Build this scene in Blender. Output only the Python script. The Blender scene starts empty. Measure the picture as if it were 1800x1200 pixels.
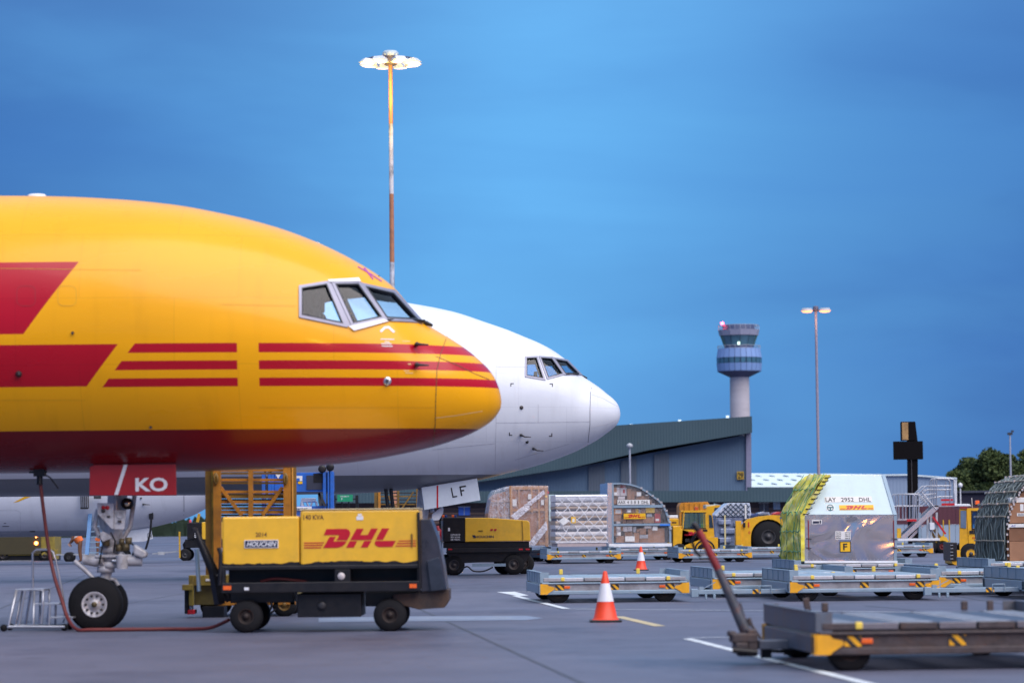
import bpy, bmesh, math, random
import numpy as np
from mathutils import Vector, Matrix
from mathutils.geometry import tessellate_polygon
random.seed(7)
R = math.radians
SC = bpy.context.scene
COL = SC.collection
# ------------------------------------------------------------------ camera
FPX = 5000.0
CAMZ = 1.42
PITCH = math.atan((924 - 600) / FPX)
ROLL = R(0.6)
Fw = Vector((0, math.cos(PITCH), math.sin(PITCH)))
U0 = Vector((0, -math.sin(PITCH), math.cos(PITCH)))
R0 = Vector((1, 0, 0))
Up = U0 * math.cos(ROLL) + R0 * math.sin(ROLL)
Rt = R0 * math.cos(ROLL) - U0 * math.sin(ROLL)
CAM = Vector((0, 0, CAMZ))
cd = bpy.data.cameras.new("camera")
cam = bpy.data.objects.new("camera", cd)
COL.objects.link(cam)
m = Matrix.Identity(4)
for i in range(3):
    m[i][0] = Rt[i]; m[i][1] = Up[i]; m[i][2] = -Fw[i]; m[i][3] = CAM[i]
cam.matrix_world = m
cd.sensor_width = 36
cd.lens = 100
cd.clip_start = 0.5
cd.clip_end = 6000
cd.dof.use_dof = True
cd.dof.focus_distance = 76
cd.dof.aperture_fstop = 1.9
SC.camera = cam
# ------------------------------------------------------------------ world, sun, exposure
SUN_EL, SUN_AZ = R(52), R(140)     # azimuth from the view direction, clockwise: behind the camera, to the right
w = bpy.data.worlds.new("World")
SC.world = w
w.use_nodes = True
nt = w.node_tree
nt.nodes.clear()
def wn(t): return nt.nodes.new(t)
sky = wn('ShaderNodeTexSky'); sky.sky_type = 'NISHITA'; sky.sun_disc = False
sky.sun_elevation = SUN_EL; sky.sun_rotation = SUN_AZ
sky.altitude = 0; sky.air_density = 1.6; sky.dust_density = 0.3; sky.ozone_density = 6.0
tc = wn('ShaderNodeTexCoord')
def cloud(scale, loc, sc, rot, p0, p1, det=4.0):
    mp = wn('ShaderNodeMapping'); mp.inputs['Scale'].default_value = scale; mp.inputs['Location'].default_value = loc; mp.inputs['Rotation'].default_value = rot
    nz = wn('ShaderNodeTexNoise'); nz.inputs['Scale'].default_value = sc; nz.inputs['Detail'].default_value = det; nz.inputs['Roughness'].default_value = 0.5; nz.inputs['Distortion'].default_value = 0.3
    mr = wn('ShaderNodeMapRange'); mr.interpolation_type = 'SMOOTHSTEP'; mr.inputs['From Min'].default_value = p0; mr.inputs['From Max'].default_value = p1
    nt.links.new(tc.outputs['Generated'], mp.inputs['Vector']); nt.links.new(mp.outputs['Vector'], nz.inputs['Vector']); nt.links.new(nz.outputs['Fac'], mr.inputs['Value'])
    return mr.outputs['Result']
def mixc(fac, a, b, mode='MIX'):
    x = wn('ShaderNodeMixRGB'); x.blend_type = mode
    for i, v in ((0, fac), (1, a), (2, b)):
        if isinstance(v, (int, float)): x.inputs[i].default_value = v
        elif isinstance(v, tuple): x.inputs[i].default_value = v + (1,)
        else: nt.links.new(v, x.inputs[i])
    return x.outputs[0]
c1 = cloud((1.5, 1.5, 4.5), (0.6, 0.2, 0.35), 0.9, (0, R(8), 0), 0.32, 0.60, 2.5)
c2 = cloud((2.0, 2.0, 16.0), (1.7, 2.4, 0.9), 1.6, (0, R(4), 0), 0.40, 0.70, 5.0)
sp0 = wn('ShaderNodeSeparateXYZ'); nt.links.new(tc.outputs['Generated'], sp0.inputs[0])
def wm(op, a, b=None, c=None):
    x = wn('ShaderNodeMath'); x.operation = op
    for i, v in enumerate((a, b, c)):
        if v is None: continue
        if isinstance(v, (int, float)): x.inputs[i].default_value = v
        else: nt.links.new(v, x.inputs[i])
    return x.outputs[0]
# a broad paler break in the cloud ahead, deeper dusk cloud to either side
dx_ = wm('DIVIDE', wm('SUBTRACT', sp0.outputs['X'], wm('MULTIPLY_ADD', sp0.outputs['Z'], 0.25, -0.03)), 0.13)
brk = wm('DIVIDE', 1.0, wm('MULTIPLY_ADD', wm('MULTIPLY', dx_, dx_), 1.6, 1.0))
c3 = cloud((2.2, 2.2, 7.0), (5.3, 1.4, 2.9), 3.1, (0, R(7), 0), 0.30, 0.70, 4.0)
lft = wm('ADD', wm('MULTIPLY_ADD', c1, 0.22, wm('MULTIPLY_ADD', brk, 0.74, -0.16)), wm('MULTIPLY', c3, 0.16)); lft = wm('MAXIMUM', wm('MINIMUM', lft, 1.0), 0.0)
col = mixc(lft, (0.017, 0.082, 0.37), (0.155, 0.53, 1.03))
col = mixc(mixc(1.0, c2, (0.22, 0.22, 0.22), 'MULTIPLY'), col, (0.055, 0.22, 0.66))
sp_ = wn('ShaderNodeSeparateXYZ'); nt.links.new(tc.outputs['Generated'], sp_.inputs[0])
zr = wn('ShaderNodeMapRange'); zr.interpolation_type = 'SMOOTHSTEP'; zr.inputs['From Min'].default_value = 0.12; zr.inputs['From Max'].default_value = 0.8
nt.links.new(sp_.outputs['Z'], zr.inputs['Value'])
col = mixc(zr.outputs['Result'], col, (0.66, 0.84, 1.15))
nis = mixc(1.0, sky.outputs['Color'], (0.020, 0.022, 0.026), 'MULTIPLY')
col = mixc(1.0, mixc(1.0, col, (6.2, 6.2, 6.2), 'MULTIPLY'), nis, 'ADD')
bg = wn('ShaderNodeBackground'); bg.inputs['Strength'].default_value = 0.10
wo = wn('ShaderNodeOutputWorld')
nt.links.new(col, bg.inputs['Color'])
nt.links.new(bg.outputs['Background'], wo.inputs['Surface'])
sd = bpy.data.lights.new("sun", 'SUN')
sd.energy = 2.6; sd.angle = R(66); sd.color = (1.0, 0.90, 0.86)
so = bpy.data.objects.new("sun", sd)
COL.objects.link(so)
sdir = Vector((math.sin(SUN_AZ) * math.cos(SUN_EL), math.cos(SUN_AZ) * math.cos(SUN_EL), math.sin(SUN_EL)))
so.rotation_euler = sdir.to_track_quat('Z', 'Y').to_euler()
so.location = (20, -30, 40)
SC.view_settings.view_transform = 'Standard'
SC.view_settings.look = 'None'
SC.view_settings.gamma = 1
SC.view_settings.exposure = 0.55
SC.view_settings.use_curve_mapping = False
SC.cycles.max_bounces = 6
SC.cycles.transparent_max_bounces = 12
# ------------------------------------------------------------------ measuring helpers (survey of the place from the photograph)
def ray(px, py):
    return Fw + Rt * ((px - 900) / FPX) - Up * ((py - 600) / FPX)
def P(px, py, s):
    d = ray(px, py); return CAM + d * ((FPX / s) / d.y)
def G(px, py, z=0.0):
    d = ray(px, py); return CAM + d * ((z - CAMZ) / d.z)
def proj(v):
    d = Vector(v) - CAM; k = d.dot(Fw)
    return 900 + FPX * d.dot(Rt) / k, 600 - FPX * d.dot(Up) / k
class Fr:
    """local frame on the ground: x right, y away, z up"""
    def __init__(s, px, sc):
        s.s = sc; s.Y = FPX / sc
        a = P(px, 900, sc)
        # move to the ground keeping world-vertical
        py = 900
        for _ in range(6):
            a = P(px, py, sc); py += a.z * sc
        # world-vertical below the given pixel column at its ground row
        s.O = Vector((a.x, s.Y, 0))
    def xz(s, px, py):
        p = P(px, py, s.s); return (p.x - s.O.x, p.z)
    def x(s, px, py=930): return s.xz(px, py)[0]
    def z(s, px, py): return s.xz(px, py)[1]
    def rect(s, x0, y0, x1, y1):
        c = ((x0 + x1) / 2, (y0 + y1) / 2); cx, cz = s.xz(*c)
        return cx, cz, abs(x1 - x0) / s.s, abs(y1 - y0) / s.s
# ------------------------------------------------------------------ materials
MATS = {}
def mat(name, col, rough=0.5, metal=0.0, var=0.12, vscale=6.0, bump=0.0, bscale=30.0, coat=0.0, stretch=(1, 1, 1), dirt=None, dirt_amt=0.4, dscale=2.0, spec=0.5, rvar=0.1):
    if name in MATS: return MATS[name]
    m = bpy.data.materials.new(name); m.use_nodes = True
    n = m.node_tree; b = n.nodes['Principled BSDF']; L = n.links
    b.inputs['Roughness'].default_value = rough; b.inputs['Metallic'].default_value = metal
    b.inputs['Coat Weight'].default_value = coat; b.inputs['Coat Roughness'].default_value = 0.08
    b.inputs['Specular IOR Level'].default_value = spec
    tcn = n.nodes.new('ShaderNodeTexCoord'); mpn = n.nodes.new('ShaderNodeMapping'); mpn.inputs['Scale'].default_value = stretch
    L.new(tcn.outputs['Object'], mpn.inputs['Vector'])
    ns = n.nodes.new('ShaderNodeTexNoise'); ns.inputs['Scale'].default_value = vscale; ns.inputs['Detail'].default_value = 5; ns.inputs['Roughness'].default_value = 0.6
    L.new(mpn.outputs['Vector'], ns.inputs['Vector'])
    r = n.nodes.new('ShaderNodeValToRGB')
    r.color_ramp.elements[0].position = 0.3; r.color_ramp.elements[1].position = 0.7
    r.color_ramp.elements[0].color = tuple(c * (1 - var) for c in col[:3]) + (1,)
    r.color_ramp.elements[1].color = tuple(min(1, c * (1 + var)) for c in col[:3]) + (1,)
    L.new(ns.outputs['Fac'], r.inputs['Fac'])
    src = r.outputs['Color']
    if dirt:
        n2 = n.nodes.new('ShaderNodeTexNoise'); n2.inputs['Scale'].default_value = dscale; n2.inputs['Detail'].default_value = 8; n2.inputs['Roughness'].default_value = 0.7
        L.new(mpn.outputs['Vector'], n2.inputs['Vector'])
        r2 = n.nodes.new('ShaderNodeValToRGB'); r2.color_ramp.elements[0].position = 0.48; r2.color_ramp.elements[1].position = 0.68
        r2.color_ramp.elements[0].color = (0, 0, 0, 1); r2.color_ramp.elements[1].color = (dirt_amt,) * 3 + (1,)
        L.new(n2.outputs['Fac'], r2.inputs['Fac'])
        mm = n.nodes.new('ShaderNodeMixRGB'); mm.inputs['Color2'].default_value = tuple(dirt) + (1,)
        L.new(r2.outputs['Color'], mm.inputs['Fac']); L.new(src, mm.inputs['Color1']); src = mm.outputs['Color']
    L.new(src, b.inputs['Base Color'])
    if rvar:
        mr = n.nodes.new('ShaderNodeMapRange'); mr.inputs['To Min'].default_value = max(0.02, rough - rvar); mr.inputs['To Max'].default_value = min(1, rough + rvar)
        L.new(ns.outputs['Fac'], mr.inputs['Value']); L.new(mr.outputs['Result'], b.inputs['Roughness'])
    if bump:
        nb = n.nodes.new('ShaderNodeTexNoise'); nb.inputs['Scale'].default_value = bscale; nb.inputs['Detail'].default_value = 4
        L.new(mpn.outputs['Vector'], nb.inputs['Vector'])
        bp = n.nodes.new('ShaderNodeBump'); bp.inputs['Strength'].default_value = bump; bp.inputs['Distance'].default_value = 0.02
        L.new(nb.outputs['Fac'], bp.inputs['Height']); L.new(bp.outputs['Normal'], b.inputs['Normal'])
    MATS[name] = m
    return m
def emit(name, col, st):
    m = bpy.data.materials.new(name); m.use_nodes = True; b = m.node_tree.nodes['Principled BSDF']
    b.inputs['Base Color'].default_value = tuple(col) + (1,); b.inputs['Emission Color'].default_value = tuple(col) + (1,); b.inputs['Emission Strength'].default_value = st
    return m
def film(name, col, alpha, rough=0.12, bump=0.6, bscale=9):
    m = bpy.data.materials.new(name); m.use_nodes = True; n = m.node_tree; b = n.nodes['Principled BSDF']; L = n.links
    b.inputs['Base Color'].default_value = tuple(col) + (1,); b.inputs['Roughness'].default_value = rough
    t = n.nodes.new('ShaderNodeTexCoord'); ns = n.nodes.new('ShaderNodeTexNoise'); ns.inputs['Scale'].default_value = bscale; ns.inputs['Detail'].default_value = 6; ns.inputs['Distortion'].default_value = 1.2
    L.new(t.outputs['Object'], ns.inputs['Vector'])
    mr = n.nodes.new('ShaderNodeMapRange'); mr.inputs['From Min'].default_value = 0.35; mr.inputs['From Max'].default_value = 0.7; mr.inputs['To Min'].default_value = alpha * 0.45; mr.inputs['To Max'].default_value = min(1, alpha * 1.7)
    L.new(ns.outputs['Fac'], mr.inputs['Value']); L.new(mr.outputs['Result'], b.inputs['Alpha'])
    bp = n.nodes.new('ShaderNodeBump'); bp.inputs['Strength'].default_value = bump; bp.inputs['Distance'].default_value = 0.05
    L.new(ns.outputs['Fac'], bp.inputs['Height']); L.new(bp.outputs['Normal'], b.inputs['Normal'])
    return m
def glass(name, tint=(0.75, 0.85, 0.9), refl=1.45):
    m = bpy.data.materials.new(name); m.use_nodes = True; n = m.node_tree; n.nodes.clear(); L = n.links
    o = n.nodes.new('ShaderNodeOutputMaterial'); tr = n.nodes.new('ShaderNodeBsdfTransparent'); gl = n.nodes.new('ShaderNodeBsdfGlossy'); fr = n.nodes.new('ShaderNodeFresnel'); mxs = n.nodes.new('ShaderNodeMixShader')
    tr.inputs['Color'].default_value = tuple(tint) + (1,); gl.inputs['Roughness'].default_value = 0.03; fr.inputs['IOR'].default_value = refl
    mf = n.nodes.new('ShaderNodeMath'); mf.operation = 'MULTIPLY_ADD'; mf.inputs[1].default_value = 0.8; mf.inputs[2].default_value = 0.02; mf2 = n.nodes.new('ShaderNodeMath'); mf2.operation = 'MINIMUM'; mf2.inputs[1].default_value = 0.3; L.new(fr.outputs[0], mf.inputs[0]); L.new(mf.outputs[0], mf2.inputs[0]); L.new(mf2.outputs[0], mxs.inputs[0]); L.new(tr.outputs[0], mxs.inputs[1]); L.new(gl.outputs[0], mxs.inputs[2]); L.new(mxs.outputs[0], o.inputs[0])
    return m
YEL = mat('yellow_paint', (0.84, 0.47, 0.022), 0.32, coat=0.4, var=0.05, dirt=(0.35, 0.22, 0.05), dirt_amt=0.25)
YELD = mat('yellow_paint_dusty', (0.62, 0.36, 0.02), 0.5, var=0.15, dirt=(0.12, 0.08, 0.03), dirt_amt=0.6)
OLV = mat('old_olive_yellow_paint', (0.27, 0.20, 0.03), 0.55, var=0.25, dirt=(0.05, 0.04, 0.03), dirt_amt=0.8)
ORG = mat('orange_mast_paint', (0.50, 0.20, 0.02), 0.5, var=0.15, dirt=(0.12, 0.06, 0.03), dirt_amt=0.6)
BRNY = mat('brown_yellow_paint', (0.22, 0.12, 0.02), 0.5, var=0.2, dirt=(0.07, 0.04, 0.02), dirt_amt=0.6)
RED = mat('red_paint', (0.52, 0.012, 0.02), 0.35, var=0.06)
LOGO = mat('logo_red', (0.50, 0.006, 0.02), 0.35, var=0.04)
WHITE = mat('white_paint', (0.78, 0.79, 0.82), 0.35, var=0.05, dirt=(0.45, 0.43, 0.42), dirt_amt=0.3)
GRYP = mat('grey_paint', (0.40, 0.42, 0.45), 0.45, var=0.1, dirt=(0.15, 0.14, 0.14), dirt_amt=0.4)
BLK = mat('black_paint', (0.010, 0.010, 0.013), 0.42, var=0.3, dirt=(0.035, 0.028, 0.025), dirt_amt=0.5, spec=0.35)
DRK = mat('dark_steel', (0.05, 0.05, 0.055), 0.5, 0.4, var=0.3, dirt=(0.10, 0.06, 0.04), dirt_amt=0.5)
RUB = mat('rubber', (0.008, 0.008, 0.010), 0.8, var=0.3, bump=0.3, bscale=60, spec=0.3)
STL = mat('galvanised_steel', (0.33, 0.36, 0.41), 0.42, 0.55, var=0.18, vscale=9, dirt=(0.26, 0.25, 0.25), dirt_amt=0.55, dscale=3, bump=0.15, bscale=40)
STLB = mat('galvanised_steel_pale', (0.25, 0.35, 0.44), 0.5, 0.25, var=0.12, vscale=7, dirt=(0.28, 0.32, 0.36), dirt_amt=0.6, dscale=3.5)
ALU = mat('bare_aluminium', (0.62, 0.62, 0.64), 0.3, 0.9, var=0.06, bump=0.1, bscale=8)
ALUM = mat('aluminium_tube', (0.45, 0.46, 0.50), 0.35, 0.7, var=0.08)
RST = mat('weathered_steel', (0.070, 0.058, 0.062), 0.6, 0.3, var=0.3, vscale=9, dirt=(0.10, 0.06, 0.045), dirt_amt=0.7, dscale=4, bump=0.3)
BLU = mat('blue_loader_paint', (0.02, 0.13, 0.52), 0.4, var=0.12, dirt=(0.05, 0.07, 0.12), dirt_amt=0.5)
BLUD = mat('dark_blue_paint', (0.015, 0.05, 0.22), 0.5, var=0.12)
ORF = mat('orange_reflector', (0.85, 0.13, 0.01), 0.25, var=0.1, coat=0.5)
NAVY = mat('navy_ink', (0.01, 0.015, 0.05), 0.5, var=0.02)
INK = mat('black_ink', (0.012, 0.012, 0.014), 0.6, var=0.02)
BRINK = mat('brown_ink', (0.10, 0.03, 0.012), 0.6, var=0.02)
CARD = mat('cardboard', (0.33, 0.17, 0.10), 0.8, var=0.18, vscale=2, spec=0.2)
CARD2 = mat('cardboard_dark', (0.22, 0.11, 0.065), 0.8, var=0.18, vscale=2, spec=0.2)
WOOD = mat('crate_wood', (0.46, 0.23, 0.10), 0.75, var=0.2, vscale=5, stretch=(1, 1, 8), spec=0.25)
WOODP = mat('crate_plywood', (0.36, 0.16, 0.08), 0.75, var=0.25, vscale=2.5, spec=0.25)
PAPER = mat('paper_label', (0.75, 0.74, 0.72), 0.8, var=0.04)
LBLY = mat('label_yellow', (0.85, 0.48, 0.01), 0.5, var=0.04)
GLS = glass('window_glass', (0.62, 0.82, 0.96), 1.5)
DGLS = mat('cab_window_dark', (0.03, 0.045, 0.06), 0.08, var=0.1, spec=0.8, rvar=0.02)
FILM = film('shrink_wrap', (0.80, 0.76, 0.80), 0.2)
FILMW = film('white_wrap', (0.85, 0.86, 0.90), 0.62)
HUB = mat('wheel_hub_rust', (0.032, 0.022, 0.02), 0.6, 0.4, var=0.4)
def hazard_mat():
    m = bpy.data.materials.new('hazard_stripes'); m.use_nodes = True; n = m.node_tree; b = n.nodes['Principled BSDF']; L = n.links
    t = n.nodes.new('ShaderNodeTexCoord'); sx = n.nodes.new('ShaderNodeSeparateXYZ'); L.new(t.outputs['Object'], sx.inputs[0])
    a = n.nodes.new('ShaderNodeMath'); a.operation = 'ADD'; L.new(sx.outputs['X'], a.inputs[0]); L.new(sx.outputs['Z'], a.inputs[1])
    mu = n.nodes.new('ShaderNodeMath'); mu.operation = 'MULTIPLY'; mu.inputs[1].default_value = 8.3; L.new(a.outputs[0], mu.inputs[0])
    f = n.nodes.new('ShaderNodeMath'); f.operation = 'FRACT'; L.new(mu.outputs[0], f.inputs[0])
    g = n.nodes.new('ShaderNodeMath'); g.operation = 'GREATER_THAN'; g.inputs[1].default_value = 0.48; L.new(f.outputs[0], g.inputs[0])
    mm = n.nodes.new('ShaderNodeMixRGB'); mm.inputs['Color1'].default_value = (0.82, 0.40, 0.01, 1); mm.inputs['Color2'].default_value = (0.02, 0.02, 0.02, 1)
    L.new(g.outputs[0], mm.inputs['Fac']); L.new(mm.outputs['Color'], b.inputs['Base Color']); b.inputs['Roughness'].default_value = 0.45
    return m
HAZ = hazard_mat()
# ------------------------------------------------------------------ objects
def tag(o, label=None, cat=None, group=None, kind=None):
    if label: o['label'] = label
    if cat: o['category'] = cat
    if group: o['group'] = group
    if kind: o['kind'] = kind
    return o
def thing(name, loc, label, cat, rz=0, group=None):
    o = bpy.data.objects.new(name, None); COL.objects.link(o); o.empty_display_size = 0.3
    o.location = loc; o.rotation_euler = (0, 0, rz)
    return tag(o, label, cat, group)
def dup(o, parent=None):
    c = o.copy(); COL.objects.link(c)
    if parent: c.parent = parent
    for ch in list(o.children): dup(ch, c)
    return c
class MB:
    def __init__(s): s.v = []; s.f = []; s.sm = []
    def add(s, vs, fs, smooth=False):
        k = len(s.v); s.v += [tuple(v) for v in vs]; s.f += [tuple(i + k for i in f) for f in fs]; s.sm += [smooth] * len(fs); return s
    def box(s, x0, x1, y0, y1, z0, z1):
        if x0 > x1: x0, x1 = x1, x0
        if y0 > y1: y0, y1 = y1, y0
        if z0 > z1: z0, z1 = z1, z0
        return s.add([(x0, y0, z0), (x1, y0, z0), (x1, y1, z0), (x0, y1, z0), (x0, y0, z1), (x1, y0, z1), (x1, y1, z1), (x0, y1, z1)],
                     [(0, 3, 2, 1), (4, 5, 6, 7), (0, 1, 5, 4), (1, 2, 6, 5), (2, 3, 7, 6), (3, 0, 4, 7)])
    def cbox(s, cx, cy, cz, sx, sy, sz): return s.box(cx - sx / 2, cx + sx / 2, cy - sy / 2, cy + sy / 2, cz - sz / 2, cz + sz / 2)
    def beam(s, a, b, w_, h_, up=(0, 0, 1)):
        a = Vector(a); b = Vector(b); d = (b - a).normalized(); u = Vector(up)
        if abs(d.dot(u)) > 0.98: u = Vector((0, 1, 0))
        sx = d.cross(u).normalized() * w_ / 2; sz = sx.cross(d).normalized() * h_ / 2
        vs = [a - sx - sz, a + sx - sz, a + sx + sz, a - sx + sz, b - sx - sz, b + sx - sz, b + sx + sz, b - sx + sz]
        return s.add(vs, [(0, 1, 2, 3), (7, 6, 5, 4), (0, 4, 5, 1), (1, 5, 6, 2), (2, 6, 7, 3), (3, 7, 4, 0)])
    def prism(s, poly, y0, y1):
        """poly in x,z; extruded along y"""
        n = len(poly)
        area = sum(poly[i][0] * poly[(i + 1) % n][1] - poly[(i + 1) % n][0] * poly[i][1] for i in range(n))
        if area < 0: poly = poly[::-1]
        vs = [(p[0], y0, p[1]) for p in poly] + [(p[0], y1, p[1]) for p in poly]
        fs = []
        for t in tessellate_polygon([[Vector((p[0], p[1], 0)) for p in poly]]):
            a, b, c = t
            ar = (poly[b][0] - poly[a][0]) * (poly[c][1] - poly[a][1]) - (poly[c][0] - poly[a][0]) * (poly[b][1] - poly[a][1])
            if ar < 0: b, c = c, b
            fs += [(a, b, c), (a + n, c + n, b + n)]
        for i in range(n):
            j = (i + 1) % n; fs.append((i, i + n, j + n, j))
        return s.add(vs, fs)
    def tube(s, pts, r, n=8, cap=True):
        pts = [Vector(p) for p in pts]; N = len(pts); vs = []; fs = []
        rr = r if isinstance(r, (list, tuple)) else [r] * N
        u = None
        for i, p in enumerate(pts):
            d = (pts[min(i + 1, N - 1)] - pts[max(i - 1, 0)]).normalized()
            if u is None:
                u = d.cross(Vector((0, 0, 1)));
                if u.length < 0.05: u = d.cross(Vector((0, 1, 0)))
            u = (u - d * u.dot(d)).normalized(); v = d.cross(u)
            for k in range(n):
                a = 2 * math.pi * k / n; vs.append(p + (u * math.cos(a) + v * math.sin(a)) * rr[i])
        for i in range(N - 1):
            for k in range(n):
                k2 = (k + 1) % n; fs.append((i * n + k, i * n + k2, (i + 1) * n + k2, (i + 1) * n + k))
        s.add(vs, fs, True)
        if cap:
            k = len(s.v); s.v += [tuple(v) for v in vs[:n]] + [tuple(v) for v in vs[-n:]]
            s.f += [tuple(range(k + n - 1, k - 1, -1)), tuple(range(k + n, k + 2 * n))]; s.sm += [False, False]
        return s
    def lathe(s, prof, c, axis='y', n=28, squash=None):
        """prof: (axial, radius) list; c centre"""
        vs = []; fs = []
        for (a, r_) in prof:
            for k in range(n):
                t = 2 * math.pi * k / n; p, q = r_ * math.cos(t), r_ * math.sin(t)
                if axis == 'y': v = (c[0] + p, c[1] + a, c[2] + q)
                elif axis == 'x': v = (c[0] + a, c[1] + p, c[2] + q)
                else: v = (c[0] + p, c[1] + q, c[2] + a)
                if squash is not None: v = (v[0], v[1], max(v[2], squash))
                vs.append(v)
        for i in range(len(prof) - 1):
            for k in range(n):
                k2 = (k + 1) % n; fs.append((i * n + k, i * n + k2, (i + 1) * n + k2, (i + 1) * n + k))
        return s.add(vs, fs, True)
    def build(s, name, m_, parent=None, bevel=0.0, label=None, kind=None):
        me = bpy.data.meshes.new(name); me.from_pydata(s.v, [], s.f)
        me.polygons.foreach_set('use_smooth', s.sm)
        me.materials.append(m_)
        me.update()
        bm = bmesh.new(); bm.from_mesh(me); bmesh.ops.recalc_face_normals(bm, faces=bm.faces); bm.to_mesh(me); bm.free()
        o = bpy.data.objects.new(name, me); COL.objects.link(o)
        if parent: o.parent = parent
        if bevel:
            b = o.modifiers.new('bevel', 'BEVEL'); b.width = bevel; b.segments = 2; b.limit_method = 'ANGLE'; b.angle_limit = R(40)
        if label: o['label'] = label
        if kind: o['kind'] = kind
        return o
def bx(name, m_, parent, x0, x1, y0, y1, z0, z1, bevel=0.0, label=None):
    return MB().box(x0, x1, y0, y1, z0, z1).build(name, m_, parent, bevel, label)
def text(s, x0, x1, z0, z1, y, parent, m_, name='lettering', shear=0.0, bold=0.0, rotmat=None):
    cu = bpy.data.curves.new(name, 'FONT'); cu.body = s; cu.extrude = 0.0; cu.shear = shear; cu.offset = bold; cu.resolution_u = 3
    ob = bpy.data.objects.new(name, cu); COL.objects.link(ob)
    dg = bpy.context.evaluated_depsgraph_get(); me = bpy.data.meshes.new_from_object(ob.evaluated_get(dg))
    bpy.data.objects.remove(ob)
    n = len(me.vertices); co = np.empty(n * 3); me.vertices.foreach_get('co', co); co = co.reshape(-1, 3)
    mn = co.min(0); mxx = co.max(0)
    X = x0 + (co[:, 0] - mn[0]) / (mxx[0] - mn[0]) * (x1 - x0); Z = z0 + (co[:, 1] - mn[1]) / (mxx[1] - mn[1]) * (z1 - z0)
    out = np.stack([X, np.full(n, y), Z], 1)
    if rotmat is not None: out = np.array([tuple(rotmat @ Vector(v)) for v in out])
    me.vertices.foreach_set('co', out.astype('f').ravel()); me.materials.clear(); me.materials.append(m_); me.update()
    o = bpy.data.objects.new(name, me); COL.objects.link(o); o.parent = parent
    return o
DHLP = [[(270,240),(445,240),(470,252),(480,278),(470,308),(452,338),(358,338),(370,318),(382,302),(376,293),(246,293)],
        [(240,403),(297,308),(352,308),(330,347),(448,347),(430,374),(405,392),(375,401),(345,403)],
        [(535,240),(598,240),(568,295),(632,295),(662,240),(722,240),(668,338),(478,338)],
        [(472,347),(540,347),(510,402),(442,402)],[(602,347),(665,347),(632,402),(570,402)],
        [(757,240),(822,240),(767,338),(703,338)],[(700,347),(880,347),(848,400),(730,400),(702,388),(692,368)],
        [(72,354),(250,354),(246,362),(72,362)],[(72,374),(238,374),(234,383),(72,383)],[(72,395),(227,395),(222,404),(72,404)],
        [(905,345),(1057,345),(1057,353),(900,353)],[(892,366),(1057,366),(1057,375),(887,375)],[(880,388),(1057,388),(1057,397),(875,397)]]
def courier_logo(x0, x1, z0, z1, y, parent):
    b = MB(); fx = lambda p: (x0 + (p[0] - 70) / 988 * (x1 - x0), z1 - (p[1] - 240) / 164 * (z1 - z0))
    for poly in DHLP: b.prism([fx(p) for p in poly], y - 0.002, y)
    return b.build('logo', LOGO, parent)
def wheel(parent, c, r, wd, tyre=RUB, rim=HUB, rimr=0.5, side=-1, name='wheel', flat=True):
    """c centre; axis y; outer face towards side"""
    t = MB().lathe([(-wd/2, r*rimr), (-wd/2, r*0.86), (-wd*0.36, r*0.97), (-wd*0.15, r), (wd*0.15, r), (wd*0.36, r*0.97), (wd/2, r*0.86), (wd/2, r*rimr)], c, 'y', 30, squash=0.0 if flat else None).build('tyre' if name is None else name, tyre, parent)
    h = side * wd / 2
    MB().lathe([(h*0.95, r*rimr*1.02), (h*1.02, r*rimr*0.95), (h*0.7, r*rimr*0.8), (h*0.6, r*rimr*0.4), (h*1.02, r*rimr*0.32), (h*1.02, 0.001)], c, 'y', 24).build('rim', rim, t)
    return t
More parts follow.
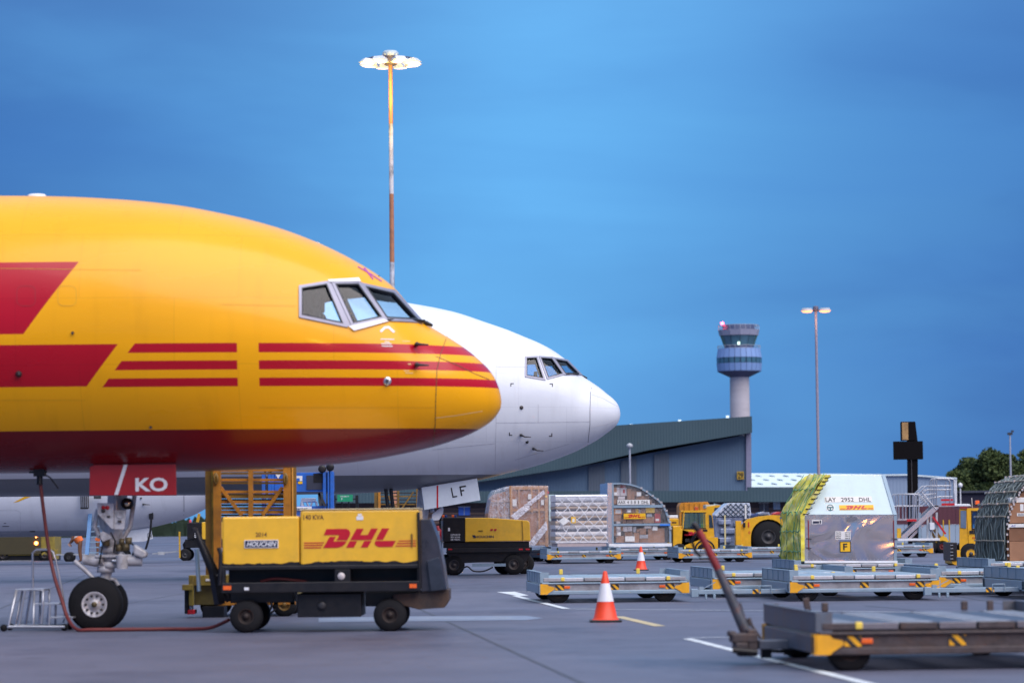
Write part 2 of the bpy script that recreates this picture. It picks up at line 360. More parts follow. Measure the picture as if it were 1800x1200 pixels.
# ------------------------------------------------------------------ ground and markings
def ground():
    m_ = bpy.data.materials.new('apron_concrete'); m_.use_nodes = True; n = m_.node_tree; b = n.nodes['Principled BSDF']; L = n.links
    t = n.nodes.new('ShaderNodeTexCoord')
    def noise(sc, det, rough=0.6, st=(1, 1, 1)):
        mp_ = n.nodes.new('ShaderNodeMapping'); mp_.inputs['Scale'].default_value = st; L.new(t.outputs['Object'], mp_.inputs['Vector'])
        x = n.nodes.new('ShaderNodeTexNoise'); x.inputs['Scale'].default_value = sc; x.inputs['Detail'].default_value = det; x.inputs['Roughness'].default_value = rough; L.new(mp_.outputs['Vector'], x.inputs['Vector']); return x
    def ramp(x, p0, c0, p1, c1):
        r = n.nodes.new('ShaderNodeValToRGB'); r.color_ramp.elements[0].position = p0; r.color_ramp.elements[0].color = c0; r.color_ramp.elements[1].position = p1; r.color_ramp.elements[1].color = c1
        L.new(x.outputs['Fac'], r.inputs['Fac']); return r
    def mul(a, b_, f=1.0):
        x = n.nodes.new('ShaderNodeMixRGB'); x.blend_type = 'MULTIPLY'; x.inputs['Fac'].default_value = f; L.new(a, x.inputs['Color1']); L.new(b_, x.inputs['Color2']); return x.outputs['Color']
    big = ramp(noise(0.09, 4, 0.6, (1, 0.35, 1)), 0.35, (0.066, 0.074, 0.118, 1), 0.65, (0.122, 0.127, 0.180, 1))
    mid = ramp(noise(0.7, 6, 0.65), 0.3, (0.78, 0.78, 0.80, 1), 0.7, (1.1, 1.08, 1.06, 1))
    fin = ramp(noise(35, 4, 0.7), 0.3, (0.82, 0.82, 0.82, 1), 0.7, (1.12, 1.12, 1.12, 1))
    stain = ramp(noise(0.33, 9, 0.72, (0.5, 0.3, 1)), 0.52, (1, 1, 1, 1), 0.66, (0.36, 0.41, 0.54, 1))
    drip = ramp(noise(2.1, 6, 0.66), 0.60, (1, 1, 1, 1), 0.70, (0.45, 0.45, 0.48, 1))
    c = mul(mul(mul(mul(big.outputs['Color'], mid.outputs['Color']), fin.outputs['Color']), stain.outputs['Color']), drip.outputs['Color'])
    L.new(c, b.inputs['Base Color'])
    rr = n.nodes.new('ShaderNodeMapRange'); rr.inputs['From Min'].default_value = 0.35; rr.inputs['From Max'].default_value = 0.7; rr.inputs['To Min'].default_value = 0.72; rr.inputs['To Max'].default_value = 0.42
    nw = noise(0.16, 5, 0.6, (0.7, 0.3, 1)); L.new(nw.outputs['Fac'], rr.inputs['Value']); L.new(rr.outputs['Result'], b.inputs['Roughness'])
    bp = n.nodes.new('ShaderNodeBump'); bp.inputs['Strength'].default_value = 0.35; bp.inputs['Distance'].default_value = 0.006
    nb = noise(60, 3, 0.7); L.new(nb.outputs['Fac'], bp.inputs['Height']); L.new(bp.outputs['Normal'], b.inputs['Normal'])
    o = MB().add([(-2600, -300, 0), (2600, -300, 0), (2600, 4200, 0), (-2600, 4200, 0)], [(0, 1, 2, 3)]).build('apron', m_)
    tag(o, kind='structure')
    g = mat('airfield_grass', (0.045, 0.075, 0.03), 0.9, var=0.3, vscale=0.05, spec=0.1)
    o2 = MB().add([(-2600, 640, 0.004), (2600, 640, 0.004), (2600, 4200, 0.004), (-2600, 4200, 0.004)], [(0, 1, 2, 3)]).build('grass_field', g)
    tag(o2, kind='structure')
    return o
apron = ground()
JNT = mat('joint_sealant', (0.045, 0.05, 0.07), 0.6, var=0.3, vscale=2)
MKW = mat('worn_white_marking', (0.62, 0.66, 0.68), 0.6, var=0.15, vscale=8, dirt=(0.25, 0.27, 0.3), dirt_amt=0.7, dscale=3)
MKY = mat('worn_yellow_marking', (0.52, 0.42, 0.22), 0.6, var=0.15, vscale=8, dirt=(0.22, 0.22, 0.22), dirt_amt=0.9, dscale=3)
MKB = mat('worn_blue_marking', (0.17, 0.21, 0.30), 0.5, var=0.2, vscale=3, dirt=(0.25, 0.27, 0.3), dirt_amt=0.8, dscale=2)
def mark(pts, m_, name='painted_marking', z=0.004, label=None):
    v = [G(*p) for p in pts]
    vs = [(a.x, a.y, z) for a in v]
    fs = [t for t in tessellate_polygon([[Vector(a) for a in vs]])]
    o = MB().add(vs, fs).build(name, m_, apron)
    if label: o['label'] = label
    me = o.data
    if me.polygons and me.polygons[0].normal.z < 0: me.flip_normals()
    return o
def gline(a, b, wd, m_, name='painted_marking', z=0.004):
    A = G(*a); B = G(*b); d = (B - A).normalized(); n = Vector((-d.y, d.x, 0)) * wd / 2
    q = [A - n, B - n, B + n, A + n]
    return MB().add([(p.x, p.y, z) for p in q], [(0, 1, 2, 3)]).build(name, m_, apron)
mark([(873,1040),(905,1039.4),(929,1046),(912,1047.3)], MKW)
gline((905,1047), (996,1070), 0.14, MKW, z=0.008)
gline((900,1039.5), (1330,1045), 0.09, MKW, z=0.008)
gline((998,1070.5), (2300,1082), 0.07, MKW, z=0.012)
gline((1209,1122), (1375,1164), 0.12, MKW)
gline((1375,1164), (1700,1246), 0.12, MKW, z=0.008)
gline((1209,1121.5), (1600,1118), 0.08, MKW, z=0.012)
gline((1086,1083), (1160,1100), 0.17, MKY)
mark([(560,1086),(700,1083),(925,1082),(955,1086),(925,1089.5),(560,1093)], MKB)
gline((560,1089.6), (905,1086.2), 0.07, MKW, z=0.009)
gline((300,1013), (560,1011), 0.3, MKB, z=0.006)
for a, b, wd in (((720,1062), (1075,1224), 0.05), ((0,1069), (150,1010), 0.05), ((1520,1064), (1610,1072), 0.04), ((600,1008), (1700,1004), 0.04), ((-100,1120), (500,1010), 0.03), ((1640,1040), (2100,1120), 0.04)):
    gline(a, b, wd, JNT, 'slab_joint', z=0.003)
for y_ in (62, 78, 95, 120, 150):
    MB().add([(-60, y_, 0.002), (70, y_ + 9, 0.002), (70, y_ + 9.07, 0.002), (-60, y_ + 0.07, 0.002)], [(0, 1, 2, 3)]).build('slab_joint', JNT, apron)
# ------------------------------------------------------------------ aircraft
def pchip(xs, ys):
    xs = np.array(xs, float); ys = np.array(ys, float); h = np.diff(xs); d = np.diff(ys) / h; n = len(xs); mm = np.zeros(n)
    for i in range(1, n - 1):
        if d[i-1] * d[i] > 0:
            w1 = 2*h[i] + h[i-1]; w2 = h[i] + 2*h[i-1]; mm[i] = (w1 + w2) / (w1/d[i-1] + w2/d[i])
    mm[0] = d[0]; mm[-1] = d[-1]
    def f(x):
        x = min(max(x, xs[0]), xs[-1]); i = min(max(int(np.searchsorted(xs, x)) - 1, 0), n - 2); t = (x - xs[i]) / h[i]
        return float((2*t**3-3*t**2+1)*ys[i] + (t**3-2*t**2+t)*h[i]*mm[i] + (-2*t**3+3*t**2)*ys[i+1] + (t**3-t**2)*h[i]*mm[i+1])
    return f
def inpoly(x, y, poly):
    c = False; n = len(poly)
    for i in range(n):
        x1, y1 = poly[i]; x2, y2 = poly[i-1]
        if (y1 > y) != (y2 > y) and x < (x2-x1)*(y-y1)/(y2-y1) + x1: c = not c
    return c
def lerp2(q, u, v):
    a, b, c, d = [Vector(p) for p in q]   # tl, tr, br, bl
    return (a*(1-u)+b*u)*(1-v) + (d*(1-u)+c*u)*v
class Plane:
    def __init__(s, sc, tip, top, bot, wtab, origin_px, name, label):
        s.sc = sc; s.Yc = FPX / sc; tp = P(tip[0], tip[1], sc); s.xt = tp.x; s.ztip = tp.z
        def prof(pts):
            L_ = [(0.0, s.ztip)]
            for p in pts:
                q = P(p[0], p[1], sc); t = s.xt - q.x
                if t > 0.002: L_.append((math.sqrt(t), q.z))
            L_.sort(); return pchip([a[0] for a in L_], [a[1] for a in L_])
        s.fzt = prof(top); s.fzb = prof(bot); s.fw = pchip([math.sqrt(a) for a, b in wtab], [b for a, b in wtab])
        f = Fr(origin_px, sc); s.O = f.O
        s.root = thing(name, s.O, label, 'aircraft')
    def sec(s, t):
        q = math.sqrt(max(t, 0)); zt = s.fzt(q); zb = s.fzb(q); return s.fw(q), (zt+zb)/2, max((zt-zb)/2, 0.0005)
    def loc(s, v): return Vector(v) - s.O
    def on(s, px, py, off=0.0, far=False):
        Y = s.Yc - 1.2
        for _ in range(30):
            p = P(px, py, FPX / Y); w_, zm, h = s.sec(s.xt - p.x); e = max(-0.998, min(0.998, (p.z - zm) / h))
            Y = Y * 0.5 + 0.5 * (s.Yc - w_ * math.sqrt(1 - e*e))
        p = P(px, py, FPX / Y); w_, zm, h = s.sec(s.xt - p.x); e = max(-0.998, min(0.998, (p.z - zm) / h))
        ny = -math.sqrt(1-e*e) / max(w_, .05); nz_ = e / max(h, .05); l = math.hypot(ny, nz_)
        w2, zm2, h2 = s.sec(s.xt - p.x + 0.05)   # slope towards the nose
        nx = max(0, (w2 - w_) / 0.05) * 0.7; k = 1 / math.sqrt(1 + nx*nx)
        p = p + Vector((nx * k, ny/l*k, nz_/l*k)) * off
        if far: p.y = 2 * s.Yc - p.y
        return s.loc(p)
    def skin(s, name, m_, t0, t1, holes, inset=0.0, dt=0.05, fine=None, root=None):
        ts = []; t = t0
        while t < t1:
            ts.append(t)
            t += (0.012 if t < 0.1 else 0.03) if t < 0.4 else (fine[2] if fine and fine[0] < t < fine[1] else min(dt + max(0, t-8)*0.2, 1.2))
        ts.append(t1)
        ph = []; a = -90.0
        while a < 90: ph.append(a); a += 1.0 if 8 <= a < 84 and fine else 4.0
        ph.append(90.0)
        ph = [R(x) for x in ph]; full = ph + [math.pi - x for x in ph[-2:0:-1]]
        n = len(full); vs = []; vo = []; fs = []
        for t in ts:
            w_, zm, h = s.sec(t); wo_, ho_ = w_, h; w_ = max(w_ - inset, 0.001); h = max(h - inset, 0.001)
            for x in full:
                vs.append(Vector((s.xt - t, s.Yc - w_ * math.cos(x), zm + h * math.sin(x)))); vo.append(Vector((s.xt - t, s.Yc - wo_ * math.cos(x), zm + ho_ * math.sin(x))))
        for i in range(len(ts) - 1):
            for k in range(n):
                k2 = (k+1) % n; f_ = (i*n+k, (i+1)*n+k, (i+1)*n+k2, i*n+k2)
                if holes and fine and fine[0]-.3 < ts[i] < fine[1]+.3:
                    c = (vo[f_[0]] + vo[f_[1]] + vo[f_[2]] + vo[f_[3]]) / 4
                    if c.y > s.Yc: c.y = 2*s.Yc - c.y
                    px, py = proj(c)
                    if any(inpoly(px, py, hq) for hq in holes): continue
                fs.append(f_)
        b = MB(); b.add([s.loc(v) for v in vs], fs, True)
        if t0 == 0: pass
        return b.build(name, m_, root or s.root)
    def strip(s, path, wpx, name, m_, off=0.004, step=6, parent=None, far=False, closed=False):
        pts = []
        P_ = path + ([path[0]] if closed else [])
        for i in range(len(P_) - 1):
            a = Vector(P_[i]); b = Vector(P_[i+1]); k = max(1, int((b-a).length / step))
            for j in range(k): pts.append(a.lerp(b, j / k))
        pts.append(Vector(P_[-1])); vs = []; fs = []
        for i, p in enumerate(pts):
            d = (pts[min(i+1, len(pts)-1)] - pts[max(i-1, 0)]).normalized(); nn = Vector((-d.y, d.x)) * wpx / 2
            for q in (p - nn, p + nn): vs.append(s.on(q.x, q.y, off, far))
            if i: fs.append((2*i-2, 2*i-1, 2*i+1, 2*i))
        return MB().add(vs, fs, True).build(name, m_, parent or s.root)
    def quad(s, q, name, m_, off=0.004, nu=8, nv=8, parent=None, far=False):
        vs = []; fs = []
        for j in range(nv+1):
            for i in range(nu+1):
                p = lerp2(q, i/nu, j/nv); vs.append(s.on(p.x, p.y, off, far))
        for j in range(nv):
            for i in range(nu): a = j*(nu+1)+i; fs.append((a, a+1, a+nu+2, a+nu+1))
        return MB().add(vs, fs, True).build(name, m_, parent or s.root)
    def ring(s, q, wpx, name, m_, off, depth=0.03, parent=None, far=False, inner=0.0):
        """raised frame around a quad; outer edge wpx outside the quad"""
        c = sum((Vector(p) for p in q), Vector((0, 0))) / 4
        def offs(d):
            out = []
            n = len(q)
            for i in range(n):
                p0, p1, p2 = Vector(q[i-1]), Vector(q[i]), Vector(q[(i+1) % n])
                e1 = (p1-p0).normalized(); e2 = (p2-p1).normalized(); n1 = Vector((e1.y, -e1.x)); n2 = Vector((e2.y, -e2.x))
                if n1.dot(p1-c) < 0: n1 = -n1
                if n2.dot(p1-c) < 0: n2 = -n2
                bis = (n1+n2).normalized(); out.append(p1 + bis * d / max(0.4, bis.dot(n1)))
            return out
        A = offs(-inner); B = offs(wpx); vs = []; fs = []; K = 10; n = 4*K
        for lvl in range(4):
            src = (A, A, B, B)[lvl]; of = (off-depth, off, off, -0.004)[lvl]
            for i in range(4):
                for k in range(K):
                    p = src[i].lerp(src[(i+1) % 4], k/K); vs.append(s.on(p.x, p.y, of, far))
        for l in range(3):
            for i in range(n):
                j = (i+1) % n; fs.append((l*n+i, l*n+j, (l+1)*n+j, (l+1)*n+i))
        return MB().add(vs, fs, False).build(name, m_, parent or s.root)
def nodes_expr(m_):
    n = m_.node_tree
    def M(op, a, b=None, c=None):
        x = n.nodes.new('ShaderNodeMath'); x.operation = op
        for i, v in enumerate((a, b, c)):
            if v is None: continue
            if isinstance(v, (int, float)): x.inputs[i].default_value = v
            else: n.links.new(v, x.inputs[i])
        return x.outputs[0]
    return M
def plane_mat(name, base, rough, build_mask):
    m_ = bpy.data.materials.new(name); m_.use_nodes = True; n = m_.node_tree; b = n.nodes['Principled BSDF']; L = n.links
    b.inputs['Roughness'].default_value = rough; b.inputs['Coat Weight'].default_value = 0.12; b.inputs['Specular IOR Level'].default_value = 0.3; b.inputs['Coat Roughness'].default_value = 0.09
    t = n.nodes.new('ShaderNodeTexCoord'); sx = n.nodes.new('ShaderNodeSeparateXYZ'); L.new(t.outputs['Object'], sx.inputs[0])
    ns = n.nodes.new('ShaderNodeTexNoise'); ns.inputs['Scale'].default_value = 0.8; ns.inputs['Detail'].default_value = 6
    mpn = n.nodes.new('ShaderNodeMapping'); mpn.inputs['Scale'].default_value = (0.4, 1, 1.6); L.new(t.outputs['Object'], mpn.inputs['Vector']); L.new(mpn.outputs['Vector'], ns.inputs['Vector'])
    src = n.nodes.new('ShaderNodeRGB'); src.outputs[0].default_value = tuple(base) + (1,); cur = src.outputs[0]
    M = nodes_expr(m_)
    for mask, col in build_mask(M, sx.outputs['X'], sx.outputs['Y'], sx.outputs['Z']):
        x = n.nodes.new('ShaderNodeMixRGB'); x.inputs['Color2'].default_value = tuple(col) + (1,); L.new(mask, x.inputs['Fac']); L.new(cur, x.inputs['Color1']); cur = x.outputs['Color']
    r = n.nodes.new('ShaderNodeValToRGB'); r.color_ramp.elements[0].position = 0.3; r.color_ramp.elements[0].color = (0.90, 0.90, 0.91, 1); r.color_ramp.elements[1].position = 0.65; r.color_ramp.elements[1].color = (1, 1, 1, 1)
    L.new(ns.outputs['Fac'], r.inputs['Fac'])
    x = n.nodes.new('ShaderNodeMixRGB'); x.blend_type = 'MULTIPLY'; x.inputs['Fac'].default_value = 1; L.new(cur, x.inputs['Color1']); L.new(r.outputs['Color'], x.inputs['Color2'])
    cmb = n.nodes.new('ShaderNodeCombineXYZ'); L.new(sx.outputs['X'], cmb.inputs[0]); L.new(sx.outputs['Z'], cmb.inputs[1])
    bk = n.nodes.new('ShaderNodeTexBrick'); bk.inputs['Scale'].default_value = 1.0; bk.inputs['Mortar Size'].default_value = 0.006; bk.inputs['Mortar Smooth'].default_value = 0.3; bk.inputs['Brick Width'].default_value = 2.2; bk.inputs['Row Height'].default_value = 0.93; bk.offset = 0.4
    bk.inputs['Color1'].default_value = (1, 1, 1, 1); bk.inputs['Color2'].default_value = (0.965, 0.965, 0.97, 1); bk.inputs['Mortar'].default_value = (0.72, 0.72, 0.74, 1); L.new(cmb.outputs[0], bk.inputs['Vector'])
    x2 = n.nodes.new('ShaderNodeMixRGB'); x2.blend_type = 'MULTIPLY'; x2.inputs['Fac'].default_value = 0.5; L.new(x.outputs['Color'], x2.inputs['Color1']); L.new(bk.outputs['Color'], x2.inputs['Color2'])
    sk = n.nodes.new('ShaderNodeTexNoise'); sk.inputs['Scale'].default_value = 1.4; sk.inputs['Detail'].default_value = 7; mk = n.nodes.new('ShaderNodeMapping'); mk.inputs['Scale'].default_value = (2.6, 1, 0.35); L.new(t.outputs['Object'], mk.inputs['Vector']); L.new(mk.outputs['Vector'], sk.inputs['Vector'])
    sr = n.nodes.new('ShaderNodeValToRGB'); sr.color_ramp.elements[0].position = 0.55; sr.color_ramp.elements[0].color = (1,1,1,1); sr.color_ramp.elements[1].position = 0.75; sr.color_ramp.elements[1].color = (0.84,0.83,0.82,1); L.new(sk.outputs['Fac'], sr.inputs['Fac'])
    x3 = n.nodes.new('ShaderNodeMixRGB'); x3.blend_type = 'MULTIPLY'; x3.inputs['Fac'].default_value = 0.45; L.new(x2.outputs['Color'], x3.inputs['Color1']); L.new(sr.outputs['Color'], x3.inputs['Color2'])
    L.new(x3.outputs['Color'], b.inputs['Base Color'])
    mr = n.nodes.new('ShaderNodeMapRange'); mr.inputs['To Min'].default_value = rough - 0.06; mr.inputs['To Max'].default_value = rough + 0.1; L.new(ns.outputs['Fac'], mr.inputs['Value']); L.new(mr.outputs['Result'], b.inputs['Roughness'])
    # very slight skin waviness between frames
    wv = n.nodes.new('ShaderNodeTexNoise'); wv.inputs['Scale'].default_value = 1.3; wv.inputs['Detail'].default_value = 1.5; L.new(t.outputs['Object'], wv.inputs['Vector'])
    bp = n.nodes.new('ShaderNodeBump'); bp.inputs['Strength'].default_value = 0.12; bp.inputs['Distance'].default_value = 0.05; L.new(wv.outputs['Fac'], bp.inputs['Height']); L.new(bp.outputs['Normal'], b.inputs['Normal'])
    return m_
W757 = [(0, 0), (0.05, 0.20), (0.2, 0.42), (0.5, 0.69), (1, 0.98), (1.6, 1.22), (2.4, 1.46), (3.2, 1.63), (4.2, 1.77), (5.5, 1.86), (7, 1.88), (45, 1.88)]
# ---- yellow aircraft
A1 = Plane(121, (881.5, 706),
    [(880,694),(876,679),(869,663),(858,648),(845,635),(829,621),(810,607),(790,594),(768,581),(745,566),(720,537),(690,503),(665,484),(640,468),(600,446),(550,423),(480,398),(400,378),(300,360),(200,351),(100,346.5),(0,345.5),(-1600,354)],
    [(880.5,716),(876,725),(866,738),(850,750),(830,761),(811,769),(785,778),(758,786),(700,799),(650,808),(600,814.5),(520,821),(440,825),(300,829),(150,830.5),(0,832),(-1600,848)],
    W757, 173, 'cargo_aircraft', 'nearest aircraft, glossy yellow fuselage with red stripes and dark red belly')
zt_ = lambda px, py: A1.on(px, py).z
xt_ = lambda px, py: A1.on(px, py).x
def mask1(M, X, Y, Z):
    red = (0.46, 0.004, 0.018)
    def band(a, b): return M('MULTIPLY', M('GREATER_THAN', Z, b), M('LESS_THAN', Z, a))
    def lt(a, b): return M('LESS_THAN', a, b)
    out = []
    zb = zt_(400, 754); out.append((lt(Z, zb), (0.19, 0.006, 0.012)))
    S = []
    xr = xt_(455, 640); xe = xt_(417, 640)
    k = (xt_(181, 679) - xt_(236, 604.5)) / (zt_(181, 679) - zt_(236, 604.5)); zz = zt_(236, 604.5); xx = xt_(236, 604.5)
    slant = M('SUBTRACT', X, M('MULTIPLY_ADD', Z, k, xx - zz * k))      # >0 right of the slanted edge
    mA = M('GREATER_THAN', X, xr); mB = M('MULTIPLY', lt(X, xe), M('GREATER_THAN', slant, 0.0)); gate = M('MAXIMUM', mA, mB)
    for y0, y1 in ((602.5, 619), (633, 649), (663.5, 678.5)):
        S.append(M('MULTIPLY', band(zt_(430, y0), zt_(430, y1)), gate))
    S.append(M('MULTIPLY', band(zt_(150, 605), zt_(150, 679)), M('LESS_THAN', slant, xt_(207, 605) - xt_(236, 604.5))))
    k2 = (xt_(41, 587) - xt_(139, 460)) / (zt_(41, 587) - zt_(139, 460)); z2 = zt_(139, 460); x2 = xt_(139, 460)
    S.append(M('MULTIPLY', band(z2, zt_(41, 587)), M('LESS_THAN', M('SUBTRACT', X, M('MULTIPLY_ADD', Z, k2, x2 - z2 * k2)), 0.0)))
    m_ = S[0]
    for q in S[1:]: m_ = M('MAXIMUM', m_, q)
    m_ = M('MULTIPLY', m_, lt(Y, A1.Yc - A1.O.y))
    out.append((m_, red)); return out
LIV1 = plane_mat('yellow_livery', (0.93, 0.42, 0.001), 0.26, mask1)
W3 = [(530,506.8),(574.5,500),(603.3,569.3),(530.3,554)]
W2 = [(588.8,500),(630,500),(671.3,558.2),(620.7,568.7)]
W1 = [(642,504.5),(692,516.5),(735,563.7),(679.5,560)]
LINE = mat('panel_seam_dark', (0.10, 0.06, 0.02), 0.6)
SEAL = mat('window_seal', (0.012, 0.016, 0.025), 0.5)
FRM = mat('cockpit_frame_metal', (0.27, 0.27, 0.34), 0.4, 0.35, var=0.05)
INT = mat('cockpit_lining', (0.03, 0.055, 0.10), 0.85)
SEAT = mat('cockpit_seat', (0.02, 0.022, 0.028), 0.8)
def expand(q, d):
    c = sum((Vector(p) for p in q), Vector((0, 0))) / len(q); return [tuple(Vector(p) + (Vector(p)-c).normalized()*d) for p in q]
def cockpit(A, wins, livery, k, frw, t_tip_joint, fine, long=26):
    holes = [expand(q, 2.0*k) for q in wins]
    fus = A.skin('fuselage', livery, t_tip_joint, long, holes, fine=fine)
    A.skin('radome', livery, 0, t_tip_joint, None)
    A.skin('cockpit_lining', INT, fine[0]-0.4, fine[1]+1.2, holes, inset=0.07, fine=fine)
    for q in wins:
        for far in (False, True):
            w_ = A.quad(q, 'cockpit_window', GLS, off=-0.012, far=far)
            A.ring(q, frw, 'frame', FRM, 0.022, 0.045, parent=w_, far=far, inner=0)
            A.ring(expand(q, -0.2*k), 0, 'seal', SEAL, 0.026, 0.05, parent=w_, far=far, inner=2.0*k)
    return fus
fus1 = cockpit(A1, [W3, W2, W1], LIV1, 1.0, 4.8, A1.xt - P(766, 700, 121).x, (1.0, 3.3, 0.03))
def cockpit_inside(A, sc, seatx, scale=1.0):
    c = A.Yc - A.O.y
    def X(px): return P(px, 540, A.sc).x - A.O.x
    zf = A.sec(A.xt - A.O.x - X(seatx))[1]
    for sy in (-0.53, 0.53):
        b = MB().box(X(seatx)-0.06, X(seatx)+0.06, c+sy-0.22, c+sy+0.22, zf-0.3, zf+0.62).box(X(seatx), X(seatx)+0.5, c+sy-0.25, c+sy+0.25, zf-0.35, zf-0.2)
        b.box(X(seatx)-0.05, X(seatx)+0.05, c+sy-0.12, c+sy+0.12, zf+0.64, zf+0.86)
        b.build('pilot_seat', SEAT, A.root, 0.03)
    MB().box(X(seatx)+0.95*scale, X(seatx)+1.25*scale, c-1.0, c+1.0, zf-0.4, zf+0.26).build('instrument_panel', SEAT, A.root, 0.03)
    MB().box(X(seatx)-1.1, X(seatx)-1.05, c-1.15, c+1.15, zf-1.0, zf+1.0).build('bulkhead', INT, A.root)
    MB().box(X(seatx)+0.1, X(seatx)+0.9, c-0.2, c+0.2, zf+1.05, zf+1.12).build('overhead_panel', SEAT, A.root)
cockpit_inside(A1, 121, 560)
A1.quad([(575,495.5),(588,495.5),(621,573),(604,574)], 'window_pillar', FRM, 0.012, 3, 10); A1.quad([(631,495.5),(642,499.5),(680,564.5),(671,562)], 'window_pillar', FRM, 0.012, 3, 10)
A1.quad([(576,493.5),(630,490.5),(634,497),(578,497.5)], 'frame_fairing', WHITE, 0.03, 8, 2)
A1.quad([(612,574),(674,562),(683,566),(622,582)], 'frame_fairing', WHITE, 0.03, 8, 2)
A1.strip([(786,591),(775,620),(768,650),(766,700),(765,745),(761,784)], 1.2, 'panel_seam', LINE)
A1.strip([(766,626),(800,640),(835,657),(860,667)], 1.0, 'lightning_strip', LINE)
SL = mat('lightning_strip_pale', (0.85, 0.62, 0.25), 0.4)
A1.strip([(766,734),(800,730),(848,722)], 1.2, 'lightning_strip', SL)
for pa in ([(0,472),(248,475)], [(388,535),(520,538)], [(455,716),(764,716)], [(0,703),(150,703)]):
    A1.strip(pa, 0.6, 'panel_seam', mat('panel_seam_soft', (0.62, 0.34, 0.01), 0.5), step=12)
for cx in (46, 118):      # plugged cabin windows
    pts = []
    for (ax, ay, a0) in ((13, -14, -90), (13, 14, 0), (-13, 14, 90), (-13, -14, 180)):
        for j in range(4):
            a = R(a0 + j*30); pts.append((cx + ax*0.35 + 9*math.cos(a)*1.0 + (ax*0.2), 520 + ay*0.6 + 9*math.sin(a)))
    A1.strip(pts, 1.1, 'window_plug_outline', mat('seam_in_red' if cx < 60 else 'seam_in_yellow', (0.33, 0.008, 0.02) if cx < 60 else (0.66, 0.36, 0.01), 0.5), closed=True, step=5)
PUR = mat('registration_purple', (0.42, 0.05, 0.30), 0.4)
for pa, wd in (([(640,471),(656,491)], 2.6), ([(629,469),(647,479.5)], 1.8), ([(649,480),(671,495)], 1.8)):
    A1.strip(pa, wd, 'registration_letter', PUR, 0.006, step=3)
A1.strip([(669,583),(676,576),(683,575),(693,584)], 4, 'rescue_arrow', WHITE, 0.006, step=2)
for (x, y, w_) in ((669,596,24),(676,601,9),(670,604,18),(671,608,19)): A1.strip([(x,y),(x+w_,y+0.5)], 1.5, 'stencil_line', WHITE, 0.006)
for (x, y, w_) in ((707,599.5,14),(717,639.5,5),(710,651,9),(712,655,14)): A1.strip([(x,y),(x+w_,y+0.6)], 1.4, 'stencil_line', SL, 0.006)
p = A1.on(680.5, 669.5); MB().lathe([(0, 0.062), (-0.012, 0.06), (-0.02, 0.03), (-0.02, 0.001)], p, 'y', 20).build('static_port_plate', ALU, A1.root)
MB().lathe([(0, 0.025), (-0.03, 0.02), (-0.035, 0.001)], p + Vector((0, -0.01, -0.0)), 'y', 14).beam(p+Vector((0,-0.03,0)), p+Vector((-0.01,-0.04,-0.09)), 0.01, 0.02).build('angle_of_attack_vane', DRK, A1.root)
for (x, y) in ((733,604.5), (733,640.5)):
    p = A1.on(x, y); MB().tube([p, p+Vector((-0.01,-0.12,-0.01)), p+Vector((0.06,-0.14,-0.015)), p+Vector((0.17,-0.14,-0.02))], [0.035,0.022,0.018,0.01], 8).build('pitot_probe', DRK, A1.root)
def wiper(A, a, b, k):
    p, q = A.on(*a, 0.04), A.on(*b, 0.06)
    MB().tube([p, (p+q)/2+Vector((0,0,0.01)), q], [0.012*k, 0.02*k, 0.026*k], 6).build('wiper', BLK, A.root)
wiper(A1, (681,564), (744,571), 1.0)
p = A1.on(747, 570); MB().tube([p+Vector((-0.08,-0.02,0.03)), p+Vector((0.02,-0.02,0.02)), p+Vector((0.11,0,-0.02))], [0.012,0.035,0.02], 8).build('wiper', BLK, A1.root)
ax, az = A1.loc(P(65, 345, 121)).x, A1.loc(P(65, 345, 121)).z
MB().lathe([(-0.06,0.14),(0.0,0.14),(0.025,0.12),(0.035,0.001)], (ax, A1.Yc-A1.O.y, az+0.0), 'z', 20).build('roof_antenna', WHITE, A1.root)
p = A1.on(33, 657); MB().tube([p, p+Vector((0,-0.05,0)), p+Vector((0.02,-0.09,0))], [0.05,0.035,0.02], 8).build('drain_mast', DRK, A1.root)
for (x, y) in ((265,751), (128,585)): p = A1.on(x, y); MB().tube([p, p+Vector((0,-0.03,0))], 0.02, 8).build('drain_port', DRK, A1.root)
# belly: ground power socket box and door, nose gear
F1 = Fr(173, 121)
def bxp(F, name, m_, parent, x0, y0, x1, y1, ya, yb, bevel=0.0, label=None):
    cx, cz, sx, sz = F.rect(x0, y0, x1, y1)
    return MB().box(cx-sx/2, cx+sx/2, ya, yb, cz-sz/2, cz+sz/2).build(name, m_, parent, bevel, label)
g = F1
def pf(F, pts): return [F.xz(*q) for q in pts]
door = MB().prism(pf(g, [(169,822),(176,818),(318,817),(319,871),(168,871)]), -0.62, -0.585).build('nose_gear_door', mat('gear_door_red', (0.34, 0.008, 0.012), 0.4, var=0.06), A1.root, 0.008)
MB().prism(pf(g, [(228,818),(234.5,818),(218,870),(211.5,870)]), -0.628, -0.6225).build('stripe', WHITE, door)
x0, z0 = g.xz(248, 864.5); x1, z1 = g.xz(304, 840)
text('KO', x0, x1, z0, z1, -0.626, door, WHITE, bold=0.03)
LG = mat('landing_gear_white', (0.55, 0.54, 0.56), 0.4, 0.1, var=0.1, dirt=(0.12, 0.09, 0.07), dirt_amt=0.7, dscale=5)
LGB = mat('landing_gear_brass', (0.13, 0.10, 0.05), 0.5, 0.4, var=0.4)
def gz(px, py, y=0.0): x, z = g.xz(px, py); return Vector((x, y, z))
